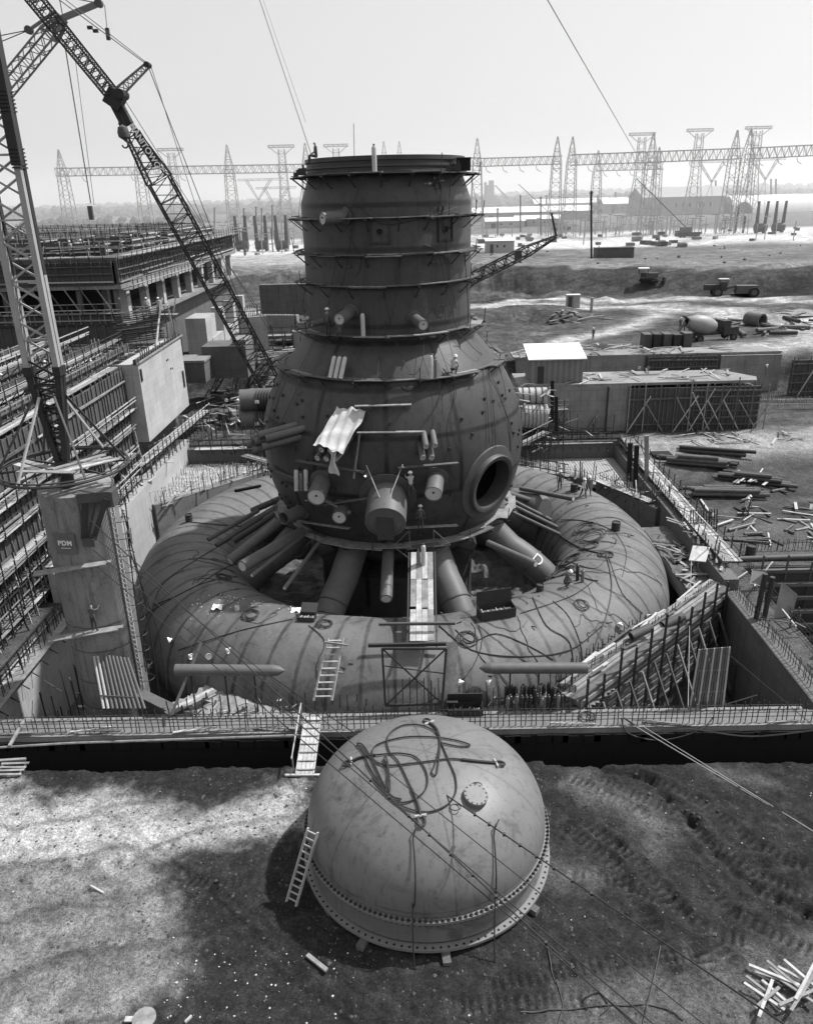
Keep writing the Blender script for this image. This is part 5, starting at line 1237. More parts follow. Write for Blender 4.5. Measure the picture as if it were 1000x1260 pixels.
for i in range(22):
    x=U(-58,-34);y=U(37,60); person((x,y,21.7),U(0,6),random.choice(['stand','bend','walk','reach']),'person in a white hard hat working in the crowd on the unfinished top deck',i%2)['group']='workers on the top deck of the unfinished block'
# pale buttressed wall further back
t=thing('buttressed_wall',(-29,62,2),'sunlit pale concrete wall with tall piers beyond the bright panel','wall')
MB().box((-30.2,60,6.2),(3.,6,10.8)).build('pier',CONCL,t); MB().box((-29.6,75,5),(2,30,6.5)).build('wall_body',CONCL,t)
for i in range(3): MB().box((-29.4,68+i*8,7.3),(1.8,1.6,9)).build('pier',CONCL,t)
t=thing('concrete_block',(-26.5,50,3),'grey concrete cube in front of the buttressed wall','block'); p=aty(278,445,44); MB().box((p.x,46,p.z),(5.8,5,4.2)).build('block_body',CONCD,t); MB().box((p.x+2,46,p.z+2.4),(1.8,4,.8)).build('upstand',CONC,t)
p=aty(241,455,42); t=thing('concrete_block',tuple(p),'smaller grey concrete box left of the cube','block'); MB().box(p,(3.4,4,2.6)).build('block_body',CONCD,t); MB().box(p+Vector((0,0,1.45)),(3.7,4.3,.3)).build('lid',CONC,t)
# horizontal finned vessels
for (px,py,r,l) in ((322,492,1.3,'upper'),(322,518,1.55,'lower')):
    p=aty(px,py,33); t=thing('finned_tank',tuple(p),l+' grey horizontal finned tank behind the left of the bulb','tank')
    MB().tube([p+Vector((-2.6,0,0)),p+Vector((4,1,0))],r,28).build('tank_body',PIPE,t)
    for k in range(12): MB().tube([p+Vector((-.4+k*.35,0,0)),p+Vector((-.34+k*.35,0,0))],r+.06,28).build('fin',MIDS,t)
    MB().box(p+Vector((-.3,-r-.02,.1)),(.5,.04,.4)).build('label_plate',WHITE,t)
    for s in (-1.8,3): MB().box(p+Vector((s,0,-r-.8)),(.4,1.6,1.6)).build('saddle',MIDS,t)
for px,py,l in ((279,495,'left'),(293,495,'right')): lamp(aty(px,py,31),l+' of two glaring white lamps beside the finned tanks',1,tilt=1.2)
# ------------------------------------------------------------------ right side of the pit
A=Vector((10.4,-21.5,0));Bq=Vector((24.2,-8.2,0)); d_=(Bq-A).normalized(); nn_=Vector((d_.y,-d_.x,0))
t=thing('timber_bulkhead',(17,-15,0),'thick diagonal timber bulkhead of long stacked boards across the right corner','bulkhead')
for k in range(13):
    zz=.35-.42*k; off=nn_*(.05*math.sin(k*1.7)+U(-.04,.04))
    MB().bar(A+off+d_*U(0,.5)+Vector((0,0,zz)),Bq+off-d_*U(0,.6)+Vector((0,0,zz+U(-.03,.03))),.5 if k<3 else .25,.3 if k%3 else .16).build('waler_board',random.choice([WOODL,WOOD,WOODD]) if k%3!=2 else WOODD,t)
MB().bar(A-nn_*.2+Vector((0,0,-3)),Bq-nn_*.2+Vector((0,0,-3)),.12,7).build('sheathing',WOODD,t)
for j in range(4): MB().bar(A-nn_*(.35+.28*j)+Vector((0,0,.42+.05*j)),Bq-nn_*(.35+.28*j)+Vector((0,0,.42+.05*j)),.26,.07).build('top_board',random.choice([WOOD,WOODD,WOOD]),t)

for i in range(16):
    f=U(0,.8); a_=A.lerp(Bq,f)-nn_*U(.1,1.6)+Vector((0,0,.62)); single(MB().bar(a_,a_+d_*U(1.2,4)+nn_*U(-.3,.3)+Vector((0,0,U(-.02,.12))),U(.1,.25),.05),'scrap_plank',random.choice([WOOD,WOODL,WOODD]),'loose plank lying along the top of the timber bulkhead','plank','planks on the bulkhead')
for i in range(11):
    p=A.lerp(Bq,(i+.5)/11)+nn_*.42; MB().bar(p+Vector((0,0,-5)),p+Vector((0,0,1.1+U(0,1.2))),.13,.13).build('upright',DARK,t)
for i in range(12):
    p=A.lerp(Bq,(i+.7)/13)+nn_*.5; MB().bar(p+Vector((0,0,-.8)),p+nn_*2.2+Vector((0,0,-5.5)),.12,.12).build('raking_strut',random.choice([WOOD,WOODD]),t)
rebar_row(t,A-nn_*.9+Vector((0,0,-.3)),Bq-nn_*.9+Vector((0,0,-.3)),44,1.3,rails=(.6,))
walkway((24.5,25.4),(24.6,-6),1.35,'long sloping-looking boardwalk with handrails along the right pit wall',w=1.5,n=20,h=1.2,side=-1,boards=5,rails=2,legs=.6,over=1,m=WOODL)
walkway((12.0,24.2),(23.8,24.6),1.3,'walkway with posts behind the right rear of the ring',w=1.1,n=12,h=1.5,side=-1,boards=3,rails=3,legs=.8,over=1)
walkway((9,22.5),(17.6,16.2),.6,'walkway of boards close behind the right of the ring',w=.8,n=12,h=1.5,side=1,boards=3,rails=3)
walkway((19.6,14.4),(23.2,8.2),.55,'short light boardwalk at the right shoulder of the ring',w=.9,n=6,h=.5,side=-1,boards=4,rails=0,m=WOODL)
for i,(px,py0,py1,w_) in enumerate(((773,545,592,.42),(781,548,600,.42),(795,536,595,.35))):
    p=aty(px,py1,13.5); q=aty(px+(2 if i<2 else 0),py0,13.5); single(MB().bar(p,q,w_,.3),'steel_post',BLACK if i<2 else CONC,('left dark','right dark','pale')[i]+' tall steel post standing behind the right rear of the ring','post')
t=thing('rebar_cage',(26,3,-.5),'upright dark rebar cage panel standing by the right wall','rebar cage')
for i in range(11): q=aty(849+i*3.3,628-i*.2,1.5);w_=aty(851+i*2.8,690,1.2); MB().tube([q,w_],.05,5).build('bar',REBAR if i%4 else MIDS,t)
for k in range(3): MB().bar(aty(850,640+k*20,1.3),aty(881,639+k*20,1.3),.06).build('tie_bar',REBAR,t)
s=[aty(847,689,-4.5),aty(868,691,-4.8),aty(873,673,-4.0),aty(852,671,-3.8)]
t=thing('white_board',tuple(s[0]),'tilted white square board on a post at the right corner of the ring','board'); MB().poly(s).poly([q+Vector((0,0,-.05)) for q in s][::-1]).build('panel',WHITE,t); MB().bar((s[0]+s[2])/2-Vector((0,0,.06)),(s[0]+s[2])/2-Vector((0,0,4)),.08).build('post',WOOD,t)
single(MB().tube([aty(850,690,-5),aty(848,760,-12),aty(846,870,-20)],.02,4),'guy_rope',GAL,'thin pale rope hanging down from the white square board','rope')
t=thing('ribbed_panel',tuple(aty(870,870,-21.4)),'leaning panel of pale vertical bars against the right end of the front wall','panel')
for i in range(13):
    q=aty(860+i*3.1,799-i*.25,-20.9);w_=aty(847+i*3.4,879-i*.1,-21.3); MB().bar(w_,q,.1,.05).build('bar',GAL if i%3==0 else PIPE,t)
for f in (.35,.7): MB().bar(aty(858,800+f*75,-20.8),aty(896-f*6,798+f*75,-20.8),.06).build('tie_bar',MIDS,t)
# inner room beyond the bulkhead: sheets, posts, girders
t=thing('concrete_wall',(27,-12,-2),'thin dark formed wall with rebar beyond the right corner room','wall'); MB().box((27.1,-13,-3.4),(.5,18,6)).build('wall_body',CONCD,t); rebar_row(t,(27.1,-21.5,-.4),(27.1,-4.5,-.4),44,1.2,rails=(.4,.7,.95))
MB().prism([(25.15,-21.8),(26.8,-21.8),(26.8,-4.2),(25.15,-4.2)],-.75,-.5).build('mat_base',CONCD,t)
for i in range(9): MB().tube([(25.25+.17*i,-21.5,-.3),(25.25+.17*i,-5,-.3)],.025,4).build('tie_bar',REBARL if i%2 else REBAR,t)
for i in range(50): MB().tube([(25.2,-21.4+i*.33,-.26),(26.8,-21.4+i*.33,-.26)],.022,4).build('tie_bar',REBARL if i%3 else REBAR,t)
for i,(a,b,c,e) in enumerate((((928,770),(941,706),.2,'left'),((936,778),(950,710),.2,'right'))): single(MB().tube([aty(*a,-12.2),aty(*b,-12.2)],.17,10),'steel_post',DARK,e+' of two dark pipes standing upright in the right corner room','post')
for i,l in enumerate(((961,716,980,732,969,778,950,764),(925,700,943,702,938,722,922,718))):
    q=[aty(l[k],l[k+1],-11.5-.6*k*.2+i*4) for k in (0,2,4,6)]; single(MB().poly(q).poly([x+Vector((.05,.05,0)) for x in q][::-1]),'formwork_sheet',PLY,('large','small')[i]+' upright plywood sheet in the right corner room','sheet')
t=thing('shored_girders',(35,-4.2,-1),'rows of dark steel girders shoring the far side of the right hand pit','girders')
for k in range(6): MB().box((36,-4.6-.35*k,-.2-1.0*k),(17,.3,.28)).build('girder',(PIPE if k%2 else MIDS),t)
MB().box((36,-4.15,-3),(18,.3,6)).build('sheeting',CONCF,t)
for i in range(9): MB().bar((28.3+i*1.9,-4.5,-6),(28.3+i*1.9,-4.7,.4+U(0,.8)),.12).build('post',MIDS,t)
t=thing('steel_pipe',(30,-3.2,.6),'long dark pipe lying along the far edge of the right hand pit','pipe'); MB().tube([(26.6,-3.3,.25),(36,-3.1,.3)],.22,12).build('pipe_body',MIDS,t)
drum('dark drum standing behind the long pipe at the edge of the right pit',(28.3,-2.4,0),r=.4,h=1.0)
rb=thing('rebar_row',(33,-1.6,0),'row of upright rebar beyond the right hand pit','rebar'); rebar_row(rb,(27.8,-1.5,0),(40,-1.2,0),44,1.0,rails=(.7,))
w=thing('debris_ledge',(23,-3,-.5),'narrow concrete ledge between the ring and the right wall','ledge'); MB().prism([(21.75,-9.2),(24.05,-7.6),(24.05,5),(21.75,5)],-1.6,-.5).build('ledge_body',CONC,w); rough([(21.8,-9),(24.0,-7.7),(24.0,4.8),(21.8,4.8)],-.42,.2).build('rubble_surface',CONCD,w)
boards(34,22.9,-3,.7,4.4,-.35,'loose boards littering the ledge between ring and right wall','boards on the right ledge',L=(.8,2.6))
boards(12,24.6,-2,.4,3.5,1.0,'boards leaning about the right boardwalk','boards by the right boardwalk',L=(1,3),ang=1.3)
pipes(6,30,2,1.5,2,.02,'short pipe lying beyond the right wall','short pipes beyond the right wall')
# pipe and lumber yard on the mud flat
boards(34,0,-9.4,9,2.4,-4.2,'plank thrown on the rubble floor inside the ring','planks inside the ring',L=(.8,3),name='thrown_plank')
for cx_,cy_,n_,an,l in ((30.5,17,9,-.35,'dark pipe in the stack nearest the boardwalk'),(34.5,13.5,9,-.4,'dark pipe in the middle stack on the mud flat'),(31,10.5,7,-.1,'pipe in the short stack near the right wall'),(33,20,5,-.3,'long pipe lying alone at the far side of the mud flat')):
    for k in range(n_):
        L_=U(5,8) if k<6 else U(3,5); c=Vector((cx_+U(-.4,.4),cy_+(k%4)*.5-.8,gh(cx_,cy_)+.22+.36*(k//4))); d_=Vector((math.cos(an+U(-.06,.06)),math.sin(an+U(-.05,.05)),0))*L_/2
        single(MB().tube([c-d_,c+d_],.2,10),'stacked_pipe',random.choice([MIDS,DARK,WOODD]),l,'pipe',l.replace('dark pipe','pipes'))
boards(34,34,5,6,5,lambda x,y:gh(x,y),'pale board scattered on the mud flat right of the pit','boards on the mud flat',L=(.8,3))
boards(14,34.6,13,1.6,1.4,lambda x,y:gh(x,y)+.3,'pale sawn board in the heap beside the pipe stacks','sawn boards beside the pipes',L=(1.5,3),m=(WOODL,WOOD),ang=.9)
pipes(14,33,7,5,5,lambda x,y:gh(x,y),'short pipe offcut on the mud flat','pipe offcuts on the mud flat',L=(.6,2))
boards(22,37,26.3-3,6,1.6,lambda x,y:gh(x,y),'broken board below the far shored wall','broken boards below the shored wall',L=(1,4))
p=atz(577+328,640,.1); person((31.6,6.4,0),R(100),'stand','person in dark clothes standing on the mud flat by the pipe offcuts',0); 
p=atz(912,635,0); person((p.x+.3,p.y,0),R(20),'walk','person in a white hat walking on the mud flat',1)
t=thing('steel_drum',(35.5,.5,0),'x','drum'); bpy.data.objects.remove(t)
drum('rusty drum on its own at the right edge of the mud flat',(36.6,2.0,0),m=MIDS,r=.5,h=1.1)
single(MB().box((27.6,19.5,.9),(2.0,1.4,1.6)),'job_shack',BLACK,'black box shed beside the boardwalk on the mud flat','shed')
# unfinished walls at the back right
t=thing('concrete_wall',(28,29,2),'long concrete wall with a pale top deck behind the right of the bulb','wall')
MB().box((19.6,30.3,4.4),(12.5,6.6,5.6)).build('wall_body',CONC,t); MB().box((33,30.5,4.0),(14.6,6.2,5.2)).build('wall_body',CONCD,t); MB().prism([(13.4,27.1),(25.8,27.1),(40,27.3),(40.6,29),(38,33),(13.4,33.5)],7.2,7.5).build('top_deck',CONC,t)
formwork((25.8,27.0),(40.4,27.0),1.6,6.9,26,7,'dark formwork face with walers on the right half of the long wall',1,mw=WOODD)
for i in range(9):
    x0=25.5+i*1.75; l='diagonal pale brace number' 
    for s in (0,1):
        if random.random()<.8: single(MB().bar((x0+(2.4 if s else 0),26.2,1.7+U(0,.5)),(x0+(0 if s else 2.4),25.9,6.6+U(-1.6,.6)),.12,.1),'diagonal_brace',random.choice([WOODL,WOOD]),'diagonal pale timber brace against the dark formwork of the long wall','brace','crossed braces on the long wall')
for i in range(10): single(MB().bar((25.6+i*1.7,26.0,1.6),(25.6+i*1.7,25.9,7.2+U(0,1)),.1,.1),'shore_post',random.choice([WOOD,WOODD]),'upright timber post before the dark formwork of the long wall','post','posts on the long wall')
boards(40,27,30,11,2.6,7.5,'loose timber lying on the pale top deck of the long wall','timber on the long wall',L=(.8,3.4),name='scrap_board')
single(MB().bar((23.4,26.95,2),(23.4,26.95,7.2),.5,.12,up=(1,0,0)),'wall_stain',DARK,'dark vertical strip down the face of the long wall','strip')
def gable(c,w,d,h,rh,lab,mw=PIPE,mr=WHITE,cat='shed',name='timber_shed',rot=0,doors=1,wins=2,flat=False,over=.3):
    c=Vector(c); t=thing(name,tuple(c),lab,cat)
    MB().box(c+Vector((0,0,h/2)),(w,d,h)).build('wall',mw,t)
    mb=MB()
    if flat: mb.poly([c+Vector(q) for q in ((-w/2-over,-d/2-over,h+.05),(w/2+over,-d/2-over,h+.05),(w/2+over,d/2+over,h+rh),(-w/2-over,d/2+over,h+rh))]); mb.box(c+Vector((0,-d/2-over,h)),(w+2*over,.08,.12))
    else:
        X=w/2+over;Y=d/2+over
        mb.poly([c+Vector(q) for q in ((-X,-Y,h),(X,-Y,h),(X,0,h+rh),(-X,0,h+rh))]); mb.poly([c+Vector(q) for q in ((X,Y,h),(-X,Y,h),(-X,0,h+rh),(X,0,h+rh))]); 
        m2=MB().poly([c+Vector(q) for q in ((-w/2,-d/2,h),(-w/2,0,h+rh*.97),(-w/2,d/2,h))]).poly([c+Vector(q) for q in ((w/2,-d/2,h),(w/2,d/2,h),(w/2,0,h+rh*.97))]); m2.build('gable_end',mw,t)
    mb.build('roof',mr,t)
    for i in range(doors): MB().box(c+Vector((-w*.3+i*w*.5,-d/2-.03,h*.36)),(min(w*.12,3),.08,h*.72)).build('door',DARK,t)
    for i in range(wins): MB().box(c+Vector((-w*.1+i*w*.5/max(1,wins),-d/2-.03,h*.55)),(min(1.2,w*.06),.06,h*.22)).build('window',BLACK,t)
    t.rotation_euler=(0,0,rot); return t
gable((17.7,29.8,7.35),5.9,4.,2.9,1.0,'small grey shed with a white sloping roof standing on the long wall',mw=mat('shed_sheet',.26,.6,.12,.8,8,.1,extra=ribs(0,1.6,1,.3)),flat=True,doors=1,wins=0)
t=thing('concrete_wall',(35,47,2),'farther concrete wall with a pale top behind the long wall','wall'); MB().box((24,46,4.2),(17,2.4,6)).build('wall_body',CONC,t); MB().box((41.5,46.4,4.2),(18,3,5.6)).build('wall_body',CONCD,t); MB().prism([(15,44.7),(50.6,44.9),(49.6,49),(15,48.6)],7.0,7.25).build('top_deck',CONC,t); MB().box((46.5,44.7,4),(8,.5,5.8)).build('wall_body',CONC,t)
formwork((32.8,44.6),(42,44.6),1.6,6.9,16,6,'dark formwork face in the middle of the farther wall',1,mw=WOODD)
formwork((50.8,42),(64,42),1,6.6,16,5,'braced dark formwork at the far right edge of the picture',1,mw=WOODD)
for i in range(5): single(MB().bar((51.5+i*2.2,41.2,1.5),(53.5+i*2.2,40.9,6.2),.16,.12),'diagonal_brace',WOODL,'diagonal pale brace on the formwork at the far right edge','brace','braces at the far right edge')
boards(46,30,47,14,1.8,7.3,'loose timber on the top of the farther wall','timber on the farther wall',L=(.8,4),name='scrap_board')
rb=thing('rebar_row',(46,37,2),'field of upright rebar right of the long wall','rebar'); rebar_row(rb,(43,38,2),(58,37.5,2),60,1.6,rails=(.5,.9)); rebar_row(rb,(43,35,2),(58,34.5,2),60,1.4,rails=(.5,.9),m=REBARL)
for px,l in ((786,'left'),(797,'right')): lamp(aty(px,455,44.3),l+' of two white lamps on the face of the farther wall')
lamp(aty(941,462,40),'white lamp on a pole at the end of the long wall',pole=1)
for i,(x,y,l) in enumerate(((26.8,47.5,'person standing on the farther wall'),(39,44,'person standing beside the mixer truck on the far wall'))): pass
# clutter between bulb and long wall
walkway((10.5,24.5),(18.5,25.8),5.2,'high scaffold walkway right of the bulb',w=1.,n=8,h=1.2,side=1,boards=3,rails=3,legs=3.5,over=1)
walkway((10.8,16),(15.5,22),3.6,'scaffold walkway fixed close to the right of the bulb',w=1.,n=8,h=1.4,side=1,boards=3,rails=3,legs=3,over=1,m=WOODD)
walkway((-16,16),(-11,12),3.4,'scaffold walkway fixed close to the left of the bulb',w=1.,n=8,h=1.2,side=-1,boards=3,rails=2,legs=2.5,over=1,m=WOODD)
for i,(px,py0,py1) in enumerate(((679,468,520),(684,488,530))): single(MB().bar(aty(px,py1,24.6),aty(px,py0,24.6),.35,.3),'steel_post',BLACK,('taller','shorter')[i]+' black post right of the bulb before the long wall','post')
t=thing('finned_tank',(13.5,23.5,3),'pale finned tank end showing right of the bulb','tank'); p=aty(652,512,24); MB().tube([p+Vector((-2,0,0)),p+Vector((1.8,0,0))],1.3,24).build('tank_body',GAL,t)
for k in range(8): MB().tube([p+Vector((-1.6+k*.42,0,0)),p+Vector((-1.52+k*.42,0,0))],1.36,24).build('fin',PIPE,t)
t=thing('finned_tank',(13.5,23.5,6),'upper pale tank right of the bulb','tank'); p=aty(655,488,25); MB().tube([p+Vector((-1.6,0,0)),p+Vector((1.5,0,0))],1.,20).build('tank_body',GAL,t)
for k in range(4): MB().tube([p+Vector((-1.2+k*.7,0,0)),p+Vector((-1.08+k*.7,0,0))],1.07,20).build('fin',DARK,t)
walkway((8.8,26.8),(16.5,26.4),3.0,'low scaffold walkway before the pale tanks',w=1.,n=10,h=1.3,side=1,boards=3,rails=3,legs=2.5,over=1)
posts([(9+U(0,9),22+U(0,4.5),1.2) for i in range(50)],3.0,.05,DARK,'upright_bar','thin upright bar in the tangle right of the bulb','rebar','bars right of the bulb')
posts([(-17+U(0,7),24.5+U(0,4),.5) for i in range(50)],3.0,.05,DARK,'upright_bar','thin upright bar in the tangle left of the bulb','rebar','bars left of the bulb')
boards(70,13,24.6,3.5,2.4,1.5,'tangled timber between the bulb and the long wall','timber right of the bulb',L=(1,3.5),dz=.09,name='tangled_timber')
pipes(14,13.5,24,3,2.5,1.4,'pipe lying in the tangle right of the bulb','pipes right of the bulb',L=(1.5,3))
boards(40,-14,27.5,5,3,.6,'tangled timber between the bulb and the left tanks','timber left of the bulb',L=(1,3.5),dz=.06,name='tangled_timber')
pipes(16,-15,29,5,4,.8,'pipe lying in the tangle left of the bulb','pipes left of the bulb',L=(1.5,3.5))
# clutter ground left rear
for (x,y,w_,h_,r_,l) in ((-12,60,9,3,.3,'low pale wall stub in the yard left behind the bulb'),(-20,68,7,4,-.2,'second wall stub farther back in the left rear yard'),(-11,75,12,2.4,.1,'long low wall in the left rear yard'),(-22,58,4,5,.5,'short pier standing in the left rear yard')):
    t=thing('wall_stub',(x,y,gh(x,y)),l,'wall'); MB().box((x,y,gh(x,y)+h_/2),(w_,1.2,h_),Matrix.Rotation(r_,3,'Z')).build('wall_body',CONC,t); rebar_row(t,Vector((x-w_/2*math.cos(r_),y-w_/2*math.sin(r_),gh(x,y)+h_)),Vector((x+w_/2*math.cos(r_),y+w_/2*math.sin(r_),gh(x,y)+h_)),14,1.5,r=.05,rails=(.5,))
formwork((-24,80),(-6,82),4,8,18,4,'dark formwork screen at the back of the left rear yard',1)
walkway((-22,63),(-8,64),8.,'scaffold walkway in the left rear yard',w=1.2,n=10,h=1.4,side=1,boards=3,rails=3,legs=5,over=1)
boards(60,-16,68,9,14,lambda x,y:gh(x,y)+.3,'loose plank scattered far back in the left rear yard','far lumber in the left rear yard',L=(2,6),w=.3,name='far_lumber')
posts([(-25+U(0,18),55+U(0,32),4) for i in range(60)],4.5,.09,DARK,'upright_bar','tall upright bar far back in the left rear yard','rebar','far bars in the left rear yard')
pipes(20,-14,66,8,12,lambda x,y:gh(x,y),'pipe lying far back in the left rear yard','far pipes in the left rear yard',L=(3,7),r=(.2,.5))
boards(110,-18,41,8,11,lambda x,y:gh(x,y)+.2,'loose lumber in the yard left behind the bulb','lumber in the left rear yard',L=(1.5,4.5),dz=.01,name='yard_lumber')
pipes(34,-16,44,8,10,lambda x,y:gh(x,y),'pipe lying in the yard left behind the bulb','pipes in the left rear yard',L=(2,6),r=(.1,.3))
posts([(-24+U(0,14),27+U(0,26),1.) for i in range(130)],3.0,.06,DARK,'upright_bar','thin upright bar in the yard left behind the bulb','rebar','bars in the left rear yard')
t=thing('concrete_wall',(-20,100,4),'big grey panelled concrete wall behind the left of the vessel neck','wall'); MB().box((-17,98,7.5),(22,2,9.5)).build('wall_body',CONCD,t)
for i in range(14):
    x=-21+U(-6,8);y=40+U(-8,10); single(MB().box((x,y,gh(x,y)+.6),(U(.8,2),U(.8,1.6),U(.8,1.6)),Matrix.Rotation(U(0,3),3,'Z')),'wooden_crate',random.choice([WOOD,MIDS,WOODD]),'crate standing in the yard left behind the bulb','crate','crates in the left rear yard')
# dense scaffolding and uprights round the rim of the pit
def rimclutter(pts,z,l,n,h=2.6):
    for i in range(n):
        k=U(0,len(pts)-1); j=int(k); p=Vector(pts[j]).lerp(Vector(pts[j+1]),k-j)+Vector((U(-.6,.6),U(-.6,.6),0)); p.z=z
        r=random.random()
        if r<.5: single(MB().bar(p,p+Vector((U(-.15,.15),U(-.15,.15),h*U(.5,1.1))),.07,.07),'scaffold_post',random.choice([DARK,WOODD,WOOD,MIDS]),'upright scaffold post '+l,'post','posts '+l)
        elif r<.75: single(MB().bar(p+Vector((0,0,U(.3,h))),p+Vector((U(-2,2),U(-2,2),U(.3,h))),.09,.05),'scaffold_rail',random.choice([WOOD,WOODL,WOODD,DARK]),'crooked scaffold rail '+l,'rail','rails '+l)
        else: single(MB().bar(p,p+Vector((U(-1.3,1.3),U(-1.3,1.3),U(.02,.3))),.2,.05),'scrap_plank',random.choice([WOOD,WOODL,WOODD]),'scrap plank lying '+l,'plank','scrap planks '+l)
rimclutter([(-24,10,0),(-18,18,0),(-12,24,0)],.1,'on the kerb behind the left of the ring',55,1.9)
rimclutter([(-24.5,-8,0),(-24.5,22,0)],2.5,'on the pale lower left wall',60,2.0)
rimclutter([(-12,25,0),(0,25.6,0),(10,25,0)],1.4,'on the wall behind the ring',30,2.2)
rimclutter([(9,23,0),(17,16.5,0),(21,14,0),(24,8,0)],.3,'on the kerb behind the right of the ring',70,2.0)
rimclutter([(24.6,24,0),(24.6,-6,0)],1.2,'along the right pit wall',60,1.7)
rimclutter([(26.5,-20,0),(26.5,-5,0)],-.5,'in the rebar strip at the right edge',30,1.8)
rimclutter([(-22.5,-21,0),(-20.5,-12,0)],-5,'in the dark corner pit behind the column',40,4.0)
rimclutter([(14,-21,0),(23,-20,0),(23.3,-12,0)],-6.8,'down in the right corner pit',40,3.5)
rimclutter([(-24,27,0),(-12,31,0)],1.2,'in the ground behind the left of the pit',50,2.6)
rimclutter([(9.5,26.2,0),(24,26.2,0)],2.,'before the long wall right of the bulb',50,2.6)
for i in range(9):
    a=R(-200+i*8 if i<5 else -12+(i-5)*9); p=Vector((9.2*math.cos(a),9.2*math.sin(a),4.2)); q=Vector((13.2*math.cos(a+.05),13.2*math.sin(a+.05),1.6+U(0,1))); single(MB().tube([p,q],U(.1,.3),10),'radiating_pipe',random.choice([PIPE,MIDS]),'pipe radiating from under the bulb toward the ring','pipe','pipes radiating from the bulb')
# bottom corners of the foreground
for i in range(17):
    p=atz(U(935,990),U(1195,1235),.12); a=R(U(-70,-15)) if i<12 else R(U(5,60)); l=U(.5,1.1); d_=Vector((math.cos(a)*l,math.sin(a)*l,U(-.04,.08))); single(MB().bar(p-d_+Vector((0,0,.05+.02*i)),p+d_+Vector((0,0,.05+.02*i)),.11,.05),'lumber_offcut',random.choice([WOODL,WOOD,WOOD]),'pale lumber offcut in the heap at the bottom right corner','lumber','lumber heap at the bottom right')
for a,b,l in (((378,1175),(402,1194),'squared timber offcut lying in the mud left of the dome'),((12,918),(30,886),'plank leaning against the front wall at the far left'),((112,1090),(128,1099),'small pale stick lying alone on the gravel'),((0,936),(32,934),'board on the ground at the far left edge'),((228,1258),(236,1250),'small stick at the bottom edge')):
    p=atz(*a,.12);q=atz(*b,.12 if b[1]>900 else .2); beam1('timber_offcut',WOOD if 'stick' not in l else WOODL,p,q,.16 if 'stick' not in l else .07,.1,l,'timber')
t=thing('pallet',tuple(atz(16,945,.1)),'small broken pallet on the ground at the far left','pallet'); p=atz(14,947,.1)
for i in range(4): MB().bar(p+Vector((-.7,-.4+i*.27,.05)),p+Vector((.75,-.4+i*.27+U(-.05,.05),.06)),.14,.04).build('slat',WOOD,t)
for s in (-.6,.6): MB().bar(p+Vector((s,-.5,0)),p+Vector((s,.5,0)),.09,.08).build('bearer',WOODD,t)
p=atz(178,1255,.1); t=thing('cable_reel',tuple(p),'round wooden reel lid at the bottom edge of the picture','reel'); MB().lathe([(.001,.06),(.42,.06),(.42,0)],p+Vector((0,0,.05)),24).build('disc',WOOD,t); MB().bar(p+Vector((-.7,0,.05)),p+Vector((-.3,0,.05)),.2,.05).build('board',WOODL,t)
beam1('raking_pipe',PIPE,aty(212,842+35,-22.2),aty(288-60+20,790,-19.5),.12,.12,'slanting pole leaning from the front wall up beside the column','pole')
single(MB().tube([(-25,-23.5,-.9),(-18,-23.45,-.55),(-9,-23.45,-.35),(-4,-23.5,-.2)],.07,6),'long_pole',WOOD,'long thin pole lying along the front wall at the left','pole')
walkway((-13.2,-21.3),(-11.0,-18.9),-.2,'short tilted board bridge near the foot of the column',w=.6,n=2,h=.4,side=1,boards=2,rails=0)
for i in range(14):
    p=atz(U(380,480),U(1020,1190),.05)
boards(26,-9,-20.4,3.8,.9,-.5,'short stick in the litter on the left front ledge','sticks on the left front ledge',L=(.3,1.4),w=.07,name='stick')
boards(14,8.5,-20.2,2.6,.8,-.45,'short stick in the litter on the right front ledge','sticks on the right front ledge',L=(.3,1.2),w=.06,name='stick')
posts([(-13.0+i*.5,-20.9+U(-.2,.2),-.7) for i in range(24)],1.3,.035,REBAR,'rebar_post','bare rebar standing on the left front ledge','rebar','rebars on the left front ledge')
posts([(2.2+i*.34,-20.9+U(-.1,.1),-.6) for i in range(26)],1.5,.03,REBAR,'rebar_post','bare rebar standing on the right front ledge','rebar','rebars on the right front ledge')
posts([(9.5+i*.35,-19.8+i*.33,-.8) for i in range(22)],2.0,.03,REBAR,'rebar_post','tall rebar standing between the ring and the timber bulkhead','rebar','rebars before the bulkhead')
boards(12,0,-23.0,22,.1,-.25,'thin strip of wood lying along the top of the front wall','strips on the front wall',L=(1,3),ang=0,w=.12)
drape_pts=[(18,-22.9,.1),(17,-23.5,-.35),(15,-23.5,-.95),(13.2,-23.45,-.5),(12.8,-23.1,.3)]
single(MB().tube(smooth(drape_pts,6),.04,5),'slack_hose',HOSE,'slack hose sagging over the right part of the front wall','hose')
single(MB().tube(smooth([(13,-23,.2),(14.5,-23.5,-.5),(16.5,-23.55,-.2),(20,-23.5,-.8),(24,-23.45,-.4)],6),.05,5),'slack_hose',HOSE,'long dark hose draped along the right end of the front wall','hose')
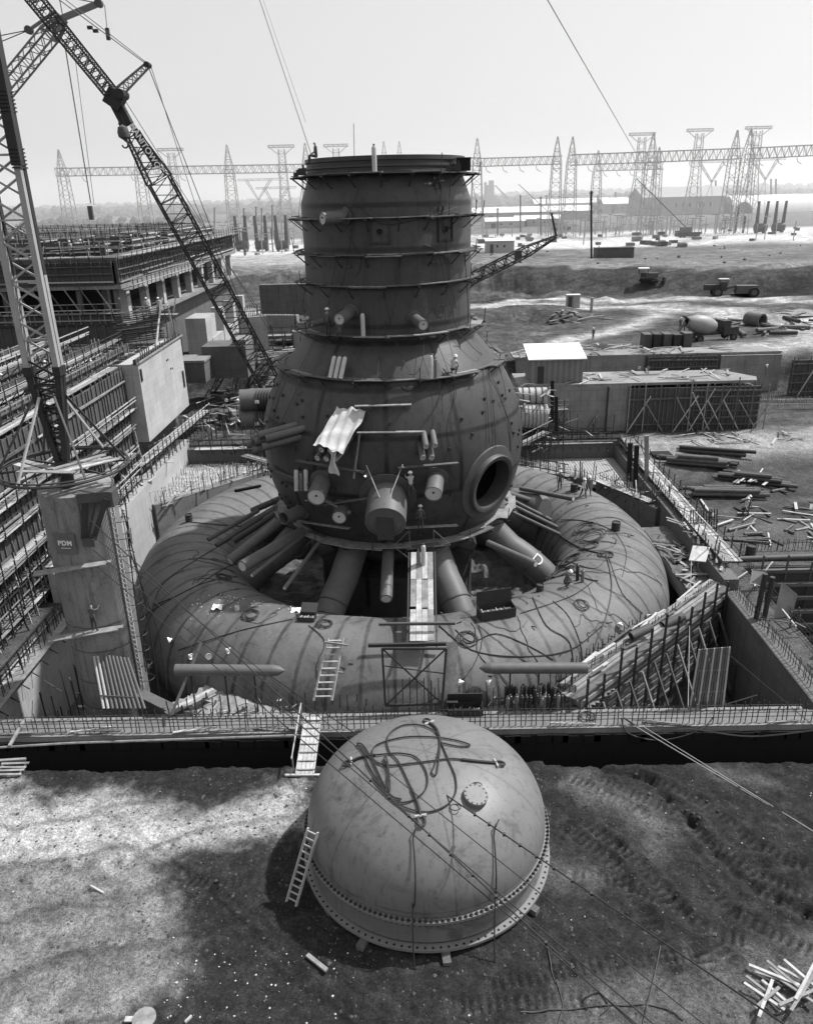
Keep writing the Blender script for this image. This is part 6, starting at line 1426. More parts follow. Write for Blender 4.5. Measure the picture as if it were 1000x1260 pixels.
# guy wires and tag lines
def wire(a,b,r,lab,m=ROPE,sag=0.,name='guy_wire',grp=None,cl=0):
    a=Vector(a);b=Vector(b); P=[a.lerp(b,i/16)-Vector((0,0,sag*math.sin(PI*i/16))) for i in range(17)]; t=thing(name,tuple(a),lab,'cable',grp); MB().tube(P,r,5).build('wire',m,t)
    for k in range(cl):
        c=a.lerp(b,.45+.02*k); MB().box(c,(.1,.1,.1)).build('cable_clamp',DARK,t)
    return t
cb=Vector((-16.6,-17.5,8.5))
for i,(q,l,w_) in enumerate((((735,1225),'lowest wire of the bundle crossing in front of the dome',.024),((720,1180),'second wire crossing the dome from left to right',.024),((800,1160),'third wire crossing the dome, with clamps half way',.03),((760,1170),'fourth thin wire crossing the dome',.02))):
    s=Vector((-16.6,-18.9,[8.2,9.2,11.2,10.2][i])); e=atz(*[(560,1071),(585,1075),(612,1105),(640,1080)][i],5.5); wire(s,s+(e-s)*1.75,w_,l,cl=10 if i==2 else 0)
s=aty(330,830,-20.5)+Vector((0,0,0)); e=atz(607,1018,5.6); wire(s,s+(e-s)*2.1,.028,'heavy wire running from the front wall over the dome hatch to the lower right',cl=8)
wire(aty(780,893,-23.3),atz(1180,1130,.1),.025,'pale wire running down to the right from the front wall',m=GAL); wire(aty(786,891,-23.3),atz(1190,1140,.1),.02,'second pale wire running down to the right from the front wall',m=GAL)
wire(aty(890,800,-21),atz(1150,1020,.1),.02,'thin wire crossing the right end of the front wall')
for i,(px,py,b0,l) in enumerate(((508,1030,1190,'tag line hanging from a wire down the left front of the dome'),(607,1025,1185,'tag line hanging from a wire down the right front of the dome'))):
    P=[]; 
    for k in range(9):
        f=k/8; yv=py+(1140-py)*f; w_=on_dome(px+3*math.sin(f*3),yv); w_.y-=.1; w_.z+=.04; 
        if w_.z<1.8: w_=aty(px,yv,DC.y-5.6)
        P.append(w_)
    P=[P[0]+Vector((.25,.5,.25)),P[0]+Vector((.12,.2,.3))]+P+[atz(px+2,b0,.05),atz(px+16,b0+5,.03)]
    single(MB().tube(smooth(P,3),.03,5),'tag_line',ROPE,l,'rope')
for l,lab in (([(840,1258),(800,1240),(700,1242),(640,1250)],'long hose lying in the dirt along the bottom edge'),([(812,1165),(805,1200),(795,1240),(790,1262)],'dark rope trailing down at the bottom right'),([(672,1160),(680,1200),(692,1235),(686,1262)],'dark rope trailing down below the dome'),([(722,1245),(715,1232),(735,1225),(748,1240),(738,1252)],'loop of hose lying in the dirt at the bottom right')):
    P=[]
    for q in smooth([(x,y,0) for x,y in l],6):
        w_=atz(q.x,q.y,0); w_.z=gh(w_.x,w_.y)+.04; P.append(w_)
    single(MB().tube(P,.028,5),'ground_hose',HOSE,lab,'hose')
# ------------------------------------------------------------------ cranes and high wires
BOOMD=mat('boom_dark_paint',.03,.6,.2,1,7,0); BOOMP=mat('boom_grey_paint',.2,.6,.2,1,7,0)
Y=40
t=thing('lattice_crane',tuple(aty(335,475,Y)),'crawler crane with a long dark lattice boom and jib leaning left over the site','crane')
a=aty(333,474,Y);b=aty(196,222,Y-4);c=aty(152,148,Y-5.5)
lattice(MB(),a,b,2.5,2.5,24,.1,.045).build('boom',BOOMD,t); lattice(MB(),b,c,2.5,.9,8,.1,.045).build('boom_tip',BOOMD,t)
e=aty(142,122,Y-6); mb=MB().box(e,(1.8,1.2,1.7),Matrix.Rotation(.6,3,'Y')).box(aty(150,140,Y-5.7),(1.2,1.,2.4),Matrix.Rotation(-.4,3,'Y')); mb.tube([e+Vector((.8,-.9,.4)),e+Vector((.8,.9,.4))],.5,14); mb.build('tip_sheaves',BOOMD,t)
j2=aty(20,-30,Y-10); lattice(MB(),aty(136,113,Y-6),j2,1.2,1.35,30,.08,.04).build('jib',BOOMD,t)
s2=aty(182,80,Y-5); lattice(MB(),e+Vector((.3,0,.5)),s2,.9,.5,7,.07,.04).build('jib_strut',BOOMP,t); MB().tube([s2+Vector((0,-.5,0)),s2+Vector((0,.5,0))],.3,10).build('strut_sheave',BOOMD,t)
wire_=lambda p,q,r,n='line',m=BOOMD:MB().tube([p,q],r,4).build(n,m,t)
wire_(s2,aty(60,-10,Y-8),.05,'pendant'); wire_(s2+Vector((.2,0,0)),aty(66,-12,Y-8),.04,'pendant'); wire_(s2,aty(318,430,Y+2),.05,'backstay'); wire_(s2+Vector((.3,0,0)),aty(240,250,Y),.04,'backstay'); wire_(aty(240,250,Y),aty(322,440,Y+2),.04,'backstay')
wire_(aty(155,125,Y-5),aty(340,420,Y),.035); wire_(aty(175,170,Y-6),aty(332,400,Y),.035); wire_(aty(30,-12,Y-9),aty(140,108,Y-6),.03)
mb=MB().box(aty(118,38,Y-7),(.5,.3,.3)).box(aty(111,34,Y-7),(.5,.3,.3)); mb.build('pendant_link',DARK,t)
hk=aty(152,163,Y-7); o=MB().lathe([(.001,-.8),(.55,-.45),(.62,0),(.5,.5),(.001,.8)],hk,14).build('hook_block',MIDS,t); MB().tube([hk+Vector((.32*math.sin(a_),0,-1.15+.35*math.cos(a_))) for a_ in [i*.5 for i in range(0,10)]],.09,6).build('hook',DARK,o)
wire_(hk+Vector((.2,0,.8)),e,.03); wire_(hk+Vector((-.2,0,.8)),e+Vector((-.4,0,0)),.03)
# lettering plate on the boom
p0=aty(168,163,Y-6.6);p1=aty(194,204,Y-6.2); ax=(p1-p0).normalized(); nz=(CAM-p0).normalized(); up=nz.cross(ax).normalized(); nz=ax.cross(up)
M4=Matrix(((ax.x,up.x,nz.x,0),(ax.y,up.y,nz.y,0),(ax.z,up.z,nz.z,0),(0,0,0,1))); M4.translation=(p0+p1)/2+nz*.5
MB().bar(p0+nz*.42,p1+nz*.42,.9,.06,up=nz).build('name_plate',BOOMD,t)
text('boom_lettering','MANITOWOC',.85,M4,WHITE,t,bold=.02)
# crawler body at the boom foot
q=Vector((a.x+1,Y+2.5,gh(a.x,Y))); MB().box(q+Vector((0,0,2.2)),(3.4,5.5,2.2)).build('machinery_house',MIDS,t); MB().box(q+Vector((-1.6,-2.4,2.0)),(1.1,1.4,1.7)).build('cab',PIPE,t)
for s in (-1.9,1.9):
    MB().tube([q+Vector((s,-3+.0,.6)),q+Vector((s,3,.6))],.6,12).build('crawler_track',DARK,t)
# second crane far left
Y2=95; t=thing('lattice_crane',tuple(aty(30,300,Y2)),'pale grey lattice boom of a farther crane reaching in at the top left','crane')
a=aty(-60,190,Y2);b=aty(78,22,Y2); lattice(MB(),a,b.lerp(a,.12),2.6,2.4,18,.13,.07).build('boom',BOOMP,t); lattice(MB(),b.lerp(a,.12),b,2.4,1.,3,.2,.12).build('boom_tip',BOOMP,t)
MB().bar(b,aty(122,4,Y2),.9,.8).build('jib',BOOMP,t); MB().tube([aty(122,4,Y2)+Vector((0,-.5,0)),aty(122,4,Y2)+Vector((0,.5,0))],.65,12).build('sheave',MIDS,t)
MB().bar(b+Vector((-1,0,1)),aty(36,37,Y2),.5,.4).build('strut',BOOMP,t); MB().tube([aty(36,37,Y2)-Vector((0,.5,0)),aty(36,37,Y2)+Vector((0,.5,0))],.65,12).build('sheave',MIDS,t)
for q in ((0,44),(0,52)): wire_(aty(36,37,Y2),aty(*q,Y2),.08,'pendant')
wire_(b,aty(70,-20,Y2),.08,'pendant'); wire_(aty(122,4,Y2),aty(80,-4,Y2),.08,'pendant'); wire_(aty(129,6,Y2),aty(133,46,Y2),.06,'hoist_line'); MB().box(aty(133,42,Y2),(.6,.5,1.8)).build('weight_ball',DARK,t)
wire_(aty(80,55,Y2),aty(112,250,Y2),.1,'hoist_line'); wire_(aty(90,50,Y2),aty(116,252,Y2),.05,'hoist_line')
MB().box(aty(112,262,Y2),(.8,.6,2.4)).build('hook_block',MIDS,t)
MB().bar(aty(-60,190,Y2),(aty(-60,190,Y2).x,Y2,6),1.2).build('support',BOOMP,t)
# low boom right of the neck
t=thing('lattice_crane',tuple(aty(590,345,112)),'low lattice boom lying nearly flat right of the vessel neck','crane')
a=aty(566,350,112);b=aty(684,291,118); lattice(MB(),a,b.lerp(a,.3),2.0,1.9,12,.13,.07).build('boom',BOOMD,t); lattice(MB(),b.lerp(a,.3),b,1.9,.4,6,.12,.06).build('boom_tip',BOOMD,t); MB().bar(b,aty(678,262,118),.5,.4).build('mast',BOOMD,t)
wire_(aty(678,262,118),b,.05); MB().bar(a,(a.x,112,7),1.4).build('support',MIDS,t)
MB().box(aty(637,313,112),(1.4,1.5,1.6)).build('counterweight',DARK,t)
STLP=mat('pale_cable',.4,.5,.1,1,5,0)
# wires in the sky
wire(aty(313,0-20,10),aty(383,190,-4),.03,'left thin cable falling from the sky to the vessel rim',m=PIPE); wire(aty(317,-20,10),aty(376,150,-3),.015,'thin companion cable beside the left sky cable',m=PIPE)
wire(aty(670,-6,120),aty(783,190,240),.11,'thick pale cable slanting down through the sky at the right',m=STLP)
wire(aty(435,152,300),aty(436,200,300),.18,'thin upright rod beyond the vessel rim',m=PIPE)
# ------------------------------------------------------------------ switchyard
STL=mat('galvanised_lattice',.36,.6,.1,.2,2,0); PAD=10
def gantry_tower(px,pyt,pyb,Yd,label,w=5.6,pyj=None):
    top=aty(px,pyt,Yd); x=top.x; t=thing('gantry_tower',(x,Yd,gh(x,Yd)),label,'pylon','lattice gantry towers of the switchyard'); z0=gh(x,Yd)-.3; zj=top.z-9.5
    lattice(MB(),(x,Yd,z0),(x,Yd,zj),w,w*.62,11,.14,.065,up=(0,1,0)).build('tower_shaft',STL,t); lattice(MB(),(x,Yd,zj),top,w*.62,.3,5,.11,.06,up=(0,1,0)).build('spire',STL,t); return t
for i,(px,pyt,Yd,l) in enumerate(((72,184,300,'leftmost spired gantry tower of the switchyard'),(168,180,300,'spired gantry tower second from the left'),(279,178,300,'spired gantry tower third from the left'),(375,176,300,'spired gantry tower just left of the vessel rim'),(587,170,300,'spired gantry tower just right of the vessel rim'),(686,168,300,'left one of the pair of spired towers right of the vessel'),(704.5,168,292,'right one of the pair of spired towers right of the vessel'),(804,163,292,'spired gantry tower left of the pale T-topped pylon'),(907,160,292,'spired gantry tower fifth right of the vessel'),(924,158,285,'spired gantry tower nearest the right edge'),(736,185,350,'lower spired tower behind the paired towers'),(811,181,350,'lower spired tower behind and right of the paired towers'),(472,174,420,'left of two tiny spires peeping over the vessel rim'),(491,174,420,'right of two tiny spires peeping over the vessel rim'))):
    gantry_tower(px,pyt,0,Yd,l)
def beamg(p,q,Yd,l,h=3.6,n=30):
    a=aty(*p,Yd);b=aty(*q,Yd); t=thing('gantry_beam',tuple(a),l,'beam','lattice gantry beams of the switchyard'); lattice(MB(),a,b,h*.85,h*.85,n,.15,.07).build('beam_truss',STL,t)
    for k in range(5):
        c=a.lerp(b,(k+.5)/5)-Vector((0,0,h/2)); MB().tube([c,c+Vector((.6,0,-1.6)),c+Vector((2.2,0,-2.4))],.14,5).build('insulator_string',STL,t)
beamg((70,212),(372,207),300,'long lattice gantry beam at the left spanning four towers',n=60); beamg((372,207),(590,199),300,'lattice gantry beam half hidden behind the vessel',n=36); beamg((587,200),(690,197),300,'lattice gantry beam right of the vessel rim',n=24); beamg((702,197),(911,189),292,'thicker lattice gantry beam spanning the towers at the right',n=46,h=4.6); beamg((922,189),(1040,183),285,'lattice gantry beam running out of the right edge',n=26,h=4.6); beamg((734,206),(815,204),350,'lower lattice gantry beam behind the right towers',n=22)
def tpylon(px,pyt,Yd,l):
    top=aty(px,pyt,Yd); x=top.x; z0=gh(x,Yd); t=thing('transmission_pylon',(x,Yd,z0),l,'pylon','T-topped transmission pylons'); zm=z0+(top.z-z0)*.52
    lattice(MB(),(x,Yd,z0),(x,Yd,zm),9,4.4,7,.17,.08,up=(0,1,0)).build('tower_legs',STL,t); lattice(MB(),(x,Yd,zm),(x,Yd,top.z-1.5),4.4,3.2,9,.15,.07,up=(0,1,0)).build('tower_shaft',STL,t)
    lattice(MB(),top+Vector((-7,0,0)),top+Vector((7,0,0)),1.2,1.2,10,.13,.07).build('crossarm',STL,t)
    for s in (-1,1): MB().bar(top+Vector((s*7,0,0)),top+Vector((s*1.8,0,-4)),.3).build('arm_stay',STL,t)
for px,py,Yd,l in ((210,184,400,'T-topped pylon at the far left behind the boom'),(346,180,400,'T-topped pylon left of the vessel rim'),(413,179,430,'T-topped pylon peeping over the left of the vessel rim'),(790,165,400,'T-topped pylon behind the paired towers at the right'),(861,160,400,'T-topped pylon standing alone between the right towers'),(933,157,400,'T-topped pylon at the right near the last spired tower')): tpylon(px,py,Yd,l)
def vpylon(px,pyt,Yd,l):
    c=aty(px,pyt,Yd); z0=gh(c.x,Yd); t=thing('guyed_pylon',(c.x,Yd,z0),l,'pylon','V-shaped far pylons'); mb=MB(); k=aty(px,pyt+25,Yd)
    for s in (-1,1):
        lattice(mb,k,c+Vector((s*9,0,0)),.8,1.6,6,.1,.06); mb.bar(k,(c.x+s*5,Yd,z0),.3)
    mb.build('v_frame',STL,t); lattice(MB(),c+Vector((-15,0,0)),c+Vector((15,0,0)),1.2,1.2,12,.12,.06).build('crossarm',STL,t)
for px,py,l in ((318,221,'V-shaped far pylon left of the vessel'),(875,199,'V-shaped far pylon between the right towers'),(941,196,'V-shaped far pylon at the right edge'),(340,231,'second faint V-shaped pylon left of the vessel')): vpylon(px,py,560,l)
# circuit breakers
BRK=mat('breaker_paint',.05,.5,.2,1,5,0)
def breaker(px,pyb,l,Yd=None,s=1.):
    p=atz(px,pyb,PAD); t=thing('circuit_breaker',(p.x,p.y,gh(p.x,p.y)),l,'breaker'); p.z=gh(p.x,p.y)
    MB().tube([p+Vector((-2.3*s,0,2.2)),p+Vector((2.3*s,0,2.2))],1.7*s,18).build('tank',BRK,t)
    for q in (-1,1):
        MB().tube([p+Vector((q*1.7*s,0,3)),p+Vector((q*1.9*s,0,12.5*s))],[.8*s,.5*s],12).build('bushing',BRK,t); MB().box(p+Vector((q*1.6*s,0,.5)),(.8,2,1.2)).build('foot',MIDS,t)
for px,py,l in ((299,309,'circuit breaker with twin bushings, leftmost of three left of the vessel'),(323,309,'middle circuit breaker with twin bushings left of the vessel'),(348,309,'circuit breaker with twin bushings nearest the vessel on the left'),(934,287,'circuit breaker with twin bushings, left one at the right edge'),(956,286,'circuit breaker with twin bushings, right one at the right edge')): breaker(px,py,l)
for i,(px,py,h_) in enumerate(((903,287,11),(913,287,7))): p=atz(px,py,PAD); single(MB().tube([p,p+Vector((.3,0,h_))],.5,10),'bushing_post',BRK,('taller','shorter')[i]+' dark post left of the right circuit breakers','post')
# small gear on the pad
for i in range(150):
    x=U(-110,190);y=U(222,335); z=gh(x,y); k=random.random()
    if k<.6: single(MB().box((x,y,z+.5),(U(1,3),U(1,2),U(.7,1.4)),Matrix.Rotation(U(0,3),3,'Z')),'equipment_crate',random.choice([MIDS,DARK,WOOD,PIPE]),'small crate standing on the pale switchyard pad','crate','crates on the switchyard pad')
    else: single(MB().tube([(x,y,z),(x,y,z+U(3,7))],.18,5),'pedestal',STL,'slim pedestal post on the pale switchyard pad','post','pedestals on the switchyard pad')
for i in range(70):
    x=U(-104,-48);y=U(215,300);z=gh(x,y); h_=U(5,9.5); t=thing('bus_support',(x,y,z),'switchgear post with crossarm in the crowd left of the vessel','post','switchgear posts at the left'); MB().tube([(x,y,z),(x,y,z+h_)],.22,5).build('post',STL if i%3 else BRK,t); MB().box((x,y,z+h_),(U(2,5),.3,.35)).build('crossarm',STL,t)
for i in range(80):
    x=U(60,150);y=U(275,330);z=gh(x,y); h_=U(3,8); t=thing('bus_support',(x,y,z),'switchgear post with crossarm in the crowd below the right towers','post','switchgear posts at the right'); MB().tube([(x,y,z),(x,y,z+h_)],.2,5).build('post',STL,t); MB().box((x,y,z+h_),(U(2,4),.3,.35)).build('crossarm',STL,t)
for i,(px,pyt,pyb,l) in enumerate(((727,235,322,'tall dark timber pole standing alone right of the vessel'),(757,236,262,'far pole'),(766,252,262,'far pole'),(735,240,264,'far pole'),(880,222,262,'far pole'),(948,220,258,'far pole'),(954,220,258,'far pole'),(822,230,262,'far pole'),(833,231,262,'far pole'),(640,240,285,'far pole'),(665,242,290,'far pole'),(672,240,268,'far pole'),(612,256,290,'far pole'),(300,256,290,'far pole'),(315,254,290,'far pole'),(335,252,290,'far pole'),(322,256,290,'far pole'),(264,255,288,'far pole'))):
    p=atz(px,pyb,gh(57,200) if i==0 else PAD); p.z=gh(p.x,p.y); q=aty(px,pyt,p.y)
    t=thing('utility_pole',tuple(p),l if i==0 else 'thin far pole rising behind the switchyard','pole',None if i==0 else 'far poles'); r_=.28*max(1,p.y/260); MB().tube([p,q],r_,6).build('pole',BLACK if i==0 else MIDS,t); MB().box(q-Vector((0,0,.5)),(2 if i else 1.2,.2,.2)).build('crossarm',MIDS,t)
# sheds, huts, plant
WS=mat('pale_building_wall',.4,.8,.1,.1,1,0); WR=mat('pale_roof',.72,.7,.08,.1,1,0); GW2=mat('grey_building_wall',.3,.8,.1,.1,1,0)
p=atz(650,272,PAD); gable((p.x,p.y+14,10),88,26,6.0,3.4,'long low building with a bright roof right of the vessel',mw=GW2,mr=WR,cat='building',name='long_building',doors=2,wins=4,over=1)
p=atz(612,311,PAD); gable((p.x+.5,p.y,gh(p.x,p.y)),9,5,3.6,.7,'pale site cabin on the pad just right of the vessel neck',mw=WS,mr=WR,cat='cabin',name='site_cabin',flat=True)
p=atz(829,264,PAD); gable((p.x,p.y,10),62,44,13,7,'grey gabled warehouse among the towers at the right',mw=GW2,mr=WS,cat='warehouse',name='warehouse',doors=2,wins=6,over=1)
p=atz(700,262,PAD); gable((p.x,p.y,10),70,30,9,4,'pale far shed behind the paired towers',mw=WS,mr=WR,cat='building',name='far_shed',over=1)
p=atz(766,262,PAD); gable((p.x,p.y,10),40,24,8,5,'far shed with a light roof left of the warehouse',mw=GW2,mr=WR,cat='building',name='far_shed',over=1)
p=atz(660,278,PAD); gable((p.x,p.y,10),26,10,4,2,'small dark-walled shed in front of the long building',mw=GW2,mr=WR,cat='shed',name='small_shed',over=.6)
p=atz(620,280,PAD); gable((p.x,p.y,10),22,9,3.6,2,'small pale-roofed shed left of the dark-walled shed',mw=WS,mr=WR,cat='shed',name='small_shed',over=.6)
for px,l,L_ in ((866,'left arched white hut with a dark round mouth',90),(893,'right arched white hut with a dark round mouth',120)):
    p=atz(px,263,PAD); t=thing('arched_hut',(p.x,p.y,10),l,'hut'); r_=12
    mb=MB(); mb.grid(lambda u,v:(p.x+L_*u,p.y+40*u-r_*math.cos(PI*v),10+r_*1.05*math.sin(PI*v)),12,16); mb.build('shell',WR,t)
    mb=MB().poly([(p.x,p.y-r_*math.cos(PI*i/16),10+r_*1.05*math.sin(PI*i/16)) for i in range(17)]); mb.build('end_wall',GW2,t)
    mb=MB().poly([(p.x-.2+8,p.y-r_-.3+0,10)]+[(p.x+8+7*math.cos(PI*i/12),p.y-r_-.4,10+8.5*math.sin(PI*i/12)) for i in range(13)]); mb.build('mouth',BLACK,t)
p=atz(603,259,PAD); t=thing('batch_plant',(p.x,p.y,10),'grey concrete batching towers with a slanting conveyor right of the vessel','plant'); Yp=p.y
a=aty(603,222,Yp); 
MB().box((a.x,Yp,10+(a.z-10)*.42),(9,9,(a.z-10)*.85)).build('tower',GW2,t); MB().box((a.x+1,Yp,10+(a.z-10)*.92),(6,6,(a.z-10)*.16)).build('head_house',GW2,t); q=aty(597,224,Yp); MB().tube([(q.x,Yp,10),(q.x,Yp,q.z)],1.7,12).build('silo',GW2,t); MB().bar(aty(609,228,Yp),aty(630,250,Yp),2.2,1.6).build('conveyor',GW2,t)
# ------------------------------------------------------------------ vehicles and people on the dirt
TYRE=mat('tyre',.03,.9,.2,2,9,0)
def wheel(t,c,r,w,ax=(0,1,0)):
    o=MB().lathe([(r*.55,-w/2),(r*.95,-w/2),(r,-w*.35),(r,w*.35),(r*.95,w/2),(r*.55,w/2)],c,20,ax=ax).build('wheel',TYRE,t); MB().lathe([(.001,-w*.4),(r*.55,-w*.42),(r*.55,w*.42),(.001,w*.4)],c,14,ax=ax).build('rim',MIDS,o)
t=thing('mixer_truck',(0,0,0),'concrete mixer truck with a pale tilted drum on the dirt beyond the walls','truck')
MB().box((0,0,1.05),(7.6,1.0,.35)).build('chassis',DARK,t)
mb=MB(); mb.prism([(2.0,-1.15),(3.6,-1.15),(3.6,1.15),(2.0,1.15)],.9,1.9); mb.box((2.5,0,2.3),(1.2,2.1,.9)); mb.box((2.5,0,2.8),(1.3,2.2,.1)); mb.build('cab',DARK,t)
MB().box((4.1,0,1.4),(1.1,1.5,.9)).build('bonnet',DARK,t)
for s in (-.95,.95): MB().lathe([(.001,0),(.16,.02),(.16,.0)],(4.66,s*.6,1.45),10,ax=(1,0,0)).build('headlight',WHITE,t)
MB().box((3.12,0,2.35),(.04,1.8,.6)).build('windscreen',BLACK,t)
MB().lathe([(.5,-2.6),(.75,-2.4),(1.25,-1.0),(1.32,0),(1.25,.9),(.8,2.0),(.001,2.15)],(-.9,0,2.35),26,ax=(1,0,-.22)).build('mixing_drum',mat('drum_paint',.33,.5,.2,.8,5,0),t)
mb=MB().bar((-3.2,0,3.2),(-3.9,0,3.7),1.0,.1); mb.bar((-3.3,-.6,1),(-3.3,-.6,3.2),.12); mb.bar((-3.3,.6,1),(-3.3,.6,3.2),.12); mb.bar((-3.6,0,2.8),(-4.5,0,1.7),.5,.1); mb.build('chute',MIDS,t)
for x in (-2.9,-1.7,3.7):
    for s in (-1.05,1.05): wheel(t,(x,s,.55),.55,.35)
p=atz(868,418,6.4); t.location=(p.x,p.y,gh(p.x,p.y)); t.rotation_euler=(0,0,R(14)); t.scale=(1.05,1.05,1.05)
t=thing('scraper',(0,0,0),'earthmoving tractor with big wheels on the haul road at the right','tractor')
MB().box((1.6,0,1.9),(3.2,1.4,1.1)).build('engine_hood',DARK,t); MB().box((-.6,0,2.1),(1.3,1.8,1.7)).build('cab',DARK,t); MB().box((-.6,0,3.6),(2.0,2.0,.12)).build('canopy',GAL,t)
for x in (-1.4,.2):
    for s in (-.9,.9): MB().bar((x,s,2.6),(x,s,3.6),.08).build('canopy_post',DARK,t)
mb=MB(); mb.box((-5.2,0,1.5),(4.2,2.4,1.6)); mb.bar((-3.2,0,2.2),(-1,0,1.6),.5,.5); mb.build('bowl',MIDS,t)
for x in (.6,-6.6):
    for s in (-1.3,1.3): wheel(t,(x,s,1.0),1.05,.7)
p=atz(884,364,6.5); t.location=(p.x,p.y,gh(p.x,p.y)); t.rotation_euler=(0,0,R(170))
t=thing('bulldozer',(0,0,0),'dozer with a pale canopy working at the foot of the cut bank','dozer')
MB().box((.4,0,1.7),(3.0,1.3,1.1)).build('engine_hood',MIDS,t); MB().box((-1.4,0,1.8),(1.2,1.5,1.0)).build('seat_box',DARK,t); MB().box((-1.4,0,3.3),(2.4,2.2,.14)).build('canopy',WHITE,t)
for x in (-2.4,-.4):
    for s in (-.9,.9): MB().bar((x,s,2),(x,s,3.3),.09).build('canopy_post',DARK,t)
for s in (-1.25,1.25): 
    mb=MB(); pr=[(-2.2,.5),(-1.9,.95),(1.7,.95),(2.1,.5),(1.7,.05),(-1.9,.05)]; b0=len(mb.v)
    for q in (-.25,.25):
        for x,z in pr: mb.v.append(Vector((x,s+q,z)))
    mb._f(tuple(range(5,-1,-1))); mb._f(tuple(range(6,12)))
    for i in range(6): mb._f((i,(i+1)%6,6+(i+1)%6,6+i))
    mb.build('track',BLACK,t)
mb=MB().box((3.4,0,.8),(.25,3.6,1.3)); mb.bar((3.3,-1.3,.6),(.5,-1.5,.6),.2); mb.bar((3.3,1.3,.6),(.5,1.5,.6),.2); mb.build('blade',MIDS,t)
p=atz(797,357,6.9); t.location=(p.x,p.y,gh(p.x,p.y)); t.rotation_euler=(0,0,R(-12)); t.scale=(.95,.95,.95)
for i,(dx,l,m_) in enumerate(((0,'left darker portable toilet beside the haul road',GW2),(1.35,'right paler portable toilet beside the haul road',WS))):
    p=atz(700,378,6.2); t=thing('portable_toilet',(p.x+dx,p.y,gh(p.x,p.y)),l,'toilet'); z=gh(p.x,p.y); MB().box((p.x+dx,p.y,z+1.25),(1.25,1.3,2.5)).build('cabin',m_,t); MB().box((p.x+dx,p.y,z+2.55),(1.35,1.4,.12)).build('roof',WR,t); MB().box((p.x+dx,p.y-.67,z+1.2),(.8,.04,2.1)).build('door',DARK if i==0 else GW2,t)
p=atz(727,384,6.2); single(MB().tube([(p.x,p.y,gh(p.x,p.y)),(p.x,p.y,gh(p.x,p.y)+2.6)],.3,10),'concrete_post',WS,'short pale post right of the portable toilets','post')
for px,py,l,pz in ((729,420,'person standing alone on the dirt beyond the long wall','stand'),(836,404,'person standing left of the mixer truck','stand'),(735,325,'small far figure near the lone pole on the bank','stand'),(884+12,418,'person walking right of the mixer truck','walk')):
    p=atz(px,py,6.3); person((p.x,p.y,gh(p.x,p.y)),U(0,6),pz,l,0)
# culvert boxes and heap near the truck
for i in range(5):
    x=35+i*1.25; single(MB().box((x+.3,54.5-.5*i,gh(x,54)+1.0),(1.1,2.2,2.6)),'precast_box',DARK if i%2 else MIDS,'dark precast box in the row left of the mixer truck','box','precast boxes by the mixer truck')
t=thing('pipe_section',(58,66,6),'big concrete pipe section lying right of the mixer truck','pipe'); p=atz(918,400,6.5); MB().lathe([(1.1,0),(1.1,3),(.85,3),(.85,0),(1.1,0)],(p.x,p.y,gh(p.x,p.y)+1),20,ax=(.5,-1,0)).build('pipe_body',CONCD,t)
boards(50,27,52,7,3,lambda x,y:gh(x,y),'pale scrap timber heaped beyond the long wall','scrap timber beyond the long wall',L=(.8,4),m=(WOODL,WOOD,WOODL),dz=.02,name='scrap_timber')
boards(40,66,74,12,8,lambda x,y:gh(x,y),'long timber scattered right of the mixer truck','timber right of the mixer truck',L=(2,7),m=(WOODL,WOOD,WOODD),w=.4,name='scrap_timber')
pipes(14,60,68,9,7,lambda x,y:gh(x,y),'pipe scattered right of the mixer truck','pipes right of the mixer truck',L=(2,6),r=(.2,.4))
boards(26,32,87,5,3,lambda x,y:gh(x,y),'broken board by the hollow in the dirt','broken boards by the hollow',L=(1.5,4),w=.4,m=(WOOD,WOODD))
for i in range(40):
    x=U(20,140);y=U(128,215); s_=U(.2,.7); stone_=MB(); stone(stone_,(x,y,gh(x,y)+s_*.3),s_,.7); single(stone_,'boulder',mat('field_stone',.1),'dark lump of spoil on the berm before the switchyard','spoil','spoil lumps on the berm')
p=atz(732,322,10); t=thing('skip_box',(p.x+3,p.y,10),'dark flat box beside the foot of the lone pole','box'); MB().box((p.x+5,p.y+1,gh(p.x,p.y)+1.2),(10,4,2.6)).build('box_body',MIDS,t); MB().box((p.x+5,p.y+1,gh(p.x,p.y)+2.55),(10.3,4.3,.15)).build('lid',DARK,t)
for px,py,l in ((845,292,'small mobile crane working on the pad'),(690,284,'small crane at the tip of the low boom')):
    p=atz(px,py,PAD); z=gh(p.x,p.y); t=thing('mobile_crane',(p.x,p.y,z),l,'crane'); MB().box((p.x,p.y,z+1.2),(9,3,1.6)).build('carrier',DARK,t); MB().box((p.x-1,p.y,z+2.8),(4,2.6,2.2)).build('cab',MIDS,t); MB().bar((p.x,p.y,z+3),(p.x-22,p.y,z+22),.28,.28).build('boom',DARK,t)
    for x in (-3.2,-1.8,3.): wheel(t,(p.x+x,p.y-1.5,z+.6),.6,.5)
for i in range(26):
    px,py=(U(770,860),U(288,305)) if i<16 else (U(585,700),U(290,300)); p=atz(px,py,PAD); z=gh(p.x,p.y); single(MB().box((p.x,p.y,z+.7),(U(1.5,3.5),2,U(.8,1.8)),Matrix.Rotation(U(-.5,.5),3,'Z')),'machine_crate',random.choice([PIPE,MIDS,DARK]),'dark machine or crate parked on the pad among the towers','machine','machines on the pad')
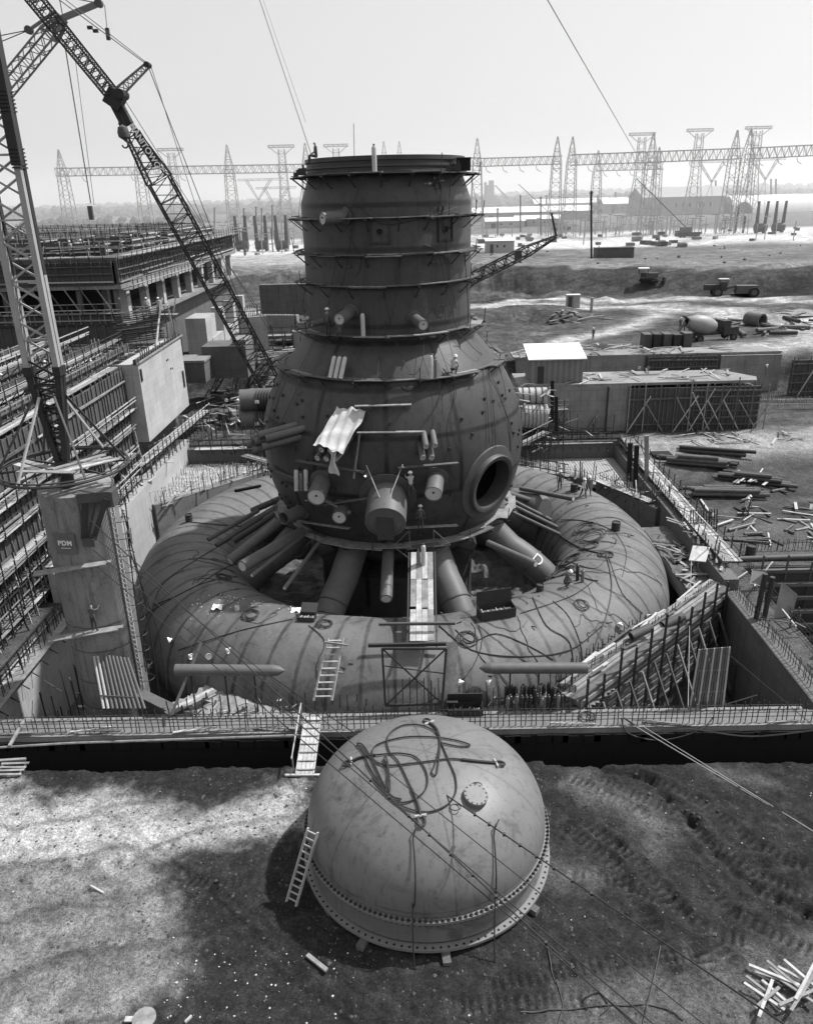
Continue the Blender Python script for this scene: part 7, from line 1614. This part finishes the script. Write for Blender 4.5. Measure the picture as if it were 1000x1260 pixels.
# ------------------------------------------------------------------ camera, sky, sun, haze
cd=bpy.data.cameras.new('camera'); co=bpy.data.objects.new('camera',cd); col.objects.link(co); sc.camera=co
cd.sensor_fit='VERTICAL'; cd.sensor_height=24; cd.lens=24*F0/1260; cd.clip_end=20000; cd.clip_start=.1
co.matrix_world=Matrix((( CR.x,CU.x,-CF.x,CAM.x),(CR.y,CU.y,-CF.y,CAM.y),(CR.z,CU.z,-CF.z,CAM.z),(0,0,0,1)))
SEL=R(54); SAZ=Vector((.91,.41,0)).normalized()
W=bpy.data.worlds.new('World'); sc.world=W; W.use_nodes=True; T=NT(W.node_tree); bg=W.node_tree.nodes['Background']
sk=T.new('ShaderNodeTexSky',sky_type='NISHITA'); sk.sun_disc=False; sk.sun_elevation=SEL; sk.sun_rotation=math.atan2(SAZ.x,SAZ.y)
sk.air_density=1.; sk.dust_density=6.; sk.ozone_density=1.
bw=T.new('ShaderNodeRGBToBW'); T.l.new(sk.outputs[0],bw.inputs[0]); pw=T.m('MULTIPLY',T.m('POWER',bw.outputs[0],.35),SKYK); T.l.new(pw,bg.inputs['Color']); bg.inputs['Strength'].default_value=SKYS
sl=bpy.data.lights.new('sun','SUN'); sl.energy=SUNE; sl.angle=R(1.5); so=bpy.data.objects.new('sun',sl); col.objects.link(so)
dv=-(SAZ*math.cos(SEL)+Vector((0,0,math.sin(SEL)))); so.rotation_euler=dv.to_track_quat('-Z','Y').to_euler(); so.location=(60,40,90)
mb=MB().box((0,3600,60),(12000,6900,130))
HM=bpy.data.materials.new('summer_haze'); HM.use_nodes=True; nt=HM.node_tree; nt.nodes.remove(nt.nodes['Principled BSDF'])
vs=nt.nodes.new('ShaderNodeVolumeScatter'); vs.inputs['Color'].default_value=(.97,.97,.97,1); vs.inputs['Density'].default_value=HAZE; vs.inputs['Anisotropy'].default_value=.3
nt.links.new(vs.outputs[0],nt.nodes['Material Output'].inputs['Volume'])
if HAZE>0: struct(mb,'haze',HM)
sc.view_settings.view_transform='Standard'; sc.view_settings.look='None'; sc.view_settings.exposure=0
sc.cycles.max_bounces=5; sc.cycles.volume_bounces=1; sc.cycles.use_denoising=True
